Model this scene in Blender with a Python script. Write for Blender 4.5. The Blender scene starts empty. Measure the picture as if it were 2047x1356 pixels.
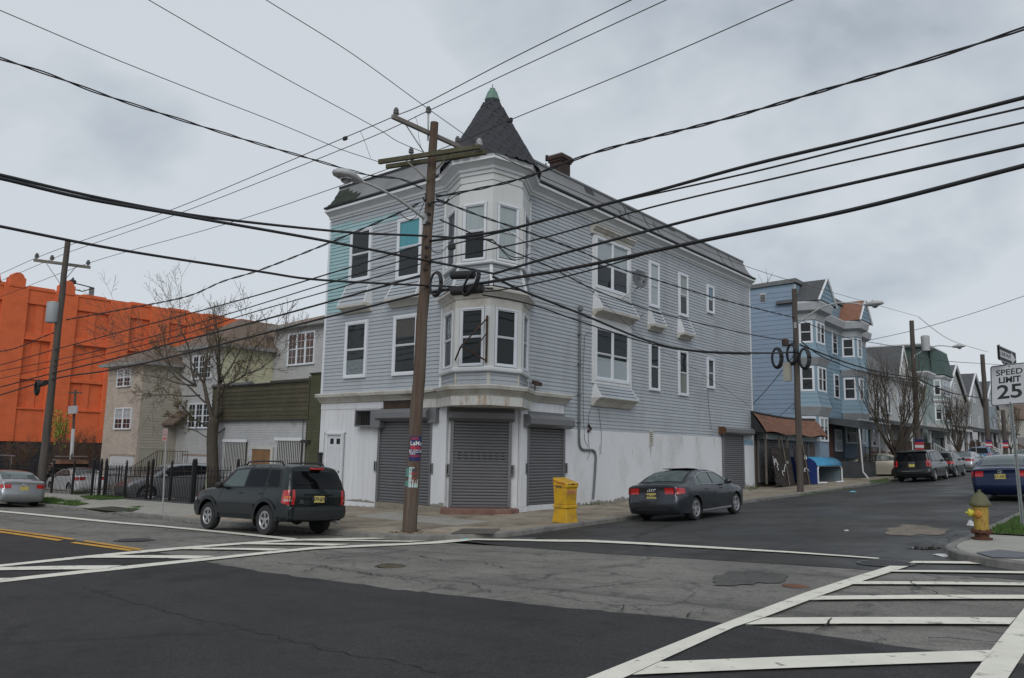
import bpy, bmesh, math, random
from mathutils import Vector, Matrix, geometry
random.seed(7)
PI = math.pi
C = bpy.context.scene.collection

# ---------------------------------------------------------------- camera frame
# world axes: +Y runs up the side street, -X runs left along the main street, Z up; the lens is the origin
RX = (0.77211428, -0.07553015, -0.63097919)
RY = (0.63520326, 0.12122412, 0.76277227)
RZ = (0.01887759, -0.9897474, 0.14157587)
FPX, CXP, CYP = 1545.0, 1023.5, 678.0
def ray(px, py):
    u, v = (px-CXP)/FPX, (py-CYP)/FPX
    return tuple(r[0]*u+r[1]*v+r[2] for r in (RX, RY, RZ))
def onX(px, py, x): r = ray(px, py); t = x/r[0]; return (x, t*r[1], t*r[2])
def onY(px, py, y): r = ray(px, py); t = y/r[1]; return (t*r[0], y, t*r[2])
def onZ(px, py, z): r = ray(px, py); t = z/r[2]; return (t*r[0], t*r[1], z)

def interp(kn, x):
    if x <= kn[0][0]: a, b = kn[0], kn[1]
    elif x >= kn[-1][0]: a, b = kn[-2], kn[-1]
    else:
        for a, b in zip(kn, kn[1:]):
            if x <= b[0]: break
    return a[1]+(b[1]-a[1])*(x-a[0])/(b[0]-a[0])
AK = [(-200,-6.0),(-80,-3.7),(-41,-2.84),(-35,-2.72),(-29.5,-2.60),(-24,-2.50),(-19.7,-2.37),(-16,-2.27),(-12.4,-2.18),(-10.45,-2.07),(-8,-1.88),(-3,-1.62),(0,-1.58),(10,-1.45),(60,-0.8)]
BK = [(-60,-.3),(0,0),(14,0),(20.8,.12),(25,.18),(30,.28),(39,.41),(50,.64),(70,1.08),(100,1.7),(300,5)]
def smooth(kn, x, w): return (interp(kn, x-w)+interp(kn, x-w/2)+2*interp(kn, x)+interp(kn, x+w/2)+interp(kn, x+w))/6
def clamp(a, lo=0., hi=1.): return max(lo, min(hi, a))
def g(x, y):
    'road level'
    z = smooth(AK, x, 1.2)
    z += smooth(BK, y, 2.0)*(1.0 if x > -16 else max(.3, 1+(x+16)*.05))
    c = 1-((y-6)/7)**2
    if c > 0: z += .17*c*clamp((-8-x)/6)
    return z
def gs(x, y):
    'pavement level on the corner block: kerb height plus the rise towards the building fronts'
    d = clamp(y-13, 0, 5)
    return g(x, y)+.13+.035*d*clamp((-14.5-x)/6)*clamp((-12.5-x)/1)
def G(px, py, f=g):
    r = ray(px, py); t = 3.0
    for i in range(200):
        t2 = t*1.03
        if t2*r[2] < f(t2*r[0], t2*r[1]): break
        t = t2
    a, b = t, t2
    for i in range(30):
        m = (a+b)/2
        if m*r[2] < f(m*r[0], m*r[1]): b = m
        else: a = m
    return (a*r[0], a*r[1], a*r[2])

# ---------------------------------------------------------------- camera, sky, light, exposure
sc = bpy.context.scene
cam = bpy.data.objects.new('camera', bpy.data.cameras.new('camera')); C.objects.link(cam)
cam.data.sensor_width = 36; cam.data.lens = 36*FPX/2047.0
cam.data.clip_start = .1; cam.data.clip_end = 3000
cam.matrix_world = Matrix(((RX[0], -RX[1], -RX[2], 0), (RY[0], -RY[1], -RY[2], 0), (RZ[0], -RZ[1], -RZ[2], 0), (0, 0, 0, 1)))
sc.camera = cam
sc.view_settings.view_transform = 'Standard'; sc.view_settings.look = 'None'
sc.view_settings.exposure = EXPO = 0.10; sc.view_settings.gamma = 1; sc.view_settings.use_curve_mapping = False

world = bpy.data.worlds.new('World'); sc.world = world; world.use_nodes = True
wt = world.node_tree; wt.nodes.clear()
def wn(t, **k):
    n = wt.nodes.new(t)
    for a, b in k.items():
        if a in n.inputs: n.inputs[a].default_value = b
        else: setattr(n, a, b)
    return n
SUN_EL, SUN_AZ = math.radians(36), math.radians(146)
sky = wn('ShaderNodeTexSky', sky_type='NISHITA', sun_disc=False, sun_elevation=SUN_EL, sun_rotation=SUN_AZ)
tc = wn('ShaderNodeTexCoord')
sep = wn('ShaderNodeSeparateXYZ'); wt.links.new(tc.outputs['Generated'], sep.inputs[0])
# clouds lie on a layer overhead: project the direction on a plane
zc = wn('ShaderNodeMath', operation='MAXIMUM'); zc.inputs[1].default_value = -.2; wt.links.new(sep.outputs[2], zc.inputs[0])
zo = wn('ShaderNodeMath', operation='ADD'); zo.inputs[1].default_value = .5; wt.links.new(zc.outputs[0], zo.inputs[0])
dx = wn('ShaderNodeMath', operation='DIVIDE'); wt.links.new(sep.outputs[0], dx.inputs[0]); wt.links.new(zo.outputs[0], dx.inputs[1])
dy = wn('ShaderNodeMath', operation='DIVIDE'); wt.links.new(sep.outputs[1], dy.inputs[0]); wt.links.new(zo.outputs[0], dy.inputs[1])
cb = wn('ShaderNodeCombineXYZ'); wt.links.new(dx.outputs[0], cb.inputs[0]); wt.links.new(dy.outputs[0], cb.inputs[1])
n1 = wn('ShaderNodeTexNoise', Scale=1.15, Detail=5.0, Roughness=.5, Distortion=.25); wt.links.new(cb.outputs[0], n1.inputs['Vector'])
n2 = wn('ShaderNodeTexNoise', Scale=2.6, Detail=5.0, Roughness=.55, Distortion=.3); wt.links.new(cb.outputs[0], n2.inputs['Vector'])
mx = wn('ShaderNodeMath', operation='MULTIPLY_ADD'); mx.inputs[1].default_value = .35; wt.links.new(n2.outputs[0], mx.inputs[0])
m1 = wn('ShaderNodeMath', operation='MULTIPLY'); m1.inputs[1].default_value = .75; wt.links.new(n1.outputs[0], m1.inputs[0]); wt.links.new(m1.outputs[0], mx.inputs[2])
cr = wn('ShaderNodeValToRGB'); wt.links.new(mx.outputs[0], cr.inputs[0])
e = cr.color_ramp.elements
e[0].position, e[0].color = .44, (3.4, 3.95, 4.5, 1)
e[1].position, e[1].color = .575, (6.7, 7.15, 7.6, 1)
el = cr.color_ramp.elements.new(.50); el.color = (5.1, 5.65, 6.25, 1)
mixs = wn('ShaderNodeMixRGB'); mixs.inputs[0].default_value = .93
wt.links.new(sky.outputs[0], mixs.inputs[1]); wt.links.new(cr.outputs[0], mixs.inputs[2])
bgn = wn('ShaderNodeBackground', Strength=.09); wt.links.new(mixs.outputs[0], bgn.inputs[0])
wo = wn('ShaderNodeOutputWorld'); wt.links.new(bgn.outputs[0], wo.inputs[0])

sl = bpy.data.lights.new('sun', 'SUN'); sl.energy = 1.15; sl.angle = math.radians(40); sl.color = (1, .98, .96)
so = bpy.data.objects.new('sun', sl); C.objects.link(so)
_d = Vector((math.sin(SUN_AZ)*math.cos(SUN_EL), math.cos(SUN_AZ)*math.cos(SUN_EL), math.sin(SUN_EL)))
so.rotation_euler = _d.to_track_quat('Z', 'Y').to_euler(); so.location = _d*60

# ---------------------------------------------------------------- materials (colour, grain and wear only)
MC = {}
def M(name, col=(.5,.5,.5), rough=.6, var=.12, scale=3.0, bump=0.0, bscale=60.0, metal=0.0, stain=None, samt=.5, sscale=1.2, sth=(.5,.7), spec=.5, stretch=(1,1,1), wave=None, coat=0., island=0., local=False):
    'painted or raw surface: base colour, soft variation, optional second colour in blotches, fine relief'
    if name in MC: return MC[name]
    m = bpy.data.materials.new(name); m.use_nodes = True; nt = m.node_tree; N = nt.nodes; L = nt.links
    b = N['Principled BSDF']; b.inputs['Roughness'].default_value = rough; b.inputs['Metallic'].default_value = metal
    b.inputs['Specular IOR Level'].default_value = spec; b.inputs['Coat Weight'].default_value = coat
    if local:
        geo = N.new('ShaderNodeTexCoord'); src = geo.outputs['Object']
    else:
        geo = N.new('ShaderNodeNewGeometry'); src = geo.outputs['Position']
    mp = N.new('ShaderNodeMapping'); mp.inputs['Scale'].default_value = stretch; L.new(src, mp.inputs[0])
    no = N.new('ShaderNodeTexNoise'); no.inputs['Scale'].default_value = scale; no.inputs['Detail'].default_value = 5; L.new(mp.outputs[0], no.inputs['Vector'])
    r = N.new('ShaderNodeMapRange'); r.inputs[1].default_value = .25; r.inputs[2].default_value = .75; r.inputs[3].default_value = 1-var; r.inputs[4].default_value = 1+var
    L.new(no.outputs[0], r.inputs[0])
    mul = N.new('ShaderNodeVectorMath'); mul.operation = 'SCALE'; mul.inputs[0].default_value = col[:3]; L.new(r.outputs[0], mul.inputs['Scale'])
    out = mul.outputs[0]
    if island:
        oi = N.new('ShaderNodeNewGeometry'); r2 = N.new('ShaderNodeMapRange'); r2.inputs[3].default_value = 1-island; r2.inputs[4].default_value = 1+island
        L.new(oi.outputs['Random Per Island'], r2.inputs[0])
        oo = N.new('ShaderNodeObjectInfo'); r3 = N.new('ShaderNodeMapRange'); r3.inputs[3].default_value = 1-island; r3.inputs[4].default_value = 1+island; L.new(oo.outputs['Random'], r3.inputs[0])
        mm = N.new('ShaderNodeMath'); mm.operation = 'MULTIPLY'; L.new(r2.outputs[0], mm.inputs[0]); L.new(r3.outputs[0], mm.inputs[1])
        m2 = N.new('ShaderNodeVectorMath'); m2.operation = 'SCALE'; L.new(out, m2.inputs[0]); L.new(mm.outputs[0], m2.inputs['Scale']); out = m2.outputs[0]
    if stain:
        n2 = N.new('ShaderNodeTexNoise'); n2.inputs['Scale'].default_value = sscale; n2.inputs['Detail'].default_value = 8; n2.inputs['Roughness'].default_value = .65; L.new(mp.outputs[0], n2.inputs['Vector'])
        r4 = N.new('ShaderNodeMapRange'); r4.inputs[1].default_value = sth[0]; r4.inputs[2].default_value = sth[1]; r4.inputs[4].default_value = samt; L.new(n2.outputs[0], r4.inputs[0])
        mi = N.new('ShaderNodeMixRGB'); L.new(r4.outputs[0], mi.inputs[0]); L.new(out, mi.inputs[1]); mi.inputs[2].default_value = (*stain, 1); out = mi.outputs[0]
    L.new(out, b.inputs['Base Color'])
    if bump:
        n3 = N.new('ShaderNodeTexNoise'); n3.inputs['Scale'].default_value = bscale; n3.inputs['Detail'].default_value = 4; L.new(mp.outputs[0], n3.inputs['Vector'])
        bu = N.new('ShaderNodeBump'); bu.inputs['Strength'].default_value = bump; bu.inputs['Distance'].default_value = .02; L.new(n3.outputs[0], bu.inputs['Height']); L.new(bu.outputs[0], b.inputs['Normal'])
    MC[name] = m; return m
def brick_mat(name, c1, c2, mortar, bw=.22, bh=.075, bump=.5, stain=None, var=.25, samt=.5):
    if name in MC: return MC[name]
    m = bpy.data.materials.new(name); m.use_nodes = True; N = m.node_tree.nodes; L = m.node_tree.links
    b = N['Principled BSDF']; b.inputs['Roughness'].default_value = .85
    geo = N.new('ShaderNodeNewGeometry'); sp = N.new('ShaderNodeSeparateXYZ'); L.new(geo.outputs['Position'], sp.inputs[0])
    ad = N.new('ShaderNodeMath'); L.new(sp.outputs[0], ad.inputs[0]); L.new(sp.outputs[1], ad.inputs[1])
    cx = N.new('ShaderNodeCombineXYZ'); L.new(ad.outputs[0], cx.inputs[0]); L.new(sp.outputs[2], cx.inputs[1])
    t = N.new('ShaderNodeTexBrick'); L.new(cx.outputs[0], t.inputs['Vector'])
    t.inputs['Color1'].default_value = (*c1, 1); t.inputs['Color2'].default_value = (*c2, 1); t.inputs['Mortar'].default_value = (*mortar, 1)
    t.inputs['Scale'].default_value = 1; t.inputs['Brick Width'].default_value = bw; t.inputs['Row Height'].default_value = bh; t.inputs['Mortar Size'].default_value = .008; t.inputs['Mortar Smooth'].default_value = .3
    no = N.new('ShaderNodeTexNoise'); no.inputs['Scale'].default_value = 1.3; no.inputs['Detail'].default_value = 8; L.new(geo.outputs['Position'], no.inputs['Vector'])
    r = N.new('ShaderNodeMapRange'); r.inputs[1].default_value = .3; r.inputs[2].default_value = .7; r.inputs[3].default_value = 1-var; r.inputs[4].default_value = 1+var; L.new(no.outputs[0], r.inputs[0])
    mu = N.new('ShaderNodeVectorMath'); mu.operation = 'SCALE'; L.new(t.outputs[0], mu.inputs[0]); L.new(r.outputs[0], mu.inputs['Scale']); out = mu.outputs[0]
    if stain:
        r4 = N.new('ShaderNodeMapRange'); r4.inputs[1].default_value = .55; r4.inputs[2].default_value = .7; r4.inputs[4].default_value = samt; L.new(no.outputs[0], r4.inputs[0])
        mi = N.new('ShaderNodeMixRGB'); L.new(r4.outputs[0], mi.inputs[0]); L.new(out, mi.inputs[1]); mi.inputs[2].default_value = (*stain, 1); out = mi.outputs[0]
    L.new(out, b.inputs['Base Color'])
    bu = N.new('ShaderNodeBump'); bu.invert = True; bu.inputs['Strength'].default_value = bump; bu.inputs['Distance'].default_value = .01; L.new(t.outputs['Fac'], bu.inputs['Height']); L.new(bu.outputs[0], b.inputs['Normal'])
    MC[name] = m; return m
def glass_mat(name='window_glass', tint=(.85,.9,.9), trans=.972, rough=.03):
    'pane: clear film that mirrors more the flatter it is seen'
    if name in MC: return MC[name]
    m = bpy.data.materials.new(name); m.use_nodes = True; N = m.node_tree.nodes; L = m.node_tree.links
    b = N.new('ShaderNodeBsdfGlossy'); b.inputs['Roughness'].default_value = rough; b.inputs['Color'].default_value = (.9,.92,.95,1)
    tr = N.new('ShaderNodeBsdfTransparent'); tr.inputs[0].default_value = (*tint,1)
    fr = N.new('ShaderNodeLayerWeight'); fr.inputs[0].default_value = .5; pw = N.new('ShaderNodeMath'); pw.operation = 'POWER'; pw.inputs[1].default_value = 3.5; L.new(fr.outputs['Facing'], pw.inputs[0])
    r = N.new('ShaderNodeMapRange'); r.inputs[3].default_value = 1-trans; r.inputs[4].default_value = .6; L.new(pw.outputs[0], r.inputs[0])
    mi = N.new('ShaderNodeMixShader'); L.new(r.outputs[0], mi.inputs[0]); L.new(tr.outputs[0], mi.inputs[1]); L.new(b.outputs[0], mi.inputs[2])
    L.new(mi.outputs[0], N['Material Output'].inputs[0])
    MC[name] = m; return m

# ---------------------------------------------------------------- mesh helpers
class MB:
    'collects shapes; build() links them as ONE mesh object'
    def __init__(s): s.v = []; s.f = []; s.m = []
    def add(s, vs, fs, m=0):
        n = len(s.v); s.v += [tuple(v) for v in vs]; s.f += [tuple(n+i for i in f) for f in fs]; s.m += [m]*len(fs); return s
    def box(s, a, b, m=0, fr=None):
        x0,y0,z0 = a; x1,y1,z1 = b
        vs = [(x0,y0,z0),(x1,y0,z0),(x1,y1,z0),(x0,y1,z0),(x0,y0,z1),(x1,y0,z1),(x1,y1,z1),(x0,y1,z1)]
        if fr: vs = [fr(v) for v in vs]
        return s.add(vs, [(0,3,2,1),(4,5,6,7),(0,1,5,4),(1,2,6,5),(2,3,7,6),(3,0,4,7)], m)
    def prism(s, prof, a, b, m=0, fr=None, caps=True):
        'profile of (p,q) pairs extruded from a to b: point (t,p,q) -> fr'
        n = len(prof); vs = [(a,p,q) for p,q in prof]+[(b,p,q) for p,q in prof]
        if fr: vs = [fr(v) for v in vs]
        fs = [(i,(i+1)%n,n+(i+1)%n,n+i) for i in range(n)]
        if caps: fs += [tuple(range(n-1,-1,-1)), tuple(range(n,2*n))]
        return s.add(vs, fs, m)
    def tube(s, pts, r, n=6, m=0, cap=True):
        pts = [Vector(p) for p in pts]; rr = r if hasattr(r,'__len__') else [r]*len(pts)
        vs = []; up = None
        for i, p in enumerate(pts):
            d = (pts[min(i+1,len(pts)-1)]-pts[max(i-1,0)]).normalized()
            if up is None: up = Vector((0,0,1)) if abs(d.z) < .9 else Vector((1,0,0))
            a = d.cross(up).normalized(); b = d.cross(a).normalized(); up = -b
            for k in range(n):
                t = 2*PI*k/n; vs.append(p+(a*math.cos(t)+b*math.sin(t))*rr[i])
        fs = [(i*n+k, i*n+(k+1)%n, (i+1)*n+(k+1)%n, (i+1)*n+k) for i in range(len(pts)-1) for k in range(n)]
        if cap and n > 2: fs += [tuple(range(n-1,-1,-1)), tuple((len(pts)-1)*n+k for k in range(n))]
        return s.add(vs, fs, m)
    def lathe(s, prof, n=16, m=0, fr=None):
        'profile of (radius, height) about local z'
        vs = [(r*math.cos(2*PI*k/n), r*math.sin(2*PI*k/n), h) for r,h in prof for k in range(n)]
        if fr: vs = [fr(v) for v in vs]
        fs = [(i*n+k, i*n+(k+1)%n, (i+1)*n+(k+1)%n, (i+1)*n+k) for i in range(len(prof)-1) for k in range(n)]
        fs += [tuple(range(n-1,-1,-1)), tuple((len(prof)-1)*n+k for k in range(n))]
        return s.add(vs, fs, m)
    def quad(s, a, b, c, d, m=0): return s.add([a,b,c,d], [(0,1,2,3)], m)
    def mesh(s, name, mats, smooth=False, o=(0,0,0)):
        me = bpy.data.meshes.new(name); me.from_pydata([(v[0]-o[0],v[1]-o[1],v[2]-o[2]) for v in s.v], [], s.f)
        for m in (mats if isinstance(mats,(list,tuple)) else [mats]): me.materials.append(m)
        if any(s.m): me.polygons.foreach_set('material_index', s.m)
        if smooth: me.shade_smooth() if smooth is True else me.shade_auto_smooth() if hasattr(me,'shade_auto_smooth') else me.shade_smooth()
        me.update(); return me
    def build(s, name, mats, parent=None, smooth=False, bevel=0):
        'vertices are in world coordinates (parents are never rotated while building)'
        o = wloc(parent) if parent else (0,0,0)
        ob = bpy.data.objects.new(name, s.mesh(name, mats, smooth, o)); C.objects.link(ob); ob.parent = parent
        if bevel:
            bv = ob.modifiers.new('bevel','BEVEL'); bv.width = bevel; bv.segments = 2; bv.limit_method = 'ANGLE'
        if smooth == 'auto': autosmooth(ob)
        return ob
    def fixn(s):
        return s
def autosmooth(ob, ang=40):
    me = ob.data; me.shade_smooth()
    bm = bmesh.new(); bm.from_mesh(me)
    for e_ in bm.edges:
        if len(e_.link_faces) == 2: e_.smooth = e_.calc_face_angle(0) < math.radians(ang)
    bm.to_mesh(me); bm.free()
def wloc(o):
    v = Vector((0,0,0))
    while o: v += o.location; o = o.parent
    return v
def tag(o, label=None, cat=None, group=None, kind=None):
    if label: o['label'] = label
    if cat: o['category'] = cat
    if group: o['group'] = group
    if kind: o['kind'] = kind
    return o
def thing(name, loc, label, cat, group=None):
    o = bpy.data.objects.new(name, None); C.objects.link(o); o.location = loc; o.empty_display_size = .2
    return tag(o, label, cat, group)
def inst(name, me, parent, loc, rot=None, scale=None):
    'another object on a shared mesh; loc is a world position'
    o = bpy.data.objects.new(name, me); C.objects.link(o); o.parent = parent
    o.location = Vector(loc)-wloc(parent) if parent else loc
    if rot: o.rotation_euler = rot
    if scale: o.scale = scale
    return o
def copy_tree(o, parent=None):
    c = o.copy(); C.objects.link(c); c.parent = parent
    for ch in list(o.children): copy_tree(ch, c)
    return c
class Fac:
    'upright plane: u along the wall, z up, d outwards'
    def __init__(s, p, u, n):
        s.p = p; s.u = Vector(u).normalized(); s.n = Vector(n).normalized()
    def w(s, u, z, d=0): return (s.p[0]+s.u.x*u+s.n.x*d, s.p[1]+s.u.y*u+s.n.y*d, z)
    def fr(s, v): return s.w(v[0], v[2], v[1])          # (u, d, z)
    def frp(s, v): return s.w(v[0], v[2], v[1])         # prism: t=u, p=d, q=z
    def box(s, mb, u0, u1, z0, z1, d0, d1, m=0): return mb.box((u0,d0,z0),(u1,d1,z1), m, s.fr)
    def px(s, x, y, d=0):
        'pixel of the photograph -> (u, z) on this plane'
        r = ray(x, y); px_, py_ = s.p[0]+s.n.x*d, s.p[1]+s.n.y*d
        t = (px_*s.n.x+py_*s.n.y)/(r[0]*s.n.x+r[1]*s.n.y)
        X, Y = r[0]*t, r[1]*t
        return ((X-s.p[0])*s.u.x+(Y-s.p[1])*s.u.y, r[2]*t)
    def rect(s, x0, y0, x1, y1, d=0):
        a = s.px(x0,y0,d); b = s.px(x1,y1,d); return (min(a[0],b[0]), max(a[0],b[0]), min(a[1],b[1]), max(a[1],b[1]))
def sheet(name, poly, mat, step=.6, zf=g, lift=0., parent=None, kind='structure', thick=0):
    'flat polygon laid over the ground, finely divided so that it follows it'
    xs = [p[0] for p in poly]; ys = [p[1] for p in poly]
    P = []; n = len(poly)
    for i in range(n):
        a, b = Vector(poly[i][:2]), Vector(poly[(i+1)%n][:2]); k = max(1, int((b-a).length/step))
        P += [a+(b-a)*j/k for j in range(k)]
    nb = len(P); E_ = [(i,(i+1)%nb) for i in range(nb)]
    def inside(x, y):
        r = False; j = n-1
        for i in range(n):
            if (poly[i][1] > y) != (poly[j][1] > y) and x < (poly[j][0]-poly[i][0])*(y-poly[i][1])/(poly[j][1]-poly[i][1])+poly[i][0]: r = not r
            j = i
        return r
    x = min(xs)+step/2
    while x < max(xs):
        y = min(ys)+step/2
        while y < max(ys):
            if inside(x,y): P.append(Vector((x,y)))
            y += step
        x += step
    r = geometry.delaunay_2d_cdt(P, E_, [list(range(nb))], 1, 1e-4)
    mb = MB(); mb.add([(v.x, v.y, zf(v.x,v.y)+lift) for v in r[0]], [tuple(f) for f in r[2]])
    o = mb.build(name, mat, parent, smooth=True)
    if kind and not parent: tag(o, kind=kind)
    return o
def clip(poly, a, b, c):
    'keep the part with a*x+b*y<=c'
    out = []
    for i in range(len(poly)):
        p, q = poly[i], poly[(i+1)%len(poly)]; dp = a*p[0]+b*p[1]-c; dq = a*q[0]+b*q[1]-c
        if dp <= 0: out.append(p)
        if (dp < 0) != (dq < 0) and dp != dq:
            t = dp/(dp-dq); out.append((p[0]+(q[0]-p[0])*t, p[1]+(q[1]-p[1])*t))
    return out
TXT = {}
def text_mb(s, size, fr, m=0, mb=None, depth=.002, align='CENTER', bold=0.0):
    'lettering as real flat geometry; fr maps (x, up, out) to the world'
    cu = bpy.data.curves.new('lettering','FONT'); cu.body = s; cu.size = size; cu.align_x = align; cu.align_y = 'CENTER'; cu.resolution_u = 3; cu.offset = bold
    ob = bpy.data.objects.new('lettering', cu); C.objects.link(ob)
    me = bpy.data.meshes.new_from_object(ob.evaluated_get(bpy.context.evaluated_depsgraph_get()))
    mb = mb or MB(); mb.add([fr((v.co.x, v.co.y, depth)) for v in me.vertices], [tuple(p.vertices) for p in me.polygons], m)
    bpy.data.objects.remove(ob); bpy.data.curves.remove(cu); bpy.data.meshes.remove(me)
    return mb

# ================================================================ GROUND, ROADS, PAVEMENTS
def asphalt(name, col, light, grain=.25, crack=0., cscale=.45, patch=.3, pscale=.5, rough=.8, wet=0., drk=(.02,.02,.021), speck=.25):
    m = bpy.data.materials.new(name); m.use_nodes = True; N = m.node_tree.nodes; L = m.node_tree.links
    b = N['Principled BSDF']; b.inputs['Specular IOR Level'].default_value = .28 if not wet else .4; ge = N.new('ShaderNodeNewGeometry'); P_ = ge.outputs['Position']
    def noise(sc_, det=4, ro=.5, v=P_):
        n = N.new('ShaderNodeTexNoise'); n.inputs['Scale'].default_value = sc_; n.inputs['Detail'].default_value = det; n.inputs['Roughness'].default_value = ro; L.new(v, n.inputs['Vector']); return n.outputs[0]
    def rng(v, a, b_, c=0., d=1.):
        r = N.new('ShaderNodeMapRange'); r.inputs[1].default_value = a; r.inputs[2].default_value = b_; r.inputs[3].default_value = c; r.inputs[4].default_value = d; L.new(v, r.inputs[0]); return r.outputs[0]
    def mix(f, c1, c2):
        x = N.new('ShaderNodeMixRGB'); L.new(f, x.inputs[0])
        for i, c in ((1, c1), (2, c2)):
            if isinstance(c, tuple): x.inputs[i].default_value = (*c, 1)
            else: L.new(c, x.inputs[i])
        return x.outputs[0]
    base = mix(rng(noise(pscale, 6, .6), .5-.16, .5+.16), col, light)
    # long streaks along the lanes
    mp = N.new('ShaderNodeMapping'); mp.inputs['Scale'].default_value = (.12,1.6,1) if name != 'side_asphalt' else (1.3,.12,1); L.new(P_, mp.inputs[0])
    base = mix(rng(noise(1.0, 4, .6, mp.outputs[0]), .56, .72, 0, patch), base, drk)
    # stone chips
    sp = noise(95, 2, .7); 
    vo = N.new('ShaderNodeTexVoronoi'); vo.inputs['Scale'].default_value = 130; L.new(P_, vo.inputs['Vector'])
    sv = N.new('ShaderNodeSeparateColor'); L.new(vo.outputs['Color'], sv.inputs[0])
    sc1 = N.new('ShaderNodeVectorMath'); sc1.operation = 'SCALE'; L.new(base, sc1.inputs[0]); L.new(rng(sv.outputs[0], 0, 1, 1-grain, 1+grain), sc1.inputs['Scale'])
    sc2 = N.new('ShaderNodeVectorMath'); sc2.operation = 'SCALE'; L.new(sc1.outputs[0], sc2.inputs[0]); L.new(rng(noise(20,6,.8), .3, .7, .72, 1.28), sc2.inputs['Scale'])
    out = sc2.outputs[0]; hh = sv.outputs[1]
    # pale grit and dark tar spots that read at a distance
    v3 = N.new('ShaderNodeTexVoronoi'); v3.inputs['Scale'].default_value = 5.5; L.new(P_, v3.inputs['Vector']); s3_ = N.new('ShaderNodeSeparateColor'); L.new(v3.outputs['Color'], s3_.inputs[0])
    q3 = N.new('ShaderNodeMath'); q3.operation = 'MULTIPLY'; L.new(rng(v3.outputs['Distance'], .03, .075, 1, 0), q3.inputs[0]); L.new(rng(s3_.outputs[0], .80, .90, 0, speck), q3.inputs[1]); out = mix(q3.outputs[0], out, (.22,.21,.19))
    q4 = N.new('ShaderNodeMath'); q4.operation = 'MULTIPLY'; L.new(rng(v3.outputs['Distance'], .04, .22, 1, 0), q4.inputs[0]); L.new(rng(s3_.outputs[1], .90, .95, 0, .7), q4.inputs[1]); out = mix(q4.outputs[0], out, drk)
    out = mix(rng(noise(2.6, 6, .75), .52, .66, 0, .5), out, drk)
    out = mix(rng(noise(.8, 7, .8), .50, .64, 0, .35), out, light)
    if crack:
        dn = N.new('ShaderNodeTexNoise'); dn.inputs['Scale'].default_value = 1.7; dn.inputs['Detail'].default_value = 6; dn.inputs['Roughness'].default_value = .7; L.new(P_, dn.inputs['Vector'])
        ad = N.new('ShaderNodeVectorMath'); ad.operation = 'MULTIPLY_ADD'; L.new(dn.outputs['Color'], ad.inputs[0]); ad.inputs[1].default_value = (1.1,1.1,0); L.new(P_, ad.inputs[2])
        v2 = N.new('ShaderNodeTexVoronoi'); v2.feature = 'DISTANCE_TO_EDGE'; v2.inputs['Scale'].default_value = cscale; L.new(ad.outputs[0], v2.inputs['Vector'])
        line = rng(v2.outputs['Distance'], .006, .020, 1, 0)
        gate = rng(noise(.35, 3), .40, .50, 0, crack)
        ml = N.new('ShaderNodeMath'); ml.operation = 'MULTIPLY'; L.new(line, ml.inputs[0]); L.new(gate, ml.inputs[1])
        out = mix(ml.outputs[0], out, drk)
    L.new(out, b.inputs['Base Color'])
    if wet:
        b.inputs['Roughness'].default_value = rough; L.new(rng(noise(.45, 5, .6), .42, .66, rough, rough-wet), b.inputs['Roughness'])
    else: b.inputs['Roughness'].default_value = rough
    bu = N.new('ShaderNodeBump'); bu.inputs['Strength'].default_value = .35; bu.inputs['Distance'].default_value = .006; L.new(hh, bu.inputs['Height']); L.new(bu.outputs[0], b.inputs['Normal'])
    return m
m_old = asphalt('old_asphalt', (.145,.138,.125), (.225,.214,.192), .42, crack=.6, patch=.5, cscale=.5, drk=(.035,.035,.034))
m_new = asphalt('new_asphalt', (.031,.0305,.031), (.044,.043,.043), .6, crack=.5, cscale=.16, patch=.35, drk=(.013,.013,.014), speck=.5)
m_side = asphalt('side_asphalt', (.026,.0255,.025), (.064,.062,.058), .5, crack=.8, cscale=.35, patch=.75, wet=.36, rough=.78, drk=(.014,.014,.016), pscale=.33, speck=.3)
m_patch = asphalt('worn_concrete_patch', (.18,.15,.12), (.24,.20,.16), .4, patch=.5, pscale=2.5)
m_dirt = M('dirt', (.10,.085,.06), .95, .3, 2, .4, 30)
m_paint = M('road_paint', (.74,.71,.62), .7, .09, 4, .15, 90, stain=(.16,.155,.14), samt=.8, sscale=6, sth=(.59,.67), spec=.25)
m_yellow = M('yellow_paint', (.58,.31,.05), .7, .1, 4, .15, 90, stain=(.10,.09,.07), samt=.85, sscale=7, sth=(.56,.64), spec=.25)

def gridsheet(name, x0, x1, y0, y1, sx, sy, zf, lift, mat):
    nx, ny = int((x1-x0)/sx)+1, int((y1-y0)/sy)+1
    mb = MB(); vs = [(x0+(x1-x0)*i/nx, y0+(y1-y0)*j/ny) for j in range(ny+1) for i in range(nx+1)]
    mb.add([(x,y,zf(x,y)+lift) for x,y in vs], [(j*(nx+1)+i, j*(nx+1)+i+1, (j+1)*(nx+1)+i+1, (j+1)*(nx+1)+i) for j in range(ny) for i in range(nx)])
    return tag(mb.build(name, mat, smooth=True), kind='structure')
gridsheet('ground', -420, 300, -60, 700, 12, 12, g, -1.1, m_dirt)
main_road = gridsheet('main_street', -110, 45, -9, 13.4, .8, .7, g, 0, m_old)
side_road = sheet('side_street', [(-13.0,13.9),(-12.9,30),(-12.9,330),(8,330),(8,60),(-1.5,40),(-1.2,17),(0,13.5),(0,12.9),(-3.1,12.3),(-8,12.55)], m_side, 1.2, g, .006)
_ed = [(45,7.3),(6,7.4)]; _r = random.Random(3); _x = 4.
while _x > -30: _ed.append((_x, interp([(-30,7.5),(-13.7,7.42),(-5.9,7.25),(-1.4,7.45),(4,7.4)], _x)+_r.uniform(-.05,.05))); _x -= _r.uniform(.12,.4)
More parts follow.
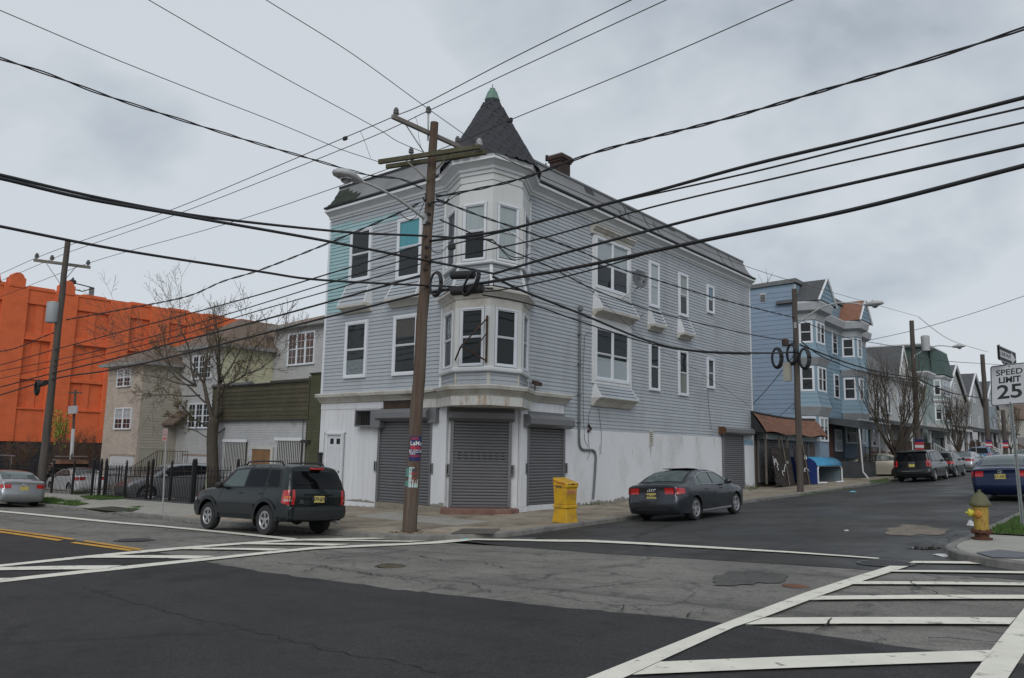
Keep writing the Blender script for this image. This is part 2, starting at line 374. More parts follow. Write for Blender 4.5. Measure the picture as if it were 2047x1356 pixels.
sheet('new_asphalt_lane', [(-110,-9),(45,-9)]+_ed+[(-110,7.5)], m_new, .9, g, .012, main_road)
m_crk = M('crack_dark', (.014,.014,.014), .95, .2, 9)  # plain dark colour of the crack ribbons
def gsd(x, y): return gs(x,y)-kdip(x,y)*clamp((14.6-y)/1.5)
def crack(o, pts, w=.012, lift=.018, sd=0, f=g, par=None):
    'open crack: a jagged dark ribbon lying in the surface'
    rr = random.Random(sd+len(pts)); Q = [Vector(p[:2]) for p in P3(o, pts, f)]; out = []
    for a, b in zip(Q, Q[1:]):
        k = max(2, int((b-a).length/.12)); n_ = Vector((-(b-a).y,(b-a).x)).normalized()
        out += [a+(b-a)*i/k+n_*rr.uniform(-.05,.05) for i in range(k)]
    vs = []
    for i, p in enumerate(out):
        d = (out[min(i+1,len(out)-1)]-out[max(i-1,0)]).normalized(); n_ = Vector((-d.y,d.x))*w*rr.uniform(.3,1.4)*.5
        for q in (p+n_, p-n_): vs.append((q.x,q.y,f(q.x,q.y)+lift))
    MB().add(vs, [(2*i,2*i+1,2*i+3,2*i+2) for i in range(len(out)-1)]).build('crack', m_crk, par or main_road)

def P3(a, k, f=g): return [G(a[0]+x/2., a[1]+y/2., f) for x, y in k]
L3, R3 = (0,1000), (1024,1000)
def mark(name, o, pts, mat=m_paint, lift=.022): sheet(name, P3(o, pts), mat, .5, g, lift, main_road, None)
# crosswalk on the left: two borders and slanted bars
mark('crosswalk_border', L3, [(-300,296),(0,263),(560,206),(1170,160),(1560,148),(1640,152),(1180,166),(600,212),(0,272),(-300,305)])
mark('crosswalk_border', L3, [(-300,352),(0,322),(480,270),(860,232),(1240,193),(1850,157),(1900,163),(1260,200),(870,241),(480,283),(0,335),(-300,366)])
for q in ([(-260,283),(0,275),(490,267),(400,283),(0,287),(-330,295)], [(350,227),(860,229),(780,240),(290,237)], [(720,195),(1150,200),(1080,207),(690,201)],
          [(1000,175),(1400,180),(1330,187),(960,181)], [(1240,161),(1700,166),(1640,171),(1200,166)], [(-200,330),(0,319),(70,318),(0,328),(-180,345)]):
    mark('crosswalk_bar', L3, q, lift=.027)
# crosswalk on the right
mark('crosswalk_border', R3, [(325,712),(500,641),(830,507),(1170,377),(1340,321),(1510,268),(1585,270),(1400,330),(1240,387),(1010,476),(890,516),(590,655),(470,712),(330,772),(180,772)])
mark('crosswalk_border', R3, [(1840,712),(1920,602),(2047,440),(2150,320),(2230,390),(2047,622),(1990,712),(1950,772),(1800,772)])
for q in ([(1540,287),(2200,294),(2180,303),(1500,293)], [(1390,333),(2140,339),(2100,350),(1350,344)], [(1240,392),(2085,388),(2070,404),(1190,408)],
          [(1010,481),(2015,480),(1990,507),(930,508)], [(590,660),(1930,612),(1880,658),(480,713)]):
    mark('crosswalk_bar', R3, q, lift=.027)
for q in ([(180,772),(330,772)], [(1800,772),(1952,772)]):
    a, b = P3(R3, q); sheet('crosswalk_border', [(a[0],a[1]-.02),(b[0],b[1]-.02),(b[0]+.02,-1.6),(a[0]+.02,-1.6)], m_paint, .5, g, .022, main_road, None)
for y in (3.2, 1.6, 0.): sheet('crosswalk_bar', [(-3.0,y-.1),(-1.0,y+.9),(-1.0,y+1.2),(-3.0,y+.2)], m_paint, .5, g, .027, main_road, None)
mark('stop_line', R3, [(-195,157),(0,160),(300,163),(660,183),(1100,210),(1470,238),(1460,241),(1100,216),(660,191),(300,172),(0,166),(-180,163)], lift=.027)
mark('stop_line', R3, [(1605,250),(1870,252),(1890,262),(1585,258)], lift=.027)
mark('lane_line', L3, [(-600,-10),(0,44),(600,100),(1190,157),(1165,163),(600,106),(0,50),(-600,-3)])
for q in ([(-500,45),(0,117),(300,158),(288,163),(0,122),(-500,52)], [(-500,56),(0,126),(255,163),(228,167),(0,133),(-500,63)], [(345,165),(575,200),(555,204),(330,169)], [(300,171),(545,204),(518,208),(280,175)]):
    mark('centre_line', L3, q, m_yellow)
crack(L3, [(330,350),(520,410),(700,460),(870,495),(1100,550),(1300,600),(1500,640),(1640,665),(1780,712)], .012)
for i, q in enumerate(([(1080,250),(1280,265),(1350,285),(1500,300),(1700,320),(1870,330),(1930,360),(1985,375)], [(1640,220),(1780,245),(1900,250),(2040,275)], [(1200,292),(1290,262),(1400,285),(1530,305),(1400,322)], [(1930,360),(1900,372),(1840,385)], [(1220,206),(1400,230),(1620,240)])): crack(L3, q, .022, sd=i)
for i, q in enumerate(([(0,312),(200,325),(420,350),(640,345),(900,372)], [(350,428),(450,450),(600,440)], [(130,302),(300,280),(400,268),(520,250),(560,225)], [(0,250),(120,245),(330,262)], [(450,430),(440,455),(400,470)], [(700,480),(730,460),(800,440)], [(1580,333),(1600,345),(1700,385),(1800,400),(2040,440)], [(1250,505),(1230,525),(1180,552)], [(1260,482),(1255,508),(1320,525)], [(1660,560),(1900,580),(2000,575)])): crack(R3, q, .020, .031, sd=i+9)
def blob(px, py, w, h, f=g, n=44, seed=1):
    rr = random.Random(seed); ph = [rr.uniform(0,6) for _ in range(3)]
    rad = lambda a: .85+.14*math.sin(2*a+ph[0])+.10*math.sin(3*a+ph[1])+.07*math.sin(7*a+ph[2])+rr.uniform(-.07,.07)
    return [G(px+w*math.cos(a)*r, py+h*math.sin(a)*r, f) for a, r in [(2*PI*k/n, rad(2*PI*k/n)) for k in range(n)]]
sheet('worn_patch', blob(1830,1062,62,14,seed=4), m_patch, .4, g, .014, side_road)
sheet('dark_patch', blob(1495,1157,78,19,seed=7), asphalt('repair_asphalt', (.085,.082,.078), (.12,.115,.105), .4), .5, g, .010, main_road)
m_water = M('puddle_water', (.02,.022,.025), .02, 0, spec=1.0)
sheet('puddle', blob(1050,1079,66,3.4,seed=2), m_water, .3, g, .014, main_road)
sheet('puddle', blob(1850,1097,34,4,seed=3), m_water, .3, g, .016, side_road)
sheet('puddle', blob(990,1082,40,2.0,seed=5), m_water, .3, g, .014, main_road)
m_iron = M('cast_iron', (.05,.05,.052), .6, .2, 20, .8, 120, metal=.4)
for px_, py_, nm in ((268,1081,'manhole_cover'), (1770,1128,'manhole_cover')):
    c = G(px_, py_); t = thing(nm, (c[0], c[1], g(c[0],c[1])+.012), 'round iron manhole cover between the yellow centre lines' if px_ < 900 else 'round iron manhole cover beside the stop line of the side street', 'manhole cover')
    mb = MB().lathe([(.33,-.006),(.33,.006)], 28, 0, lambda v, c=c: (c[0]+v[0], c[1]+v[1], g(c[0]+v[0],c[1]+v[1])+.018+v[2])); mb.build('lid', m_iron, t)
    mb = MB()
    for k in range(28):
        a0, a1 = 2*PI*k/28, 2*PI*(k+1)/28
        q = [(c[0]+r*math.cos(a), c[1]+r*math.sin(a)) for r, a in ((.35,a0),(.42,a0),(.42,a1),(.35,a1))]
        mb.add([(x,y,g(x,y)+.020) for x,y in q], [(0,1,2,3)])
    mb.build('rim', M('iron_rim', (.09,.09,.09), .7), t)

# ---- kerbs and paved corners
m_kerb = M('kerb_concrete', (.20,.195,.18), .9, .2, 5, .5, 40, stain=(.07,.07,.065), samt=.8, sscale=2)
m_slab = M('paving_concrete', (.30,.26,.205), .9, .14, 3, .35, 60, stain=(.15,.12,.085), samt=.75, sscale=1.3, sth=(.46,.66), island=.16, spec=.25)
m_slab2 = M('paving_concrete_pale', (.33,.32,.285), .88, .1, 3, .3, 60, stain=(.2,.18,.15), samt=.4, sscale=1.3, island=.05)
m_joint = M('joint_dirt', (.045,.042,.032), .95, .3, 9, .5, 60, stain=(.05,.08,.025), samt=.8, sscale=1.5)
def arc(c, r, a0, a1, n): return [(c[0]+r*math.cos(math.radians(a0+(a1-a0)*k/n)), c[1]+r*math.sin(math.radians(a0+(a1-a0)*k/n))) for k in range(n+1)]
KL = [(-110,12.95),(-60,12.95),(-40,12.95),(-30,12.95),(-22,12.95),(-17,12.95)]+arc((-15.2,15.65),2.7,-90,0,8)[1:]+[(-12.5,18),(-12.45,22),(-12.4,30),(-12.4,40),(-12.4,52),(-12.4,80),(-12.4,330)]
KR = [(8.5,330),(8.5,70),(-2.2,44),(-2.7,34),(-2.8,24),(-2.85,19)]+arc((-.9,15.4),2.0,180,262,7)+[(4,12.9),(45,12.4)]
def kerb(name, path, sf, w=.16):
    mb = MB(); P = []
    for a, b in zip(path, path[1:]):
        a, b = Vector(a), Vector(b); k = max(1, min(60, int((b-a).length/1.2))); P += [a+(b-a)*j/k for j in range(k)]
    P.append(Vector(path[-1])); vs = []
    for i, p in enumerate(P):
        d = (P[min(i+1,len(P)-1)]-P[max(i-1,0)]).normalized(); nrm = Vector((-d.y, d.x)); q = p+nrm*w
        zt = sf(p.x,p.y) if sf else g(p.x,p.y)+.13; dip = kdip(p.x, p.y)
        vs += [(p.x, p.y, g(p.x,p.y)-.1), (p.x, p.y, zt-.02-dip), (p.x+nrm.x*.02, p.y+nrm.y*.02, zt-dip), (q.x, q.y, zt-dip), (q.x, q.y, zt-.3)]
    mb.add(vs, [(i*5+k, (i+1)*5+k, (i+1)*5+k+1, i*5+k+1) for i in range(len(P)-1) for k in range(4)])
    return tag(mb.build(name, m_kerb, smooth='auto'), kind='structure')
def kdip(x, y):
    'the dropped kerb of the driveway on the main street'
    return .11*clamp((x+31.8)/.8)*clamp((-28.6-x)/.8) if y < 14 else 0
kerb('kerb', KL, gs); kerb('kerb', KR, None)
def gsr(x, y): return g(x,y)+.13
def halfplanes(path, inset):
    H = []
    for a, b in zip(path, path[1:]):
        d = Vector(b)-Vector(a); d.normalize(); n = Vector((d.y, -d.x)); H.append((n.x, n.y, n.x*a[0]+n.y*a[1]-inset))
    return H
def paving(name, path, cells, zf, mat, under):
    root = tag(sheet(name, under, m_joint, 1.2, zf, -.025), kind='structure')
    H = halfplanes(path, .17)
    for (x0,y0,x1,y1,mt) in cells:
        gp = .02; q = [(x0+gp,y0+gp),(x1-gp,y0+gp),(x1-gp,y1-gp),(x0+gp,y1-gp)]
        for h in H:
            q = clip(q, *h)
            if len(q) < 3: break
        if len(q) < 3: continue
        ar = abs(sum(q[i][0]*q[(i+1)%len(q)][1]-q[(i+1)%len(q)][0]*q[i][1] for i in range(len(q))))/2
        if ar < .03: continue
        dz = random.uniform(-.004,.006); tx, ty = random.uniform(-.004,.004), random.uniform(-.004,.004)
        cx, cy = sum(p[0] for p in q)/len(q), sum(p[1] for p in q)/len(q)
        dp = lambda x, y: kdip(x, y)*clamp((14.6-y)/1.5)
        top = [(x,y,zf(x,y)+dz+tx*(x-cx)+ty*(y-cy)-dp(x,y)) for x,y in q]
        # a shallow chamfer round each slab
        inn = [(cx+(x-cx)*.985, cy+(y-cy)*.985, z) for x,y,z in top]; out = [(x,y,z-.006) for x,y,z in top]; bot = [(x,y,z-.05) for x,y,z in top]; n = len(q)
        mb = MB().add(inn+out+bot, [tuple(range(n))]+[(n+i,n+(i+1)%n,(i+1)%n,i) for i in range(n)]+[(2*n+i,2*n+(i+1)%n,n+(i+1)%n,n+i) for i in range(n)])
        mb.build('paving_slab', mt, root)
    return root
cells = []
for i in range(17):
    for j in range(4):
        x = -36.6+i*1.45
        cells.append((x, 12.95+j*1.38, x+1.45, 12.95+(j+1)*1.38, m_slab2 if (i < 13 and j < 3 and x < -26) or (i,j) in ((12,2),(13,2),(14,2)) else m_slab))
for j in range(24): 
    y = 18.47+j*1.35
    for k in range(2): cells.append((-15.95+k*1.75, y, -15.95+(k+1)*1.75, y+1.35, m_slab))
WLK = [(-36.8,12.96),(-17,12.96)]+arc((-15.2,15.65),2.68,-90,0,6)[1:]+[(-12.5,18),(-12.45,24),(-12.41,52),(-16.1,52),(-16.1,18.3),(-36.8,18.3)]
sidewalk = paving('sidewalk', [(-37,12.95),(-17,12.95)]+arc((-15.2,15.65),2.7,-90,0,8)[1:]+[(-12.42,60)], cells, gs, m_slab, WLK)
cells = []
for i in range(6):
    for j in range(3): cells.append((-2.95+i*1.5, 13.2+j*1.45, -2.95+(i+1)*1.5, 13.2+(j+1)*1.45, m_slab2))
paving('sidewalk_right', KR[5:14], cells, gsr, m_slab2, [(-2.83,19),(-2.85,16)]+arc((-.9,15.4),1.95,180,262,6)+[(4,12.95),(12,12.9),(12,19)])
# ground behind pavements
m_yard = M('yard_concrete', (.19,.185,.17), .9, .2, 1.5, .4, 40, stain=(.09,.085,.07), samt=.7, sscale=.8)
sheet('sidewalk_far', [(-110,12.96),(-36.8,12.96),(-36.8,18.4),(-110,18.4)], m_slab2, 1.5, gs, -.003)
sheet('sidewalk_side_street', [(-16.2,50.5),(-12.56,50.5),(-12.56,200),(-16.2,200)], m_slab, 2.5, gs, -.004)
sheet('yard', [(-110,18.35),(-16,18.35),(-16,30),(-30,60),(-110,60)], m_yard, 2.5, gs, -.07)
sheet('driveway', [(-37.2,15.9),(-28.4,15.9),(-28.4,24),(-37.2,24)], asphalt('drive_asphalt', (.07,.07,.072), (.095,.095,.095), .3), .8, gs, .012, sidewalk)
m_grassb = M('grass_soil', (.045,.06,.02), .95, .4, 6, .5, 60)

# ================================================================ CORNER BUILDING
def sweep(mb, pts, prof, m=0, caps=True):
    'moulding profile (d outwards, z) carried along a plan line (outwards = right-hand side), mitred'
    P = [Vector(p[:2]) for p in pts]; N_ = []
    for i in range(len(P)):
        n1 = None; n2 = None
        if i > 0: d = (P[i]-P[i-1]).normalized(); n1 = Vector((d.y,-d.x))
        if i < len(P)-1: d = (P[i+1]-P[i]).normalized(); n2 = Vector((d.y,-d.x))
        n1 = n1 or n2; n2 = n2 or n1; b = (n1+n2)/2; N_.append(b/max(.25,b.length_squared))
    k = len(prof)
    vs = [(p.x+n.x*d, p.y+n.y*d, z) for p, n in zip(P, N_) for d, z in prof]
    fs = [(i*k+j, i*k+(j+1)%k, (i+1)*k+(j+1)%k, (i+1)*k+j) for i in range(len(P)-1) for j in range(k)]
    if caps: fs += [tuple(range(k-1,-1,-1)), tuple((len(P)-1)*k+j for j in range(k))]
    return mb.add(vs, fs, m)
m_vinyl = M('grey_vinyl_siding', (.385,.415,.443), .5, .05, .8, .05, 25, stain=(.25,.27,.28), samt=.65, sscale=.8, sth=(.48,.72), island=.05, stretch=(1,1,.3))
m_teal = M('teal_siding', (.29,.455,.475), .6, .06, 1, stain=(.38,.46,.47), samt=.5, sscale=2, island=.03)
m_white = M('white_trim', (.66,.675,.69), .55, .04, 2, .05, 40, stain=(.40,.385,.33), samt=.55, sscale=1.5, sth=(.55,.8))
m_pvc = M('white_pvc', (.68,.705,.745), .4, .03, 2)
m_bay = M('bay_trim', (.60,.61,.60), .55, .05, 1.5, stain=(.45,.38,.24), samt=.65, sscale=.9, sth=(.55,.74), stretch=(2.2,2.2,.25))
m_rust = M('rust_stained_board', (.56,.56,.53), .7, .08, 3, .1, 30, stain=(.30,.15,.05), samt=.85, sscale=1.4, sth=(.50,.66), stretch=(3,3,.5))
m_ledge = M('weathered_ledge', (.50,.49,.45), .7, .1, 2, .25, 20, stain=(.27,.19,.10), samt=.6, sscale=1.6, sth=(.50,.7))
m_stucco = M('white_stucco', (.67,.68,.70), .85, .05, .7, .9, 12, stain=(.42,.41,.39), samt=.6, sscale=.9, sth=(.50,.72), stretch=(1,1,.5))
m_plank = M('painted_plank', (.66,.67,.69), .7, .06, 1.2, .3, 25, stain=(.42,.41,.38), samt=.5, sscale=2, sth=(.55,.75), stretch=(3,3,.3), island=.03)
m_shut = M('shutter_steel', (.15,.15,.158), .45, .05, 2, spec=.5, metal=.25, stain=(.11,.11,.112), samt=.5, sscale=2)
m_shutbox = M('shutter_box_steel', (.175,.175,.182), .4, .06, 2, metal=.3, spec=.5)
m_dark = M('dark_interior', (.012,.012,.013), .9, .1, 3)
m_mem = M('grey_roof_membrane', (.195,.20,.205), .75, .10, .9, .25, 14, stain=(.12,.12,.122), samt=.6, sscale=1.2, sth=(.5,.72))
m_tar = M('roof_tar', (.025,.025,.027), .6, .2, 5, .4, 30)
m_cone = M('slate_shingle', (.040,.041,.047), .8, .12, 3, .4, 60, island=.10, spec=.3)
m_green = M('green_shingle', (.028,.040,.026), .85, .2, 4, .6, 60, island=.15)
m_copper = M('copper_verdigris', (.12,.22,.175), .6, .15, 5, .2, 30, stain=(.30,.26,.15), samt=.35, sscale=2, stretch=(4,4,.5))
m_glass = glass_mat(); m_curt = M('net_curtain', (.50,.51,.52), .9, .1, 2, stretch=(12,12,.3)); m_curt2 = M('teal_curtain', (.10,.36,.42), .9, .12, 2, stretch=(10,10,.3))
m_iron2 = M('rusty_iron', (.045,.028,.02), .8, .3, 8, .5, 40, stain=(.13,.06,.03), samt=.6, sscale=4)
m_pipe = M('grey_conduit', (.13,.145,.155), .5, .1, 3)
m_stone = M('old_stone', (.26,.235,.19), .9, .2, 3, .7, 25, stain=(.10,.08,.06), samt=.7, sscale=3)
m_redstep = M('red_painted_step', (.20,.105,.085), .85, .15, 3, .4, 30, stain=(.22,.2,.17), samt=.6, sscale=3)

BB = thing('corner_building', (-16,18.15,-1.9), 'three-storey corner building with grey vinyl siding, round corner bay and dark pointed turret', 'building')
LF = Fac((-16,18.15),(1,0),(0,-1)); RF = Fac((-16,18.15),(0,1),(1,0)); CF = Fac((-17.6,18.15),(1,1),(1,-1))
P0, P1, P2, P3_, P4 = (-17.95,18.15), (-16.65,17.42), (-15.5,17.65), (-15.27,18.8), (-16,20.1)
BAYP = [P0, P1, P2, P3_, P4]
XL, YR = -24.33, 39.0
def poly_prism(poly, z0, z1, m=0, mb=None):
    mb = mb or MB(); n = len(poly); return mb.add([(x,y,z0) for x,y in poly]+[(x,y,z1) for x,y in poly], [tuple(range(n-1,-1,-1)), tuple(range(n,2*n))]+[(i,(i+1)%n,n+(i+1)%n,n+i) for i in range(n)], m)
# core
wl = poly_prism([(XL,18.17),(-16.02,18.17),(-16.02,YR),(XL,YR)], 1.6, 9.0).build('wall', m_vinyl, BB)
poly_prism([(XL,18.17),(-17.62,18.17),(-16.02,19.77),(-16.02,YR),(XL,YR)], -2.9, 1.595).build('wall', m_stucco, BB)
poly_prism([(XL+.3,18.55),(-16.35,18.55),(-16.35,YR-.1),(XL+.3,YR-.1)], 9.0, 10.15).build('flat_roof', m_mem, BB)
# clapboards, course by course
REV = .135
BP = [(0,.014),(.026,0),(.030,.010),(.007,REV+.012),(0,REV+.012)]
BME = {}
def board(fac, u0, u1, z, mat, parent, name='siding_board', d=0.0):
    key = (round(u1-u0,3), mat.name, round(fac.u.x,3), round(fac.u.y,3))
    if key not in BME:
        mb = MB().prism(BP, 0, u1-u0, 0, lambda v: (fac.u.x*v[0]+fac.n.x*v[1], fac.u.y*v[0]+fac.n.y*v[1], v[2])); BME[key] = mb.mesh(name, mat)
    return inst(name, BME[key], parent, fac.w(u0, z, d))
z = 8.70-REV; k = 0
while z > .70:
    # left face: teal courses at the left end and one band over the windows
    if z > 1.93:
        if 5.05 < z < 8.46:
            ut = -4.45 if 8.06 < z < 8.42 else -7.02
            board(LF, -8.31, ut, z, m_teal, BB); board(LF, ut+.004, -1.97, z, m_vinyl, BB)
        else: board(LF, -8.31, -1.97, z, m_vinyl, BB)
        cut = 6+random.randrange(11)*.9; board(RF, 1.97, cut-.004, z, m_vinyl, BB); board(RF, cut, 20.82, z, m_vinyl, BB)
    else: cut = 8+random.randrange(9)*.9; board(RF, 4.16, cut-.004, z, m_vinyl, BB); board(RF, cut, 20.82, z, m_vinyl, BB)
    z -= REV
ZS = z+REV
def strip(fac, u0, u1, z0, z1, d0, d1, mat, name='corner_trim', parent=None, bevel=0): return fac.box(MB(), u0, u1, z0, z1, d0, d1).build(name, mat, parent or BB, bevel=bevel)
strip(LF, -8.40, -8.30, 1.95, 8.72, -.05, .05, m_pvc); strip(RF, 20.80, 20.9, -1.7, 8.72, -.05, .05, m_white)
strip(LF, -2.07, -1.955, 1.95, 8.45, 0, .05, m_white); strip(RF, 1.955, 2.05, 1.95, 8.45, 0, .05, m_white)

def window(fac, u0, u1, z0, z1, parent, tw=.10, dep=.10, curt=None, cover=1.0, split=.5, mats=None, sillw=.0, head=None, name='window', muntin=0, leaves=1, fr=m_pvc, gl=None, low=None):
    'sash window: outer trim, two sashes, panes, dark room behind; leaves = lights side by side'
    gl = gl or m_glass; fr_ = mats or m_pvc
    mb = MB()
    fac.box(mb, u0, u0+tw, z0+tw, z1-tw, 0, dep); fac.box(mb, u1-tw, u1, z0+tw, z1-tw, 0, dep)
    fac.box(mb, u0, u1, z1-tw, z1, 0, dep+.004); fac.box(mb, u0, u1, z0, z0+tw, 0, dep+.004)
    w = mb.build(name, fr_, parent, bevel=.008)
    iu0, iu1, iz0, iz1 = u0+tw, u1-tw, z0+tw, z1-tw; L = (iu1-iu0)/leaves
    # room behind the pane
    fac.box(MB(), iu0, iu1, iz0, iz1, -.004, .036).build('room', m_dark, w)
    if curt:
        zc = iz1-(iz1-iz0)*cover; n = 14; mb = MB(); vs = []
        for i in range(n*3+1):
            u = iu0+(iu1-iu0)*i/(n*3); dd = .042+.003*math.sin(i*2.1); vs += [fac.w(u, zc, dd), fac.w(u, iz1, dd)]
        mb.add(vs, [(2*i,2*i+2,2*i+3,2*i+1) for i in range(n*3)]); mb.build('curtain', curt, w)
    if low is not None:
        fac.box(MB(), iu0+.03, iu1-.03, iz0+.02, iz0+(iz1-iz0)*low[0], .038, .046).build('blind', low[1], w)
    zm = iz0+(iz1-iz0)*split; s = .032
    for li in range(leaves):
        a, b = iu0+L*li, iu0+L*(li+1)
        if li: fac.box(MB(), a-.045, a+.045, iz0, iz1, .008, dep-.01).build('mullion', fr_, w)
        if li: a += .045
        if li < leaves-1: b -= .045
        for (za, zb, dd) in ((iz0, zm, .052), (zm, iz1, .066)):
            mb = MB(); fac.box(mb, a, a+s, za, zb, dd-.004, dd+.024); fac.box(mb, b-s, b, za, zb, dd-.004, dd+.024)
            fac.box(mb, a+s, b-s, za, za+s, dd-.004, dd+.022); fac.box(mb, a+s, b-s, zb-s, zb, dd-.004, dd+.022)
            if muntin:
                for q in range(1, muntin): 
                    uu = a+(b-a)*q/muntin; fac.box(mb, uu-.01, uu+.01, za+s, zb-s, dd+.006, dd+.016)
                zz = (za+zb)/2; fac.box(mb, a+s, b-s, zz-.01, zz+.01, dd+.007, dd+.015)
            mb.build('sash', fr_, w)
            MB().quad(fac.w(a+s,za+s,dd), fac.w(b-s,za+s,dd), fac.w(b-s,zb-s,dd), fac.w(a+s,zb-s,dd)).build('pane', gl, w)
    if sillw: fac.box(MB(), u0-.03, u1+.03, z0-.05, z0, 0, dep+sillw).build('sill', fr_, w, bevel=.008)
    return w
def apron(fac, u0, u1, zt, zb, d, flare=.06, lip=.10, clad=m_vinyl, n=5, under=.28):
    'flared skirt under a window: clad front, white cheeks, box moulding below'
    dt = .07
    def fr(u, t, e=0): return fac.w(u, zt+(zb-zt)*t, dt+(d-dt)*t+e)
    mb = MB()
    for side, ua, ub in ((0,u0,u0-flare),(1,u1,u1+flare)):
        q = [fac.w(ua,zt,0), fac.w(ua,zt,dt), fac.w(ub,zb,d), fac.w(ub,zb,0)]; mb.add(q, [(0,1,2,3) if side else (3,2,1,0)])
    mb.quad(fac.w(u0,zt,dt), fac.w(u0-flare,zb,d), fac.w(u1+flare,zb,d), fac.w(u1,zt,dt)); mb.quad(fac.w(u0,zt,0), fac.w(u0,zt,dt), fac.w(u1,zt,dt), fac.w(u1,zt,0))
    a = mb.build('window_apron', m_white, BB)
    for i in range(n):
        t0, t1 = i/n, (i+1)/n; f0, f1 = flare*t0, flare*t1; c = .05
        mb = MB(); mb.add([fr(u0-f0+c,t0,.006), fr(u1+f0-c,t0,.006), fr(u1+f1-c,t1,.045), fr(u0-f1+c,t1,.045), fr(u0-f1+c,t1,0), fr(u1+f1-c,t1,0)], [(0,3,2,1),(3,4,5,2)]); mb.build('siding_board', clad, a)
    mb = MB()
    for (ua, ub) in ((u0,u0-flare),(u1,u1+flare)):
        s = .05 if ua == u0 else -.05
        mb.add([fr(ua,0,.0), fr(ua+s,0,.0), fr(ub+s,1,.0), fr(ub,1,.0), fr(ua,0,.035), fr(ua+s,0,.035), fr(ub+s,1,.035), fr(ub,1,.035)], [(0,1,2,3),(7,6,5,4),(0,4,5,1),(1,5,6,2),(2,6,7,3),(3,7,4,0)])
    mb.build('apron_trim', m_white, a)
    if lip:
        mb = MB(); prof = [(0,zb-under),(.10,zb-under),(d*.55,zb-under*.45),(d-.02,zb-lip),(d+.035,zb-lip),(d+.045,zb),(0,zb)]
        pl = [fac.w(u0-flare-.02,0,0)[:2], fac.w(u1+flare+.02,0,0)[:2]]
        mb.prism(prof, u0-flare-.02, u1+flare+.02, 0, fac.fr); mb.build('apron_moulding', m_ledge, a, bevel=.006)
    return a
W = window
W(LF, -7.02, -5.80, 6.12, 8.12, BB, curt=None, cover=.5, split=.52)
W(LF, -4.38, -3.12, 5.86, 8.10, BB, curt=m_curt2, cover=.52, split=.52)
W(LF, -7.05, -5.80, 2.48, 4.60, BB, low=(.30, M('pale_cloth', (.22,.23,.24), .9, .3, 9))); W(LF, -4.38, -3.14, 2.46, 4.58, BB, curt=M('brown_curtain', (.08,.06,.05), .9), cover=.35)
apron(LF, -7.1, -5.75, 6.0, 5.18, .38, .10); apron(LF, -4.45, -3.05, 5.80, 5.16, .38, .10)
# right face, upper double window with its crown
mb = MB().prism([(0,8.22),(.14,8.22),(.14,8.34),(.19,8.36),(.27,8.47),(.30,8.48),(.30,8.55),(0,8.55)], 5.72, 8.72, 0, RF.fr); mb.build('window_crown', m_ledge, BB, bevel=.005)
mb = MB(); RF.box(mb, 5.86, 5.98, 6.0, 8.22, 0, .11); RF.box(mb, 8.48, 8.60, 6.0, 8.22, 0, .11); RF.box(mb, 5.98, 8.48, 6.0, 6.14, 0, .10); mb.build('window_casing', m_white, BB, bevel=.006)
W(RF, 5.985, 8.475, 6.145, 8.215, BB, tw=.12, dep=.12, curt=m_curt, cover=.5, leaves=2, split=.48)
apron(RF, 5.95, 8.55, 6.0, 5.32, .46, .05, under=.3)
mb = MB(); RF.box(mb, 5.86, 5.98, 2.5, 5.05, 0, .11); RF.box(mb, 8.48, 8.60, 2.5, 5.05, 0, .11); RF.box(mb, 5.98, 8.48, 4.72, 5.05, 0, .10); RF.box(mb, 5.98, 8.48, 2.5, 2.62, 0, .10); mb.build('window_casing', m_white, BB, bevel=.006)
W(RF, 5.985, 8.475, 2.625, 4.715, BB, tw=.12, dep=.12, leaves=2, split=.5, low=(.42, m_curt))
apron(RF, 5.95, 8.55, 2.5, 1.98, .42, .08, lip=.03, under=.32, n=4)
W(RF, 10.15, 11.0, 6.08, 8.06, BB, curt=m_curt, cover=.98, split=.47); W(RF, 12.80, 13.68, 6.08, 8.06, BB, curt=M('grey_blind', (.33,.33,.31), .9), cover=.55, split=.5); W(RF, 15.68, 16.42, 6.64, 8.0, BB, tw=.09, curt=M('blue_blind', (.14,.22,.30), .9), cover=.5)
W(RF, 10.12, 10.98, 2.54, 4.56, BB, tw=.09); W(RF, 12.70, 13.58, 2.50, 4.54, BB, tw=.09, low=(.48, M('tan_blind', (.25,.24,.2), .9))); W(RF, 15.57, 16.32, 3.02, 4.48, BB, tw=.09)
apron(RF, 10.1, 11.05, 5.98, 5.30, .34, .06, under=.24); apron(RF, 12.75, 13.72, 5.98, 5.28, .34, .06, under=.24)

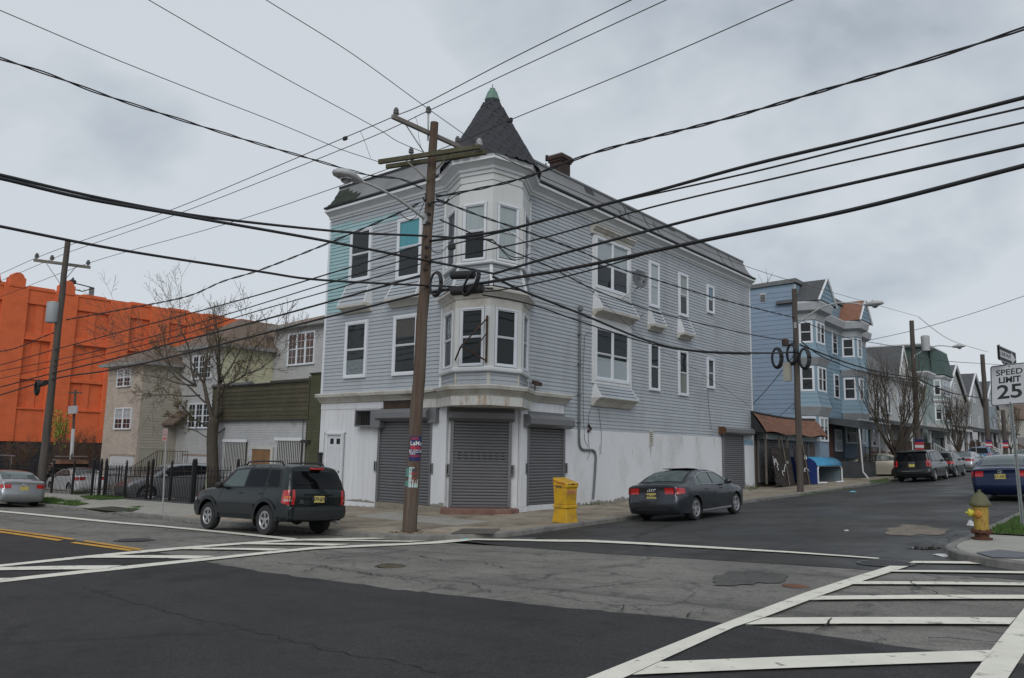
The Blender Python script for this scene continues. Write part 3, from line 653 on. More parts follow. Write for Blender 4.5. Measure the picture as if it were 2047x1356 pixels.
# ---- bay: four faces
def bayfac(a, b): return Fac(a, (b[0]-a[0], b[1]-a[1]), (b[1]-a[1], -(b[0]-a[0]))), math.dist(a, b)
inner = [(-17.95,18.3),(-16.1,18.3),(-16.1,20.1)]
poly_prism([P0,P1,P2,P3_,P4,(-16.1,20.1),(-16.1,18.3),(-17.95,18.3)], 1.95, 8.6).build('bay_core', m_bay, BB)
FB = [bayfac(a, b) for a, b in zip(BAYP, BAYP[1:])]
for i, (f, L) in enumerate(FB):
    # skirts of siding, the upper one flared
    for j in range(3):
        z0 = 1.97+j*.135; mbx = MB().prism(BP, .05, L-.05, 0, lambda v, f=f, z0=z0: f.w(v[0], z0+v[2], v[1])); mbx.build('siding_board', m_vinyl, BB)
    for j in range(6):
        z0 = 4.99+j*.128; t = 1-j/6; d0 = .22*t**1.3; d1 = .22*(max(0,t-1/6))**1.3; e = d0*.42
        f.fr; MB().add([f.w(-e+.04,z0,d0+.03), f.w(L+e-.04,z0,d0+.03), f.w(L+e-.04,z0+.134,d1+.006), f.w(-e+.04,z0+.134,d1+.006), f.w(-e+.04,z0+.012,d0-.02), f.w(L+e-.04,z0+.012,d0-.02)], [(0,1,2,3),(4,5,1,0)]).build('siding_board', m_vinyl, BB)
    for (za, zb, cu, sp) in ((2.52,4.36,None,.5),(5.84,7.72,m_curt if i in (1,2) else None,.52)):
        w0, w1 = (L*.13, L*.87) if i in (1,2) else (L*.18, L*.84)
        ww = W(f, w0, w1, za, zb, BB, tw=.065, dep=.11, curt=cu, cover=.5 if i == 1 else (.96 if i == 2 else 0), split=sp)
        if za < 3 and i in (0,3):      # leaded oval in the upper sash
            for rx, rz in ((.16,.32),(.09,.2)):
                uc, zc_ = (w0+w1)/2, zb-.5
                MB().tube([f.w(uc+rx*math.cos(a*PI/12), zc_+rz*math.sin(a*PI/12), .047) for a in range(25)], .008, 4).build('leading', m_pvc, ww)
# posts at the folds, rails, frieze
for p in BAYP:
    pass
ring = BAYP
mb = MB(); sweep(mb, ring, [(0,2.36),(.13,2.36),(.15,2.40),(.15,2.47),(.11,2.50),(0,2.50)]); mb.build('bay_rail', m_white, BB, bevel=.004)
mb = MB(); sweep(mb, ring, [(0,4.37),(.085,4.37),(.085,4.62),(.12,4.64),(.15,4.70),(.27,4.83),(.30,4.84),(.30,4.91),(.24,4.95),(0,4.97)]); mb.build('bay_cornice', m_ledge, BB)
mb = MB(); sweep(mb, ring, [(0,5.72),(.12,5.72),(.14,5.76),(.12,5.82),(0,5.82)]); mb.build('bay_rail', m_white, BB, bevel=.004)
mb = MB(); sweep(mb, ring, [(0,7.73),(.06,7.73),(.06,8.36),(0,8.36)]); mb.build('bay_frieze', m_bay, BB)
for i, p in enumerate(BAYP):
    a = BAYP[max(i-1,0)]; b = BAYP[min(i+1,4)]
    for (za, zb, dd, w, mt) in ((1.96,2.36,.035,.045,m_ledge),(2.5,4.37,.09,.13,m_bay),(5.82,7.73,.09,.13,m_bay)):
        q = []
        if i > 0: d = (Vector(a)-Vector(p)).normalized(); q.append((p[0]+d.x*w, p[1]+d.y*w))
        q.append(p)
        if i < 4: d = (Vector(b)-Vector(p)).normalized(); q.append((p[0]+d.x*w, p[1]+d.y*w))
        mb = MB(); sweep(mb, q, [(0,za),(dd,za),(dd,zb),(0,zb)]); mb.build('bay_post', mt, BB)
    if i in (1,2,3):   # flared corner strips of the upper skirt
        e_ = (Vector(p)-Vector((-16.55,18.7))).normalized(); s_ = Vector((-e_.y, e_.x))
        top = Vector(p)+e_*.03; bot = Vector(p)+e_*.27
        MB().add([(*(top-s_*.05),5.74),(*(top+s_*.05),5.74),(*(bot+s_*.05),4.98),(*(bot-s_*.05),4.98),(*(top-s_*.05-e_*.08),5.74),(*(top+s_*.05-e_*.08),5.74),(*(bot+s_*.05-e_*.1),4.98),(*(bot-s_*.05-e_*.1),4.98)], [(0,3,2,1),(0,4,7,3),(1,2,6,5)]).build('apron_trim', m_white, BB)
# rusty sign bracket left on the bay
sb = MB(); f2 = FB[1][0]
for a, b, r in (((.05,2.72,.15),(.62,3.05,.75),.028),((.62,3.05,.75),(1.17,2.66,.18),.028),((1.17,2.60,.16),(1.17,4.05,.16),.035),((1.17,3.95,.18),(.62,3.05,.75),.026),((1.17,3.5,.18),(.85,2.85,.5),.02)):
    sb.tube([f2.w(a[0],a[1],a[2]), f2.w(b[0],b[1],b[2])], r, 6)
sb.build('sign_bracket', m_iron2, BB)

# ---- main cornice and roof
PLN = [(XL,18.15), P0, P1, P2, P3_, P4, (-16,YR)]
mb = MB(); sweep(mb, BAYP, [(0,8.45),(.03,8.45),(.03,8.66),(.075,8.67),(.075,8.72),(0,8.72)]); mb.build('frieze_board', m_bay, BB)
mb = MB(); sweep(mb, PLN, [(0,8.72),(.05,8.72),(.07,8.78),(.12,8.80),(.14,8.88),(.30,9.00),(.37,9.01),(.37,9.10),(.32,9.12),(0,9.14)]); mb.build('cornice', m_white, BB)
LPL = [(XL,18.15),(-17.75,18.15)]; RPL = [(-16,19.95),(-16,YR)]
MP = [(.36,9.14),(.40,9.19),(.22,9.32),(.05,9.50),(-.12,9.78),(-.28,10.12),(-.28,10.21),(-.42,10.21),(-.6,9.9),(-.6,9.14)]
for pl in (LPL, RPL):
    mb = MB(); sweep(mb, pl, MP); mb.build('mansard_roof', m_mem, BB, smooth='auto')
    mb = MB(); sweep(mb, pl, [(.395,9.13),(.425,9.15),(.415,9.21),(.385,9.22)]); mb.build('drip_edge', m_tar, BB)
    mb = MB(); sweep(mb, pl, [(-.25,10.16),(-.25,10.235),(-.45,10.235),(-.45,10.2)]); mb.build('roof_edge_cap', m_tar if pl is LPL else m_mem, BB)
def mans(fac, u, t, e=.012):
    k = 1+t*4; i = min(4, int(k)); fr_ = k-i; a, b = MP[i], MP[min(i+1,5)]
    return fac.w(u, a[1]+(b[1]-a[1])*fr_, a[0]+(b[0]-a[0])*fr_+e)
for (u, wd, t0, t1) in ((7.9,.05,.1,.7),(8.6,.05,.45,1.0),(10.2,.035,.3,1.),(11.0,.05,.0,.9),(17.6,.04,0,1.),(18.9,.04,.5,1.),(6.0,.3,.82,1.0),(9.2,.4,.93,1.0),(12.6,.5,.93,1.0),(14.6,.4,.94,1.0)):
    mb = MB(); vs = []
    for k in range(7):
        t = t0+(t1-t0)*k/6; j = .03*math.sin(k*2.3+u); vs += [mans(RF,u-wd+j,t), mans(RF,u+wd+j,t)]
    mb.add(vs, [(2*k,2*k+1,2*k+3,2*k+2) for k in range(6)]); mb.build('tar_seam', m_tar, BB)
# green shingles showing where the membrane has come away
for r in range(8):
    t0, t1 = r*.115, (r+1)*.115+.02
    for k in range(10-max(0,r-4)*2):
        u = -8.32+k*.17+(r%2)*.05; 
        q = [mans(LF,u,t0,.030), mans(LF,u+.16,t0,.030), mans(LF,u+.16,t1,.016), mans(LF,u,t1,.016), mans(LF,u,t0,.005), mans(LF,u+.16,t0,.005)]
        MB().add(q, [(0,1,2,3),(4,5,1,0)]).build('shingle', m_green, BB)
# ---- turret roof of shaped shingles
TC = (-16.50,18.65); Z0, Z1, R0 = 9.16, 12.25, 1.60
tr = MB().lathe([(R0+.02,Z0-.02),(R0+.06,Z0),(.16,11.75)], 12, 0, lambda v: (TC[0]+v[0],TC[1]+v[1],v[2])).build('turret_roof', m_cone, BB)

mb = MB(); sweep(mb, BAYP, [(.38,9.10),(.40,9.14),(.12,9.19),(-.5,9.20),(-.5,9.10)]); mb.build('turret_eave', m_white, tr)
rows = 15; SH = {}
for i in range(rows):
    t = i/rows; zc = Z0+(11.75-Z0)*t; r = (R0+.06)+(.16-R0-.06)*t; dz = (11.75-Z0)/rows; dr = (.10-R0)/rows
    n = max(6, int(2*PI*r/.36)); w = 2*PI*r/n*.5*.97
    prof = [(-w*.62,-.02),(w*.62,-.02),(w,dz*.30),(w,dz*1.25),(-w,dz*1.25),(-w,dz*.30)]
    sl_ = math.atan2(-dr, dz)
    vs = [(.034-math.tan(sl_)*q, p, q) for p, q in prof]+[(.004-math.tan(sl_)*q, p, q) for p, q in prof]
    me = MB().add(vs, [(0,1,2,3,4,5)]+[(6+k,6+(k+1)%6,(k+1)%6,k) for k in range(6)]).mesh('shingle', m_cone)
    for k in range(n):
        a = 2*PI*(k+.5*(i%2))/n
        inst('shingle', me, tr, (TC[0]+math.cos(a)*r, TC[1]+math.sin(a)*r, zc), (0,0,a))
cp = MB().lathe([(.23,11.70),(.27,11.74),(.16,12.05),(.10,12.12),(.10,12.16)], 8, 0, lambda v: (TC[0]+v[0],TC[1]+v[1],v[2])).build('turret_cap', m_copper, BB)
MB().tube([(TC[0],TC[1],12.1),(TC[0],TC[1],12.32)], .015, 5).build('finial', m_copper, cp)
# ---- chimney
cb_ = brick_mat('chimney_brick', (.05,.020,.016), (.032,.016,.014), (.05,.045,.04), .21, .07, .8)
cx0, cx1, cy0, cy1 = -18.8, -18.2, 25.0, 25.65
mb = MB().box((cx0,cy0,9.9),(cx1,cy1,11.4), 1).box((cx0,cy0,11.4),(cx1,cy1,12.0)).box((cx0-.05,cy0-.05,12.0),(cx1+.05,cy1+.05,12.1)).box((cx0-.1,cy0-.1,12.1),(cx1+.1,cy1+.1,12.26)).box((cx0-.05,cy0-.05,12.26),(cx1+.05,cy1+.05,12.32),1)
ch = mb.build('chimney', [cb_, M('flaking_paint', (.3,.3,.29), .8, .2, 4, .5, 30, stain=(.04,.04,.04), samt=.9, sscale=2)], BB)
MB().box((cx0-.16,cy0-.1,12.1),(cx0-.06,cy0,12.35)).box((cx0-.14,cy0-.12,11.5),(cx0-.10,cy0-.08,12.0)).build('chimney_strap', m_tar, ch)

# ---- shopfront
mb = MB(); sweep(mb, [(XL-.02,18.15), P0, P1, P2, P3_, P4, (-16,22.35)], [(0,1.60),(.10,1.60),(.14,1.66),(.26,1.78),(.33,1.80),(.36,1.90),(.33,1.93),(.1,1.965),(0,1.965)]); mb.build('shopfront_cornice', m_ledge, BB, bevel=.004)
mb = MB(); sweep(mb, [(-18.75,18.15), P0, P1, P2, P3_, P4, (-16,20.25)], [(0,1.32),(.16,1.32),(.16,1.60),(0,1.60)]); mb.build('sign_fascia', m_rust, BB)
poly_prism([P0,P1,P2,P3_,P4,(-16.1,20.1),(-17.7,18.3)], 1.32, 1.58).build('soffit', m_rust, BB)
strip(LF, -8.33, -4.80, 1.36, 1.60, 0, .045, m_plank, 'fascia_board')
strip(LF, -4.78, -2.85, 1.32, 1.58, 0, .03, M('bare_brown_board', (.055,.035,.025), .85, .3, 5), 'fascia_board')
for i in range(13):
    u = -8.33+i*.262
    if -7.96 < u+.13 < -6.85: LF.box(MB(), u, u+.255, .50, 1.35, 0, .03).build('wall_plank', m_plank, BB)
    else: LF.box(MB(), u, u+.255, -1.93, 1.35, 0, .03).build('wall_plank', m_plank, BB)
strip(LF, -8.33, -5.0, -2.35, -1.93, -.02, .06, m_plank, 'base_board'); strip(LF, -5.0, -2.2, -2.35, -1.86, -.02, .05, m_stone, 'foundation')
strip(LF, -2.25, -1.62, -1.85, 1.33, 0, .10, m_plank, 'pilaster', bevel=.01); strip(RF, 1.62, 1.97, -1.83, 1.33, 0, .10, m_plank, 'pilaster', bevel=.01)
strip(LF, -2.75, -1.55, -2.2, -1.86, 0, .15, m_stone, 'foundation_stone', bevel=.03); strip(RF, 1.55, 2.0, -2.1, -1.84, 0, .13, m_plank, 'foundation_stone', bevel=.02)
strip(RF, 2.0, 4.15, -2.1, -1.80, 0, .05, m_plank, 'base_board')
for i in range(7): strip(RF, 2.0+i*.3, 2.0+i*.3+.292, 1.28, 1.60, 0, .05, m_plank, 'wall_plank')
strip(RF, 1.97, 4.1, .95, 1.27, 0, .06, m_shutbox, 'fascia_board')
# door
dm = M('white_door', (.60,.62,.65), .45, .03, 3)
d_ = MB(); LF.box(d_, -7.85, -7.76, -1.95, .42, .03, .12); LF.box(d_, -6.95, -6.86, -1.95, .42, .03, .12); LF.box(d_, -7.85, -6.86, .42, .50, .03, .13); df = d_.build('door_frame', m_white, BB, bevel=.006)
dd = LF.box(MB(), -7.76, -6.95, -1.93, .41, .0, .055).build('door', dm, BB)
for (a, b) in ((-7.67,-7.41),(-7.30,-7.04)):
    LF.box(MB(), a+.03, b-.03, .08, .28, .056, .062).build('pane', m_dark, dd)
    for (za, zb) in ((-.85,-.02),(-1.75,-1.0)):
        m2 = MB(); 
        for q in ((a,b,za,za+.03),(a,b,zb-.03,zb),(a,a+.03,za+.03,zb-.03),(b-.03,b,za+.03,zb-.03)): LF.box(m2, q[0],q[1],q[2],q[3], .056, .068)
        m2.build('door_panel', dm, dd)
MB().lathe([(.0,0),(.03,.0),(.03,.02),(.022,.05),(0,.06)], 10, 0, lambda v: LF.w(-7.04+v[0], -.92+v[1], .06+v[2])).build('door_knob', m_iron, dd)
mb = MB(); LF.box(mb, -8.22, -8.08, -.80, -.30, .03, .15); LF.box(mb, -8.26, -8.06, -.32, -.24, .03, .18); mb.build('mailbox', M('black_metal', (.02,.02,.022), .5), BB, bevel=.01)
# window fan grille
mb = MB(); LF.box(mb, -6.0,-5.95,.70,1.30,0,.30); LF.box(mb,-5.15,-5.10,.70,1.30,0,.30); LF.box(mb,-5.95,-5.15,1.25,1.30,0,.30); LF.box(mb,-5.95,-5.15,.70,.75,0,.30); LF.box(mb,-5.95,-5.15,.75,1.25,.0,.05)
vg = mb.build('vent_grille', m_shutbox, BB)
LF.box(MB(),-5.95,-5.15,.75,1.25,.051,.06).build('vent_back', m_dark, vg)
for i in range(8): LF.box(MB(), -5.88+i*.095, -5.865+i*.095, .75, 1.25, .27, .285).build('bar', m_iron, vg)
strip(LF, -5.10, -4.62, .66, 1.30, 0, .33, m_shutbox, 'vent_box', bevel=.01)

SLAT = {}
def shutter(fac, u0, u1, z0, z1, hu0, hu1, hz0, hz1, hd, rd=.10, back=.0, locks=True, rusty=False, bump=None, parent=BB):
    s = fac.box(MB(), u0+.1, u1-.1, z0, z1, back, back+.010).build('roller_shutter', m_shut, parent)
    for ua in (u0, u1-.11): fac.box(MB(), ua, ua+.11, z0, z1, back, back+rd).build('guide_rail', m_shutbox, s, bevel=.006)
    n = int((z1-z0)/.098); L = u1-u0-.22
    prof = [(.0,0),(.028,.004),(.046,.03),(.046,.062),(.026,.090),(0,.094)]
    key = (round(L,3), fac.u.x, fac.u.y)
    if key not in SLAT: SLAT[key] = MB().prism(prof, 0, L, 0, lambda v: (fac.u.x*v[0]+fac.n.x*v[1], fac.u.y*v[0]+fac.n.y*v[1], v[2])).mesh('slat', m_shut)
    for i in range(n): inst('slat', SLAT[key], s, fac.w(u0+.11, z0+.06+i*.098, back+.012))
    fac.box(MB(), u0+.11, u1-.11, z0, z0+.06, back, back+.06).build('bottom_rail', m_shut, s)
    h = hz1-hz0
    if hz1 > hz0:
        prof = [(0,hz0+.02),(hd*.55,hz0),(hd,hz0+h*.25),(hd,hz0+h*.72),(hd*.72,hz1),(0,hz1)]
        mb = MB().prism(prof, hu0, hu1, 0, fac.fr); hs = mb.build('shutter_housing', m_shutbox, s, bevel=.008)
        if rusty: MB().prism(prof, hu0-.012, hu0-.002, 0, fac.fr).build('housing_end', M('rusted_end', (.10,.045,.022), .9, .3, 6, .4, 30), s)
    if locks:
        for u in (u0-.10, u1-.02):
            mb = MB(); fac.box(mb, u, u+.12, z0+1.0, z0+1.35, back+.0, back+rd+.03); mb.build('lock_box', m_shutbox, s)
            fac.box(MB(), u+.02, u+.06, z0+1.04, z0+1.31, back+rd+.031, back+rd+.036).build('lock_slot', m_dark, s)
    return s
shutter(LF, -4.95, -2.25, -1.84, 1.0, -4.80, -2.25, .88, 1.30, .42)
shutter(CF, .06, 2.05, -1.84, 1.0, -.02, 2.12, .88, 1.28, .30)
sh3 = shutter(RF, 1.99, 4.12, -1.78, .85, 1.74, 4.22, .74, 1.16, .44)
for r_ in range(3):
    for k in range(8): CF.box(MB(), .32+k*.20, .43+k*.20, -.33+r_*.098*1.0, -.318+r_*.098, .055, .064).build('vent_slot', m_dark, BB.children[-1] if 0 else BB)
strip(LF, -2.32, -1.95, .82, 1.30, .0, .26, m_shutbox, 'motor_box')
mb = MB(); mb.add([CF.w(-.12,-2.2,0),CF.w(2.3,-2.2,0),CF.w(2.3,-2.2,.35),CF.w(2.0,-2.2,.68),CF.w(.1,-2.2,.68),CF.w(-.2,-2.2,.35)]+[CF.w(-.12,-1.86,0),CF.w(2.3,-1.86,0),CF.w(2.3,-1.86,.35),CF.w(2.0,-1.86,.68),CF.w(.1,-1.86,.68),CF.w(-.2,-1.86,.35)], [(6,7,8,9,10,11)]+[(k,(k+1)%6,6+(k+1)%6,6+k) for k in range(6)]); mb.build('door_step', m_redstep, BB, bevel=.03)
# white stucco of the side street front, small vent, side door shutter
strip(RF, 4.16, 17.05, -2.4, ZS+.02, 0, .035, m_stucco, 'stucco_panel', bevel=.01)
mb = MB(); RF.box(mb, 10.06,10.12,.30,.88,.03,.06); RF.box(mb,10.36,10.42,.30,.88,.03,.06); RF.box(mb,10.12,10.36,.82,.88,.03,.06); RF.box(mb,10.12,10.36,.30,.36,.03,.06)
vv = mb.build('wall_vent', m_ledge, BB); RF.box(MB(),10.12,10.36,.36,.82,.036,.04).build('vent_back', M('vent_shadow', (.12,.11,.10), .9), vv)
for i in range(5): RF.box(MB(),10.12,10.36,.38+i*.09,.43+i*.09,.04,.055).build('louvre', m_ledge, vv)
shutter(RF, 17.08, 19.55, -1.72, .98, 16.75, 20.2, .92, 1.28, .42, locks=False, rusty=True)
strip(RF, 19.6, 20.78, -2.0, .72, 0, .06, m_plank, 'wall_plank'); strip(RF, 19.6, 20.78, .45, .70, .06, .065, M('blue_paint', (.2,.33,.42), .7), 'paint_band')
# conduit, wires and floodlight
mb = MB(); pts = [RF.w(5.0,5.15,.08), RF.w(4.98,.45,.08), RF.w(5.02,.2,.08), RF.w(5.12,.08,.08), RF.w(5.3,.04,.08), RF.w(5.85,.04,.08), RF.w(6.0,-.02,.08), RF.w(6.08,-.2,.08), RF.w(6.0,-1.0,.08), RF.w(5.9,-1.72,.08)]
mb.tube(pts, .045, 8); cdt = mb.build('conduit', m_pipe, BB, smooth='auto')
MB().lathe([(.04,0),(.10,.02),(.10,.14),(.05,.2)], 10, 0, lambda v: (RF.w(5.0+v[0],5.1+v[2],.1+v[1]))).build('weatherhead', m_pipe, cdt)
for zz in (4.2,3.1,2.0,1.0): RF.box(MB(), 4.90, 5.08, zz, zz+.03, .0, .13).build('strap', m_pipe, cdt)
def wallcable(pts, r=.008, name='wall_cable', d=.05): MB().tube([RF.w(a,b,d) for a,b in pts], r, 4).build(name, m_tar, BB)
wallcable([(5.35,4.2),(5.25,3.0),(5.3,1.2),(5.38,.4),(5.6,.15)]); wallcable([(6.0,2.0),(5.65,1.3),(5.6,.7),(5.7,-.1),(5.55,-.3)]); wallcable([(15.6,3.0),(15.7,2.0),(15.9,1.1)]); wallcable([(6.3,1.6),(6.5,.6),(6.45,-.1)])
wallcable([(5.35,4.2),(5.5,4.35),(6.3,4.4),(7.4,4.6),(8.8,5.1),(9.7,5.7)])
mb = MB(); MB.tube(mb, [RF.w(5.6,.95,.06),RF.w(5.72,.8,.10),RF.w(5.55,.7,.06)], .05, 5); mb.build('cable_clamp', m_iron2, BB)
fl = MB(); fl.box((-.10,-.16,0),(.10,.16,.12), 0, lambda v: (-15.72+v[0], 20.35+v[1], 2.14+v[2]+v[0]*-.4)); fl.tube([(-15.8,20.35,1.95),(-15.8,20.35,2.15)], .02, 5); fl.tube([(-15.85,20.0,2.0),(-15.85,20.0,2.25)], .012, 4); fl.build('floodlight', m_iron2, BB)
mb = MB().tube([(-19.5,17.75,1.74),(-18.6,17.75,1.76),(-17.6,17.62,1.82),(-17.2,17.45,1.84)], .014, 5).tube([(-17.25,17.45,1.84),(-17.0,17.4,1.84)], .05, 8); mb.build('wall_lamp_arm', m_iron2, BB)

# grime with a ragged upper edge where rain splashes the foot of the walls
m_grime = M('splash_grime', (.27,.255,.225), .95, .2, 4, .3, 30, stain=(.16,.14,.11), samt=.8, sscale=5)
def grime(fac, u0, u1, zf, h, d, sd):
    rr = random.Random(sd); n = int((u1-u0)/.07); hh = [max(.01, h*(.35+.45*math.sin(i*.13+sd)**2+rr.uniform(-.25,.35))) for i in range(n+1)]; mb = MB()
    mb.add([p for i in range(n+1) for p in (fac.w(u0+(u1-u0)*i/n, zf(u0+(u1-u0)*i/n), d), fac.w(u0+(u1-u0)*i/n, zf(u0+(u1-u0)*i/n)+hh[i], d))], [(2*i,2*i+2,2*i+3,2*i+1) for i in range(n)]); mb.build('grime_band', m_grime, BB)
grime(RF, 4.3, 17.0, lambda u: gs(-15.9,18.15+u)-.02, .20, .040, 1); grime(RF, 19.65, 20.75, lambda u: gs(-15.9,18.15+u)-.02, .3, .066, 2)
grime(LF, -8.3, -5.02, lambda u: max(-1.93, gs(-16+u,18.1)), .10, .064, 3); grime(LF, -2.24, -1.63, lambda u: -1.85, .12, .105, 4)
for k, (u, z, w, h) in enumerate(((6.4,.2,.05,.5),(10.2,.28,.16,.5),(12.9,.7,.05,.35),(16.2,.72,.07,.5),(8.8,.1,.03,.4),(14.4,.74,.04,.6))):
    rr = random.Random(k); n = 8; MB().add([p for i in range(n+1) for p in (RF.w(u-w*(1-i/n)*rr.uniform(.5,1), z-h*i/n, .0385), RF.w(u+w*(1-i/n)*rr.uniform(.5,1), z-h*i/n, .0385))], [(2*i,2*i+1,2*i+3,2*i+2) for i in range(n)]).build('drip_stain', M('drip_grey', (.44,.44,.42), .9, .1, 6), BB)

# ================================================================ VEHICLES
def paint(name, col, metal=.4, rough=.32, coat=.45):
    m = M(name, col, rough, .02, .6, metal=metal, coat=coat, local=True); m.node_tree.nodes['Principled BSDF'].inputs['Coat Roughness'].default_value = .06; return m
def carglass(name, tint, spec=.5): 
    if name in MC: return MC[name]
    m = bpy.data.materials.new(name); m.use_nodes = True; b = m.node_tree.nodes['Principled BSDF']; b.inputs['Base Color'].default_value = (*tint,1); b.inputs['Roughness'].default_value = .04; b.inputs['IOR'].default_value = 1.45; b.inputs['Specular IOR Level'].default_value = spec; MC[name] = m; return m
g_dark = carglass('tinted_glass', (.003,.004,.005), .28); g_clear = carglass('car_glass', (.09,.115,.115))
m_tyre = M('tyre_rubber', (.022,.022,.023), .85, .15, 12, local=True); m_rim = M('alloy', (.42,.42,.43), .35, .05, 4, metal=.7, local=True); m_rimd = M('wheel_shadow', (.02,.02,.02), .8)
m_trim = M('black_plastic', (.018,.018,.019), .6, .08, 8, local=True); m_chrome = M('chrome', (.6,.6,.62), .18, 0, 1, metal=1., local=True)
m_red = M('red_lens', (.42,.012,.014), .2, .08, 5, coat=.8, local=True); m_redl = M('red_lens_pale', (.5,.06,.06), .2, .1, 5, coat=.8, local=True); m_amber = M('amber_lens', (.6,.20,.03), .2, .08, 5, coat=.8, local=True); m_clear = M('clear_lens', (.5,.52,.54), .15, .1, 5, coat=.8, local=True)
m_plate = M('number_plate_yellow', (.50,.42,.12), .5, .05, 5, local=True); m_plate2 = M('plate_ink', (.03,.03,.05), .6); m_under = M('underbody', (.008,.008,.008), .9)

class Car:
    def __init__(s, top, half, belt, wr, wx, R, arch=None, ends=(.10,.14), r=.07, Rw=None, crown=.035, sill=.24, tw=.21, bulge=.03):
        s.top = top; s.L = max(p[0] for p in top); s.half = half; s.belt = belt; s.wr = wr; s.wx = wx; s.R = R; s.arch = arch or R+.06; s.ends = ends; s.r = r; s.crown = crown; s.sill = sill; s.tw = tw; s.bulge = bulge
        s.H = max(p[1] for p in top)
    def plan(s, x):
        k = 1.
        for d, e in ((x, s.ends[0]), (s.L-x, s.ends[1])):
            if d < .75: k -= e*(1-d/.75)**2.4
        return k
    def W(s, x, z):
        if z < s.belt: t = (s.belt-z)/s.belt; k = .975+s.bulge*math.sin(min(1, t*1.6)*PI)*.8-.05*max(0, t-.55)
        else: t = (z-s.belt)/(s.H-s.belt); k = .975-(.975-s.wr)*min(1.1, t)**1.12
        return s.half*s.plan(x)*k
    def dtop(s, x, z):
        d = 9
        for a, b in zip(s.top, s.top[1:]):
            vx, vz = b[0]-a[0], b[1]-a[1]; l = vx*vx+vz*vz; t = clamp(((x-a[0])*vx+(z-a[1])*vz)/l) if l else 0
            d = min(d, math.hypot(x-a[0]-vx*t, z-a[1]-vz*t))
        return d
    def sy(s, x, z):
        d = s.dtop(x, z); r = s.r
        return s.W(x, z)-(r*(1-math.sqrt(max(0, 1-(1-min(d,r)/r)**2))))
    def fill(s, poly, step, extra=()):
        P = []; n = len(poly)
        for i in range(n):
            a, b = Vector(poly[i]), Vector(poly[(i+1)%n]); k = max(1, int((b-a).length/step+.5)); P += [a+(b-a)*j/k for j in range(k)]
        nb = len(P); xs = [p[0] for p in poly]; zs = [p[1] for p in poly]
        def inside(x, y):
            r = False; j = n-1
            for i in range(n):
                if (poly[i][1] > y) != (poly[j][1] > y) and x < (poly[j][0]-poly[i][0])*(y-poly[i][1])/(poly[j][1]-poly[i][1])+poly[i][0]: r = not r
                j = i
            return r
        x = min(xs)+step*.5
        while x < max(xs):
            z = min(zs)+step*.5
            while z < max(zs):
                if inside(x, z): P.append(Vector((x, z)))
                z += step
            x += step
        P += [Vector(e_) for e_ in extra if inside(*e_)]
        r_ = geometry.delaunay_2d_cdt(P, [(i,(i+1)%nb) for i in range(nb)], [list(range(nb))], 1, 1e-4)
        return r_[0], r_[2]
    def bottom(s):
        B = [(s.top[-1][0]-.02, s.sill+.02)]
        for wx in sorted(s.wx, reverse=True):
            a0 = math.asin(clamp((s.sill-s.R)/s.arch, -1, 1))
            for k in range(13):
                a = a0+(PI-2*a0)*k/12; B.append((wx+s.arch*math.cos(a), s.R+s.arch*math.sin(a)))
        B.append((s.top[0][0]+.02, s.sill+.04)); return B
    def body(s, mb, m=0):
        T = []
        for a, b in zip(s.top, s.top[1:]):
            k = max(1, int(math.dist(a,b)/.14+.5)); T += [(a[0]+(b[0]-a[0])*j/k, a[1]+(b[1]-a[1])*j/k) for j in range(k)]
        T.append(s.top[-1]); s.T = T; n = len(T); s.NT = []
        for i in range(n):
            a, b = T[max(0,i-1)], T[min(n-1,i+1)]; dx, dz = b[0]-a[0], b[1]-a[1]; l = math.hypot(dx,dz); s.NT.append((-dz/l, dx/l))
        S = [-1,-.92,-.7,-.4,0,.4,.7,.92,1]
        vs = [s.tp(i, q) for i in range(n) for q in S]; k = len(S)
        mb.add(vs, [(i*k+j, i*k+j+1, (i+1)*k+j+1, (i+1)*k+j) for i in range(n-1) for j in range(k-1)], m)
        poly = [tuple(p) for p in T]+s.bottom()
        # rings that follow the rounded shoulder
        extra = [(x-nx*d, z-nz*d) for (x,z),(nx,nz) in zip(T, s.NT) for d in (.012,.03,.055,s.r)]
        V, F_ = s.fill(poly, .11, extra)
        for sgn in (1,-1):
            vs = [(v.x, sgn*s.sy(v.x,v.y), v.y) for v in V]
            mb.add(vs, [tuple(f) if sgn < 0 else tuple(reversed(f)) for f in F_], m)
    def tp(s, i, q, off=0.):
        i0 = int(i); f = i-i0; i1 = min(len(s.T)-1, i0+1)
        x = s.T[i0][0]*(1-f)+s.T[i1][0]*f; z = s.T[i0][1]*(1-f)+s.T[i1][1]*f
        nx = s.NT[i0][0]*(1-f)+s.NT[i1][0]*f; nz = s.NT[i0][1]*(1-f)+s.NT[i1][1]*f
        c = s.crown*(1-q*q)+off; return (x+nx*c, q*(s.W(x,z)-s.r), z+nz*c)
    def tz(s, x, upper=True, lo=0, hi=None):
        'profile index where the outline passes x (upper chain)'
        best = None
        for i in range(len(s.T)-1):
            a, b = s.T[i], s.T[i+1]
            if b[0] > a[0] and a[0] <= x <= b[0]: 
                z = a[1]
                if best is None or z > s.T[best[0]][1]: best = (i, (x-a[0])/(b[0]-a[0]))
        return best[0]+best[1]
    def zi(s, z, rear=True):
        n = len(s.T); R_ = range(n-1) if rear else range(n-2, -1, -1)
        for i in R_:
            a, b = s.T[i], s.T[i+1]
            if rear and a[1] <= z <= b[1] and b[1] > a[1]: return i+(z-a[1])/(b[1]-a[1])
            if not rear and b[1] <= z <= a[1] and a[1] > b[1]: return i+(a[1]-z)/(a[1]-b[1])
        return 0
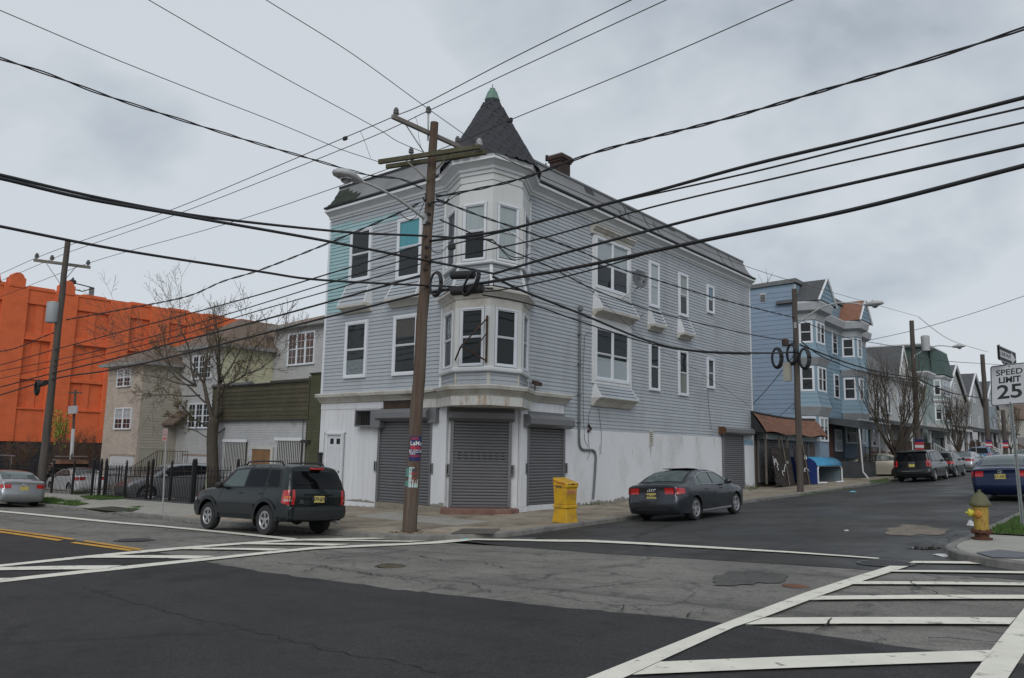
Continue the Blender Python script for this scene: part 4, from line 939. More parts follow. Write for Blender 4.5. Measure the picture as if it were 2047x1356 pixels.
    def spatch(s, mb, poly, off, side, m=0, step=.16):
        V, F_ = s.fill(poly, step); mb.add([(v.x, side*(s.sy(v.x,v.y)+off), v.y) for v in V], [tuple(f) if side < 0 else tuple(reversed(f)) for f in F_], m)
    def tpatch(s, mb, i0, i1, ya, yb, off=.008, m=0, n=None):
        'patch on the top / end skin, i = outline index, y half-widths: ya/yb = (left,right) at i0 / i1'
        n = n or max(2, int(abs(i1-i0)*2)); k = 8; vs = []
        for a in range(n+1):
            t = a/n; i = i0+(i1-i0)*t; l = ya[0]+(yb[0]-ya[0])*t; r = ya[1]+(yb[1]-ya[1])*t
            x = s.T[int(i)][0]; z = s.T[int(i)][1]; w = s.W(x,z)-s.r
            for b in range(k+1): vs.append(s.tp(i, clamp((l+(r-l)*b/k)/w, -1.0, 1.0), off))
        mb.add(vs, [(a*(k+1)+b, a*(k+1)+b+1, (a+1)*(k+1)+b+1, (a+1)*(k+1)+b) for a in range(n) for b in range(k)], m)

def wheel(parent, x, y, R, tw, rimr, style, side, rm=None):
    fr = lambda v: (x+v[0], y+side*v[2], R+v[1])
    t = MB().lathe([(rimr,-tw),(R*.93,-tw),(R,-tw*.8),(R,-tw*.2),(R*.93,0),(rimr+.012,0),(rimr,-.02)], 28, 0, fr).build('wheel', m_tyre, parent, smooth='auto')
    rm = rm or m_rim; mb = MB()
    mb.lathe([(rimr,-.03),(rimr+.008,-.004),(rimr-.012,.0),(rimr-.035,-.02),(rimr-.035,-.1)], 28, 0, fr)
    mb.lathe([(0,-.012),(.05,-.012),(.06,-.03),(.05,-.09)], 12, 0, fr)
    sp = 5; 
    for k in range(sp):
        a = 2*PI*k/sp+.3
        offs = ((-.10,.028),(.10,.028)) if style == 'double' else ((0,.052),)
        for da, w in offs:
            c, sn = math.cos(a+da), math.sin(a+da); c0, s0 = math.cos(a), math.sin(a)
            r0, r1 = .04, rimr-.02
            def pt(r, q, h): cc, ss = (c, sn) if r > .1 else (c0, s0); return fr((r*cc-q*ss, r*ss+q*cc, h))
            mb.add([pt(r0,-w,-.02),pt(r0,w,-.02),pt(r1,w*.72,-.012),pt(r1,-w*.72,-.012),pt(r0,-w,-.06),pt(r0,w,-.06),pt(r1,w*.72,-.05),pt(r1,-w*.72,-.05)], [(0,1,2,3),(0,3,7,4),(1,5,6,2),(4,7,6,5)])
    mb.build('rim', rm, t); MB().lathe([(rimr-.01,-.12),(0,-.12)], 20, 0, fr).build('shade_disc', m_rimd, t)  # near-black disc behind the spokes: shade inside the wheel put into its colour
def make_car(nm, label, cat, c, col, loc, fwd, group, win, rearlamp, plate=None, glass=None, rear_glass=None, front_glass=None, rims='double', rimr=.22, clad=None, extras=None, rails=False, badge=None, handles=True, plate_col=None, plate_s=.62, sidemould=None, doorlines=(), wiper=False, chrome=False, hl=True, scale=1.0, belt_chrome=False, pz=None):
    root = thing(nm, (0,0,0), label, cat, group); gl = glass or g_dark
    mb = MB(); c.body(mb); 
    b = mb.build('body', col, root); me = b.data
    bm = bmesh.new(); bm.from_mesh(me); bmesh.ops.remove_doubles(bm, verts=bm.verts, dist=.004)
    bmesh.ops.recalc_face_normals(bm, faces=bm.faces)
    bm.to_mesh(me); bm.free(); autosmooth(b, 48)
    # underbody
    hw = c.half-c.tw-.07; mb = MB(); mb.box((.28,-hw,c.sill-.02),(c.L-.3,hw,c.belt*.8))
    xs = sorted([c.wx[0]-c.arch, c.wx[0]+c.arch, c.wx[1]-c.arch, c.wx[1]+c.arch])
    for a, q in ((.2,xs[0]),(xs[1],xs[2]),(xs[3],c.L-.3)): mb.box((a,-c.half*.9,c.sill+.005),(q,c.half*.9,c.sill+.2))
    mb.build('underbody', m_under, root)
    for wx in c.wx:
        for sd in (1,-1): wheel(root, wx, sd*(c.half-.025), c.R, c.tw, rimr, rims, sd)
    # glass
    for sd in (1,-1):
        for k, (poly, gm) in enumerate(win):
            mbw = MB(); c.spatch(mbw, poly, .010, sd); w = mbw.build('side_window', gm or gl, root, smooth=True)
        # black surround behind the side windows
    if c.surround:
        for sd in (1,-1):
            mbw = MB(); c.spatch(mbw, c.surround, .005, sd); mbw.build('window_surround', m_trim, root, smooth=True)
            if belt_chrome:
                P = c.surround; q = []
                mbw = MB(); n = len(P)
                pts = [(x, sd*(c.sy(x,z)+.012), z) for i in range(n) for t in (0,.5) for x, z in [(P[i][0]+(P[(i+1)%n][0]-P[i][0])*t, P[i][1]+(P[(i+1)%n][1]-P[i][1])*t)]]
                mbw.tube(pts+[pts[0]], .010, 4); mbw.build('window_trim', m_chrome, root)
    mb = MB(); i0, i1 = c.tz(rear_glass[0]), c.tz(rear_glass[1]); c.tpatch(mb, i0, i1, (-rear_glass[2],rear_glass[2]), (-rear_glass[3],rear_glass[3])); mb.build('rear_window', (rear_glass[4] if len(rear_glass) > 4 else gl), root, smooth=True)
    mb = MB(); i0, i1 = c.tz(front_glass[0]), c.tz(front_glass[1]); c.tpatch(mb, i0, i1, (-front_glass[2],front_glass[2]), (-front_glass[3],front_glass[3])); mb.build('windscreen', g_clear, root, smooth=True)
    # rear lamps: pieces on the end skin and wrapped round the side
    for sd in (1,-1):
        first = None
        for (za, zb, ya, yb, sx, mt) in rearlamp:
            mb = MB(); 
            if yb is not None:
                l, r = sorted((sd*ya, sd*yb)); c.tpatch(mb, c.zi(za), c.zi(zb), (l,r), (l,r), .012)
            if sx: c.spatch(mb, [(c.tp(c.zi(za),1)[0]+.001, za), (sx, za+(zb-za)*.12), (sx-.03, zb-(zb-za)*.05), (c.tp(c.zi(zb),1)[0]+.001, zb)], .012, sd, step=.03)
            if first is None: first = mb.build('tail_light', mt, root, smooth=True)
            else: mb.build('lens', mt, first, smooth=True)
    if hl:
        for sd in (1,-1):
            mb = MB(); z0 = c.belt*.66; l, r = sorted((sd*c.half*.5, sd*c.half*.86)); c.tpatch(mb, c.zi(z0+.12, False), c.zi(z0, False), (l,r), (l,r), .012)
            c.spatch(mb, [(c.L-.30,z0+.05),(c.L-.10,z0),(c.L-.10,z0+.10),(c.L-.32,z0+.12)], .012, sd, step=.08); mb.build('headlight', m_clear, root, smooth=True)
    # number plate
    z = pz or plate_s; i = c.zi(z); x = c.tp(i, 0)[0]-.012
    if plate:
        p = MB().box((x-.012,-.155,z-.08),(x,.155,z+.08)).build('number_plate', plate_col or m_plate, root)
        if plate.strip(): text_mb(plate, .115, lambda v: (x-.014-v[2]*.5, -v[0], z+v[1]), bold=.003).build('lettering', m_plate2, p)
    if chrome:
        mb = MB(); i = c.zi(chrome); xx = c.tp(i,0)[0]; mb.box((xx-.02,-.55,chrome-.012),(xx,.55,chrome+.012)); mb.build('chrome_bar', m_chrome, root)
    if badge:
        i = c.zi(badge[1]); xx = c.tp(i,0)[0]; badge[0](root, xx, badge[1])
    if handles:
        for sd in (1,-1):
            for hx in handles:
                y = sd*(c.sy(hx, c.belt-.1)+.012); MB().box((hx-.09,y-.014,c.belt-.13),(hx+.09,y+.014,c.belt-.10)).build('door_handle', col, root, bevel=.008)
    for sd in (1,-1):
        mx_ = c.mirror; y = c.sy(mx_, c.belt)*sd
        mb = MB().lathe([(.02,-.11),(.085,-.09),(.105,0),(.085,.085),(.02,.10)], 10, 0, lambda v: (mx_+v[0]*.9, y+sd*(.13+v[2]*.9), c.belt+.07+v[1]*.85)); mr = mb.build('mirror', col if clad is None else m_trim, root, smooth=True)
        MB().tube([(mx_+.02,y-sd*.02,c.belt+.02),(mx_,y+sd*.08,c.belt+.05)], .022, 5).build('mirror_arm', m_trim, mr)
    for dl in doorlines:
        for sd in (1,-1):
            mb = MB(); pts = [(x, sd*(c.sy(x,z)+.002), z) for x, z in dl]; 
            mb.tube(pts, .005, 3); mb.build('door_seam', m_under, root)
    if clad:
        for sd in (1,-1):
            for poly, mt in clad:
                mb = MB(); c.spatch(mb, poly, .016, sd, step=.12); mb.build('cladding', mt, root, smooth=True)
    if rails:
        for sd in (1,-1):
            y = sd*(c.half*c.wr-.09); mb = MB(); zr = c.H+.02
            mb.tube([(rails[0],y,zr-.03),(rails[0]+.1,y,zr+.05),((rails[0]+rails[1])/2,y,zr+.07),(rails[1]-.1,y,zr+.05),(rails[1],y,zr-.04)], .022, 6); mb.build('roof_rail', m_trim, root, smooth=True)
    if wiper:
        x0, z0_, x1, z1_ = wiper; mb = MB(); mb.tube([(x0-.03,-.05,z0_),(x1-.03,.45,z1_)], .012, 4).tube([(x1-.02,.15,z1_+.03),(x1-.06,.62,z1_+.01)], .009, 4); mb.build('wiper', m_trim, root)
    if extras: extras(root, c)
    # turn so that +x of the model points along fwd, resting on the road
    fx, fy = Vector(fwd).normalized(); L2 = c.L/2
    rx_, ry_ = loc
    za = g(rx_, ry_); zb = g(rx_+fx*(c.wx[1]-c.wx[0])*scale, ry_+fy*(c.wx[1]-c.wx[0])*scale); pit = math.atan2(zb-za, (c.wx[1]-c.wx[0])*scale)
    side_z = (g(rx_-fy*.8, ry_+fx*.8)-g(rx_+fy*.8, ry_-fx*.8))/1.6
    Rm = Matrix.Rotation(math.atan2(fy,fx),4,'Z') @ Matrix.Rotation(-pit,4,'Y') @ Matrix.Rotation(math.atan(side_z),4,'X')
    off = Rm @ Vector((-c.wx[0]*scale,0,0)); root.matrix_world = Matrix.Translation(Vector((rx_, ry_, za+.012))+off) @ Rm @ Matrix.Scale(scale,4)
    return root
def badge_text(s, size, mat=m_chrome, dy=0., dz=0.):
    def f(root, x, z): text_mb(s, size, lambda v: (x-.012-v[2], dy-v[0], z+dz+v[1]), bold=.002).build('badge', mat, root)
    return f
def badge_rings(root, x, z):
    mb = MB()
    for k in range(4): mb.tube([(x-.016, -.09+k*.06+.038*math.cos(a*PI/8), z+.038*math.sin(a*PI/8)) for a in range(17)], .006, 4)
    mb.build('badge', m_chrome, root)
def badge_oval(root, x, z):
    MB().tube([(x-.016, .065*math.cos(a*PI/8), z+.042*math.sin(a*PI/8)) for a in range(17)], .008, 4).tube([(x-.016, .028*math.cos(a*PI/8), z+.038*math.sin(a*PI/8)) for a in range(17)], .006, 4).build('badge', m_chrome, root)

# --- dark green estate off-roader on the main street
jeep = Car([(.16,.40),(.03,.44),(0,.56),(0,.70),(.05,.73),(.10,.74),(.085,.95),(.10,1.10),(.20,1.38),(.30,1.60),(.38,1.67),(.55,1.71),(1.2,1.74),(2.1,1.74),(2.72,1.69),(3.02,1.47),(3.36,1.17),(3.44,1.14),(3.9,1.10),(4.3,1.02),(4.48,.90),(4.56,.74),(4.62,.70),(4.62,.50),(4.52,.38)], .92, 1.12, .76, (1.02,3.71), .365, arch=.45, ends=(.07,.11), sill=.36, r=.08)
jeep.surround = [(.42,1.16),(3.26,1.13),(2.72,1.60),(2.1,1.655),(1.2,1.66),(.62,1.63)]; jeep.mirror = 3.02
m_jg = paint('dark_green_paint', (.006,.012,.012), .35, .3); m_jc = M('grey_cladding', (.018,.021,.023), .55, .08, 5, local=True)
def jeep_x(root, c):
    MB().box((.15,-.17,1.625),(.30,.17,1.675)).build('brake_light', m_red, root, bevel=.01)
    i = c.zi(1.02); x = c.tp(i,0)[0]
    MB().box((x-.035,-.42,.995),(x,.42,1.035)).build('tailgate_handle', m_jg, root, bevel=.012)
    mb = MB(); c.tpatch(mb, c.zi(.62), c.zi(.70), (-.84,.84), (-.84,.84), .03); c.tpatch(mb, c.zi(.44), c.zi(.62), (-.84,.84), (-.84,.84), .022); mb.build('bumper', m_jc, root, smooth=True)
    text_mb('JEEP', .05, lambda v: (x-.014-v[2], .52-v[0], .86+v[1])).build('badge', m_chrome, root); text_mb('LAREDO', .04, lambda v: (x-.014-v[2], .52-v[0], .81+v[1])).build('badge', m_chrome, root)
    MB().tube([(.25,-.55,.36),(-.05,-.58,.33)], .035, 8).build('exhaust', m_rim, root)
    mb = MB().tube([(.9,.55,.38),(.9,-.55,.38)], .06, 8).lathe([(0,-.14),(.12,-.1),(.14,0),(.12,.1),(0,.14)], 10, 0, lambda v: (.9+v[0],v[1],.38+v[2])); mb.build('axle', m_under, root)
Sj = g_dark
archp = lambda cx, R, r0, r1, z0: [(cx+(r1)*math.cos(a), R+(r1)*math.sin(a)) for a in [math.radians(d) for d in range(0,181,15)]]+[(cx+(r0)*math.cos(a), R+(r0)*math.sin(a)) for a in [math.radians(d) for d in range(180,-1,-15)]]
SX, SY = -17.2, 12.15
make_car('suv', 'dark green off-road estate car parked at the kerb near the wooden utility pole', 'car', jeep, m_jg, (SX, SY), (-1,0), None,
    win=[([(.50,1.19),(1.06,1.185),(1.08,1.61),(.68,1.60)], None), ([(1.13,1.185),(1.98,1.175),(1.98,1.62),(1.15,1.62)], None), ([(2.04,1.175),(3.08,1.155),(2.62,1.58),(2.04,1.62)], g_clear)],
    rearlamp=[(.76,1.12,.70,.90,.33,m_red),(.90,.97,.78,.90,.26,m_amber),(.845,.89,.78,.90,.26,m_clear)], plate='N79-JDM', pz=.90, glass=g_dark, rear_glass=(.115,.285,.78,.68), front_glass=(2.80,3.30,.66,.78), rims='double', rimr=.215,
    clad=[([(.06,.46),(.52,.46),(.52,.74),(.06,.74)], m_jc), ([(1.50,.48),(3.22,.48),(3.22,.74),(1.50,.74)], m_jc), ([(4.2,.46),(4.6,.5),(4.6,.72),(4.2,.76)], m_jc), (archp(1.02,.365,.452,.545,0), m_jc), (archp(3.71,.365,.452,.545,0), m_jc)],
    rails=(.75,2.45), handles=(1.28,2.18), doorlines=([(1.10,1.16),(1.12,.95),(1.42,.62),(1.5,.40)], [(2.01,1.16),(2.01,.42)], [(3.0,1.13),(3.12,.9),(3.14,.42)]), wiper=(.17,1.18,.14,1.26), extras=jeep_x)
# --- charcoal saloon on the side street
aud = Car([(.16,.22),(.04,.28),(.0,.42),(.0,.58),(.04,.70),(.09,.86),(.06,.98),(.10,1.01),(.25,1.035),(.60,1.065),(.80,1.15),(1.05,1.27),(1.35,1.37),(1.65,1.415),(2.1,1.43),(2.5,1.42),(2.85,1.36),(3.25,1.18),(3.62,.99),(3.75,.955),(4.15,.90),(4.45,.81),(4.62,.70),(4.70,.52),(4.69,.32),(4.60,.22)], .913, .985, .72, (1.02,3.83), .335, arch=.385, ends=(.13,.17), sill=.22, r=.09, bulge=.035)
aud.surround = [(1.02,1.02),(3.30,.985),(3.0,1.18),(2.62,1.345),(2.1,1.375),(1.6,1.345),(1.22,1.22)]; aud.mirror = 3.06
m_ag = paint('charcoal_paint', (.047,.053,.063), .6, .26)
def aud_x(root, c):
    for k in range(1): pass
    mb = MB(); c.tpatch(mb, c.tz(1.62), c.tz(2.3), (-.42,.42), (-.42,.42), .012); mb.build('sunroof', g_dark, root, smooth=True)
    MB().box((1.56,-.44,1.485),(2.2,.44,1.50), 0, lambda v: (v[0], v[1], v[2]-(v[0]-1.56)*.06)).build('sunroof_panel', m_trim, root, bevel=.01)
    mb = MB(); c.tpatch(mb, c.zi(.34), c.zi(.42), (-.5,.5), (-.62,.62), .012); mb.build('bumper_insert', m_trim, root)
    x = c.tp(c.zi(.76),0)[0]; text_mb('A4', .06, lambda v: (x-.014-v[2], .55-v[0], .76+v[1])).build('badge', m_chrome, root); text_mb('2.0T', .05, lambda v: (x-.014-v[2], -.5-v[0], .78+v[1])).build('badge', m_chrome, root)
    for sd in (1,-1):
        mb = MB(); c.spatch(mb, [(1.42,.24),(3.42,.24),(3.42,.30),(1.42,.28)], .012, sd); mb.build('sill_trim', m_rim, root, smooth=True)
A_kw = dict(win=[([(1.10,1.04),(1.38,1.035),(1.36,1.27),(1.28,1.22)], None), ([(1.43,1.035),(2.16,1.02),(2.16,1.36),(1.66,1.335),(1.42,1.27)], None), ([(2.24,1.02),(3.16,1.005),(2.92,1.18),(2.60,1.32),(2.24,1.36)], None)])
make_car('saloon_car', 'charcoal grey saloon with tilted sunroof parked beside the white stucco wall', 'car', aud, m_ag, (-11.3, 21.2), (0,1), None, glass=g_clear, **A_kw,
    rearlamp=[(.78,.96,.42,.84,.40,m_red),(.80,.84,.55,.84,.3,m_redl)], plate='C98-AMC', pz=.74, rear_glass=(.68,1.52,.66,.55), front_glass=(2.78,3.50,.56,.70), rims='single', rimr=.225, handles=(1.75,2.75), badge=(badge_rings,.90), belt_chrome=True,
    doorlines=([(1.40,1.03),(1.42,.8),(1.42,.62)], [(2.20,1.02),(2.22,.7),(2.24,.24)], [(3.20,1.0),(3.30,.7),(3.30,.24)], [(.12,.66),(.5,.70),(.66,.72)]), extras=aud_x)
# --- other cars
def sedan(dx=0, H=1.46, half=.88, L=4.55): 
    k = L/4.7; h = H/1.43
    c = Car([(x*k, z*h) for x, z in aud.top], half, .985*h, .74, (1.02*k, 3.76*k), .32, arch=.37, ends=(.12,.16), sill=.23, r=.09)
    c.surround = [(x*k, z*h) for x, z in aud.surround]; c.mirror = 3.06*k; c.k = (k, h); return c
def sed_win(c, gm=None): k, h = c.k; return [([(x*k, z*h) for x, z in p], gm) for p, _ in A_kw['win']]
def sed_kw(c, gm=None, **kw):
    k, h = c.k; d = dict(win=sed_win(c, gm), rear_glass=(.68*k,1.52*k,.66,.55), front_glass=(2.78*k,3.50*k,.56,.70), handles=(1.75*k,2.75*k), doorlines=([(2.20*k,1.02*h),(2.22*k,.7*h),(2.24*k,.26)],), rimr=.2, glass=gm or g_clear); d.update(kw); return d
GS = 'cars parked along the side street'; GM_ = 'cars parked along the main street'
silver = paint('silver_paint', (.40,.41,.425), .7, .3); blue = paint('navy_paint', (.006,.015,.055), .4, .25); black = paint('black_paint', (.008,.009,.011), .3, .25); cream = paint('beige_paint', (.50,.47,.38), .3, .35); lblue = paint('pale_blue_paint', (.10,.17,.26), .5, .3); greyp = paint('grey_paint', (.16,.165,.17), .5, .3); whitep = paint('white_paint', (.62,.63,.64), .0, .3)
cc = sedan(H=1.43, half=.875, L=4.49)
make_car('saloon_car', 'silver saloon seen from behind at the left edge, parked at the main street kerb', 'car', cc, silver, (-36.3, 12.0), (-1,0), GM_, **sed_kw(cc, rearlamp=[(.74,.90,.46,.84,.36,m_red)], plate=' ', pz=.74, badge=(badge_oval,.88)))
cc = sedan(H=1.48, half=.91, L=4.8)
make_car('saloon_car', 'dark blue saloon parked behind the speed limit sign on the right', 'car', cc, blue, (-3.95, 31.2), (0,1), GS, **sed_kw(cc, rearlamp=[(.80,.98,.48,.86,.42,m_red),(.82,.88,.52,.72,None,m_redl)], plate='N21-HCX', pz=.80, badge=(badge_oval,.95)))
cc = sedan(H=1.45, half=.91, L=4.8)
make_car('saloon_car', 'silver saloon parked in front of the black crossover further up the side street', 'car', cc, silver, (-11.6, 69.5), (0,1), GS, scale=1.05, **sed_kw(cc, rearlamp=[(.80,.93,.36,.86,.42,m_red)], plate=' ', pz=.80, plate_col=whitep, badge=(badge_oval,.93)))
van = Car([(.16,.26),(.03,.32),(.0,.45),(.0,.62),(.04,.66),(.05,1.0),(.06,1.12),(.16,1.45),(.24,1.66),(.34,1.73),(.7,1.76),(1.6,1.77),(2.6,1.76),(3.2,1.70),(3.6,1.50),(4.1,1.18),(4.3,1.10),(4.7,1.0),(5.0,.85),(5.12,.65),(5.14,.4),(5.05,.25)], .985, 1.08, .82, (1.02,4.10), .35, arch=.41, ends=(.06,.15), sill=.25, r=.09)
van.surround = [(.38,1.13),(4.02,1.08),(3.56,1.40),(3.2,1.60),(2.6,1.67),(1.0,1.67),(.5,1.62)]; van.mirror = 3.72
def van_x(root, c):
    MB().box((.10,-.8,1.66),(.32,.8,1.70)).build('spoiler', black, root, bevel=.015)
make_car('minivan', 'black minivan parked on the side street beside the bare street tree', 'minivan', van, black, (-10.95, 51.2), (0,1), GS, scale=1.03,
    win=[([(.5,1.16),(1.4,1.15),(1.4,1.63),(.62,1.6)], None),([(1.46,1.15),(2.56,1.14),(2.56,1.64),(1.46,1.635)], None),([(2.62,1.14),(3.86,1.11),(3.52,1.36),(3.16,1.57),(2.62,1.64)], None)],
    rearlamp=[(.92,1.20,.74,.97,.2,m_red),(.86,.93,.76,.97,.18,m_redl)], plate=' ', pz=.93, rear_glass=(.075,.235,.84,.76), front_glass=(3.3,4.18,.68,.82), rims='single', rimr=.22, handles=(2.2,2.8), badge=(badge_text('DODGE',.09),1.08), chrome=.62, extras=van_x)
cx = Car([(.16,.28),(.03,.33),(.0,.5),(.02,.7),(.08,.85),(.10,1.05),(.26,1.22),(.42,1.50),(.52,1.58),(.9,1.64),(1.6,1.66),(2.3,1.65),(2.8,1.57),(3.2,1.33),(3.5,1.10),(3.6,1.06),(4.1,.98),(4.4,.88),(4.6,.7),(4.64,.45),(4.55,.27)], .94, 1.06, .76, (.95,3.72), .36, arch=.42, ends=(.10,.16), sill=.25, r=.09)
cx.surround = [(.66,1.20),(3.26,1.08),(2.80,1.48),(2.3,1.57),(1.6,1.58),(1.0,1.52)]; cx.mirror = 3.02
cxw = [([(.86,1.22),(1.36,1.17),(1.36,1.54),(1.06,1.50)], None),([(1.42,1.17),(2.14,1.14),(2.14,1.56),(1.42,1.55)], None),([(2.2,1.14),(3.1,1.1),(2.72,1.46),(2.2,1.55)], None)]
ckw = dict(win=cxw, rear_glass=(.13,.46,.76,.62), front_glass=(2.86,3.44,.64,.76), rims='double', rimr=.235, handles=(1.6,2.35))
make_car('crossover', 'black crossover parked between the black minivan and the silver saloon', 'car', cx, black, (-10.9, 57.6), (0,1), GS, rearlamp=[(.86,1.04,.45,.90,.48,m_red)], plate=' ', pz=.72, **ckw)
make_car('crossover', 'pale blue estate car seen above the roof of the far silver saloon', 'car', cx, lblue, (-13.2, 88.5), (0,1), GS, rearlamp=[(.86,1.12,.70,.90,.40,m_red)], plate=' ', pz=.72, scale=1.12, **{**ckw, 'glass': g_dark})
make_car('crossover', 'silver crossover with dark windows parked in the driveway behind the black iron fence', 'car', cx, silver, (-36.2, 20.2), (-.14,-1), None, scale=1.05, rearlamp=[(.86,1.04,.45,.90,.48,m_red)], **ckw)
cc = sedan(H=1.46, half=.88, L=4.6)
make_car('saloon_car', 'cream car partly hidden by the bare tree and the black minivan', 'car', cc, cream, (-13.7, 57.8), (-1,-.4), None, scale=1.12, **sed_kw(cc, rearlamp=[(.78,.96,.42,.84,.40,m_red)]))
cc = sedan(H=1.42, half=.88, L=4.5)
make_car('saloon_car', 'grey saloon in the distance between the pale blue estate and the sign pole', 'car', cc, greyp, (-11.0, 104), (0,-1), GS, **sed_kw(cc, rearlamp=[(.78,.96,.42,.84,.40,m_red)]))
make_car('saloon_car', 'white saloon in the far distance at the right edge, behind the dark blue saloon', 'car', cc, whitep, (-11.6, 116), (.6,-1), GS, **sed_kw(cc, rearlamp=[(.78,.96,.42,.84,.40,m_red)]))
make_car('saloon_car', 'white car behind the iron fence, seen to either side of the left utility pole', 'car', cc, whitep, (-46.8, 19.0), (-1,0), None, scale=1.0, **sed_kw(cc, rearlamp=[(.78,.96,.42,.84,.40,m_red)]))

# ================================================================ LEFT: LOW STORE, BRICK HOUSES, ORANGE BUILDING
m_wbrick = brick_mat('white_painted_brick', (.47,.475,.48), (.43,.435,.44), (.33,.33,.33), .30, .10, .6, stain=(.24,.20,.15), var=.12, samt=.65)
m_gbrick = brick_mat('olive_painted_brick', (.085,.085,.045), (.075,.078,.042), (.05,.05,.03), .30, .10, .8, stain=(.045,.045,.035), var=.2)
m_tbrick = brick_mat('tan_brick', (.46,.385,.31), (.37,.31,.255), (.42,.39,.36), .24, .08, .5, var=.1)
m_gybrick = brick_mat('pale_grey_brick', (.47,.465,.46), (.40,.395,.39), (.33,.33,.33), .24, .08, .5, var=.08)
m_tansid = M('tan_siding', (.38,.355,.295), .6, .06, 2, island=.04); m_yel = M('pale_yellow_siding', (.52,.51,.36), .6, .06, 2, island=.04)
m_roofbr = M('brown_shingle_roof', (.155,.11,.085), .9, .2, 3, .5, 30, stain=(.09,.06,.05), samt=.5); m_gutter = M('white_gutter', (.50,.50,.49), .6, .1, 3, stain=(.25,.24,.2), samt=.5, sscale=3)
m_olshing = M('olive_shingle', (.085,.078,.048), .9, .18, 4, .6, 50, stain=(.05,.045,.032), samt=.6, sscale=2, island=.18)
m_plywood = M('weathered_plywood', (.22,.12,.055), .8, .2, 3, .3, 30, stain=(.10,.055,.03), samt=.7, sscale=2, stretch=(4,4,.5))
m_boarded = M('boarded_window', (.085,.08,.06), .8, .25, 4, stretch=(6,6,.6))
# --- low white store with olive shingled parapet
ST = thing('store_building', (-29,18.4,-2.3), 'low white painted brick store with an olive green parapet and barred windows', 'building')
S1 = Fac((-24.55,18.4),(1,0),(0,-1))
def bx(name, a, b, mat, par, bevel=0): return MB().box(a, b).build(name, mat, par, bevel=bevel)
bx('wall', (-32.7,18.42,-3.2), (-24.6,34,2.2), m_wbrick, ST)
u0, z0 = S1.px(444, 842); u1, z1 = S1.px(624, 770)
for r in range(17):
    zz = 1.02+r*.088
    for k in range(1): 
        S1.box(MB(), -8.1, -.72, zz, zz+.094, 0, .075-.02*(r%2)).build('shingle_course', m_olshing, ST)
strip(S1, -8.15, -.70, 2.50, 2.56, -.2, .12, m_tar, 'coping', ST); strip(S1, -8.15, -5.2, 2.56, 2.66, -.2, .10, M('weathered_board', (.16,.16,.17), .8, .2, 3), 'coping', ST)
strip(S1, -.70, .02, -2.4, 2.76, 0, .16, m_gbrick, 'brick_pier', ST); strip(S1, -.74, .05, 2.76, 2.82, -.02, .2, m_tar, 'coping', ST); strip(S1, -8.15, -7.85, -2.6, 1.0, 0, .06, M('pale_olive_paint', (.30,.32,.20), .8, .15, 4, .4, 30), 'brick_pier', ST)
MB().tube([S1.w(-.86,2.7,.1), S1.w(-.86,-1.9,.1)], .04, 6).build('downpipe', m_gbrick, ST); MB().tube([S1.w(-1.2,1.0,.05), S1.w(-1.18,-.9,.05), S1.w(-1.35,-1.05,.05)], .015, 4).build('wall_cable', m_tar, ST)
strip(S1, -7.9, -.9, .98, 1.03, 0, .12, m_tar, 'ledge', ST)
for (a, b, c_, d) in ((452,883,491,943),(556,880,602,950)):
    q = S1.rect(a, b, c_, d)
    w = strip(S1, q[0], q[1], q[2], q[3], 0, .02, m_boarded, 'window', ST)
    mb = MB(); S1.box(mb, q[0]-.08, q[1]+.08, q[3]-.02, q[3]+.10, .10, .14); mb.build('bar_head', m_white, w)
    n = int((q[1]-q[0])/.115)
    for i in range(n+1): 
        u = q[0]+(q[1]-q[0])*i/n; S1.box(MB(), u-.009, u+.009, q[2]-.05, q[3]+.1, .10, .118).build('bar', m_white, w)
    for zz in (q[3]-.02, q[2]+(q[3]-q[2])*.45, q[2]): S1.box(MB(), q[0]-.1, q[1]+.1, zz-.012, zz+.012, .085, .10).build('bar', M('rusty_bar', (.2,.13,.08), .8, .3, 9), w)
q = S1.rect(506, 893, 541, 1005)
dj = strip(S1, q[0], q[1]-.14, -2.1, q[3]-.1, 0, .035, m_plywood, 'door', ST)
mb = MB(); S1.box(mb, q[0]-.05, q[1], q[3]-.1, q[3], 0, .07); S1.box(mb, q[1]-.14, q[1], -2.1, q[3]-.1, 0, .07); mb.build('door_frame', m_ledge, ST)
S1.box(MB(), -.95, -.5, -.02+.12, .10+.12, .16, .30).build('lamp_box', m_iron, ST)
def siding(fac, u0, u1, z0, z1, rev, mat, parent, thick=.022):
    prof = [(0,.01),(thick,0),(thick+.004,.01),(.005,rev+.01),(0,rev+.01)]; L = u1-u0
    me = MB().prism(prof, 0, L, 0, lambda v: (fac.u.x*v[0]+fac.n.x*v[1], fac.u.y*v[0]+fac.n.y*v[1], v[2])).mesh('siding_board', mat)
    n = int(round((z1-z0)/rev))
    for i in range(n): inst('siding_board', me, parent, fac.w(u0, z0+i*rev))
def eave(pl, z, parent, over=.45):
    mb = MB(); sweep(mb, pl, [(-.1,z),(over-.05,z),(over-.05,z-.02),(over,z-.02),(over+.1,z+.14),(over-.02,z+.16),(-.1,z+.2)]); mb.build('gutter', m_gutter, parent)
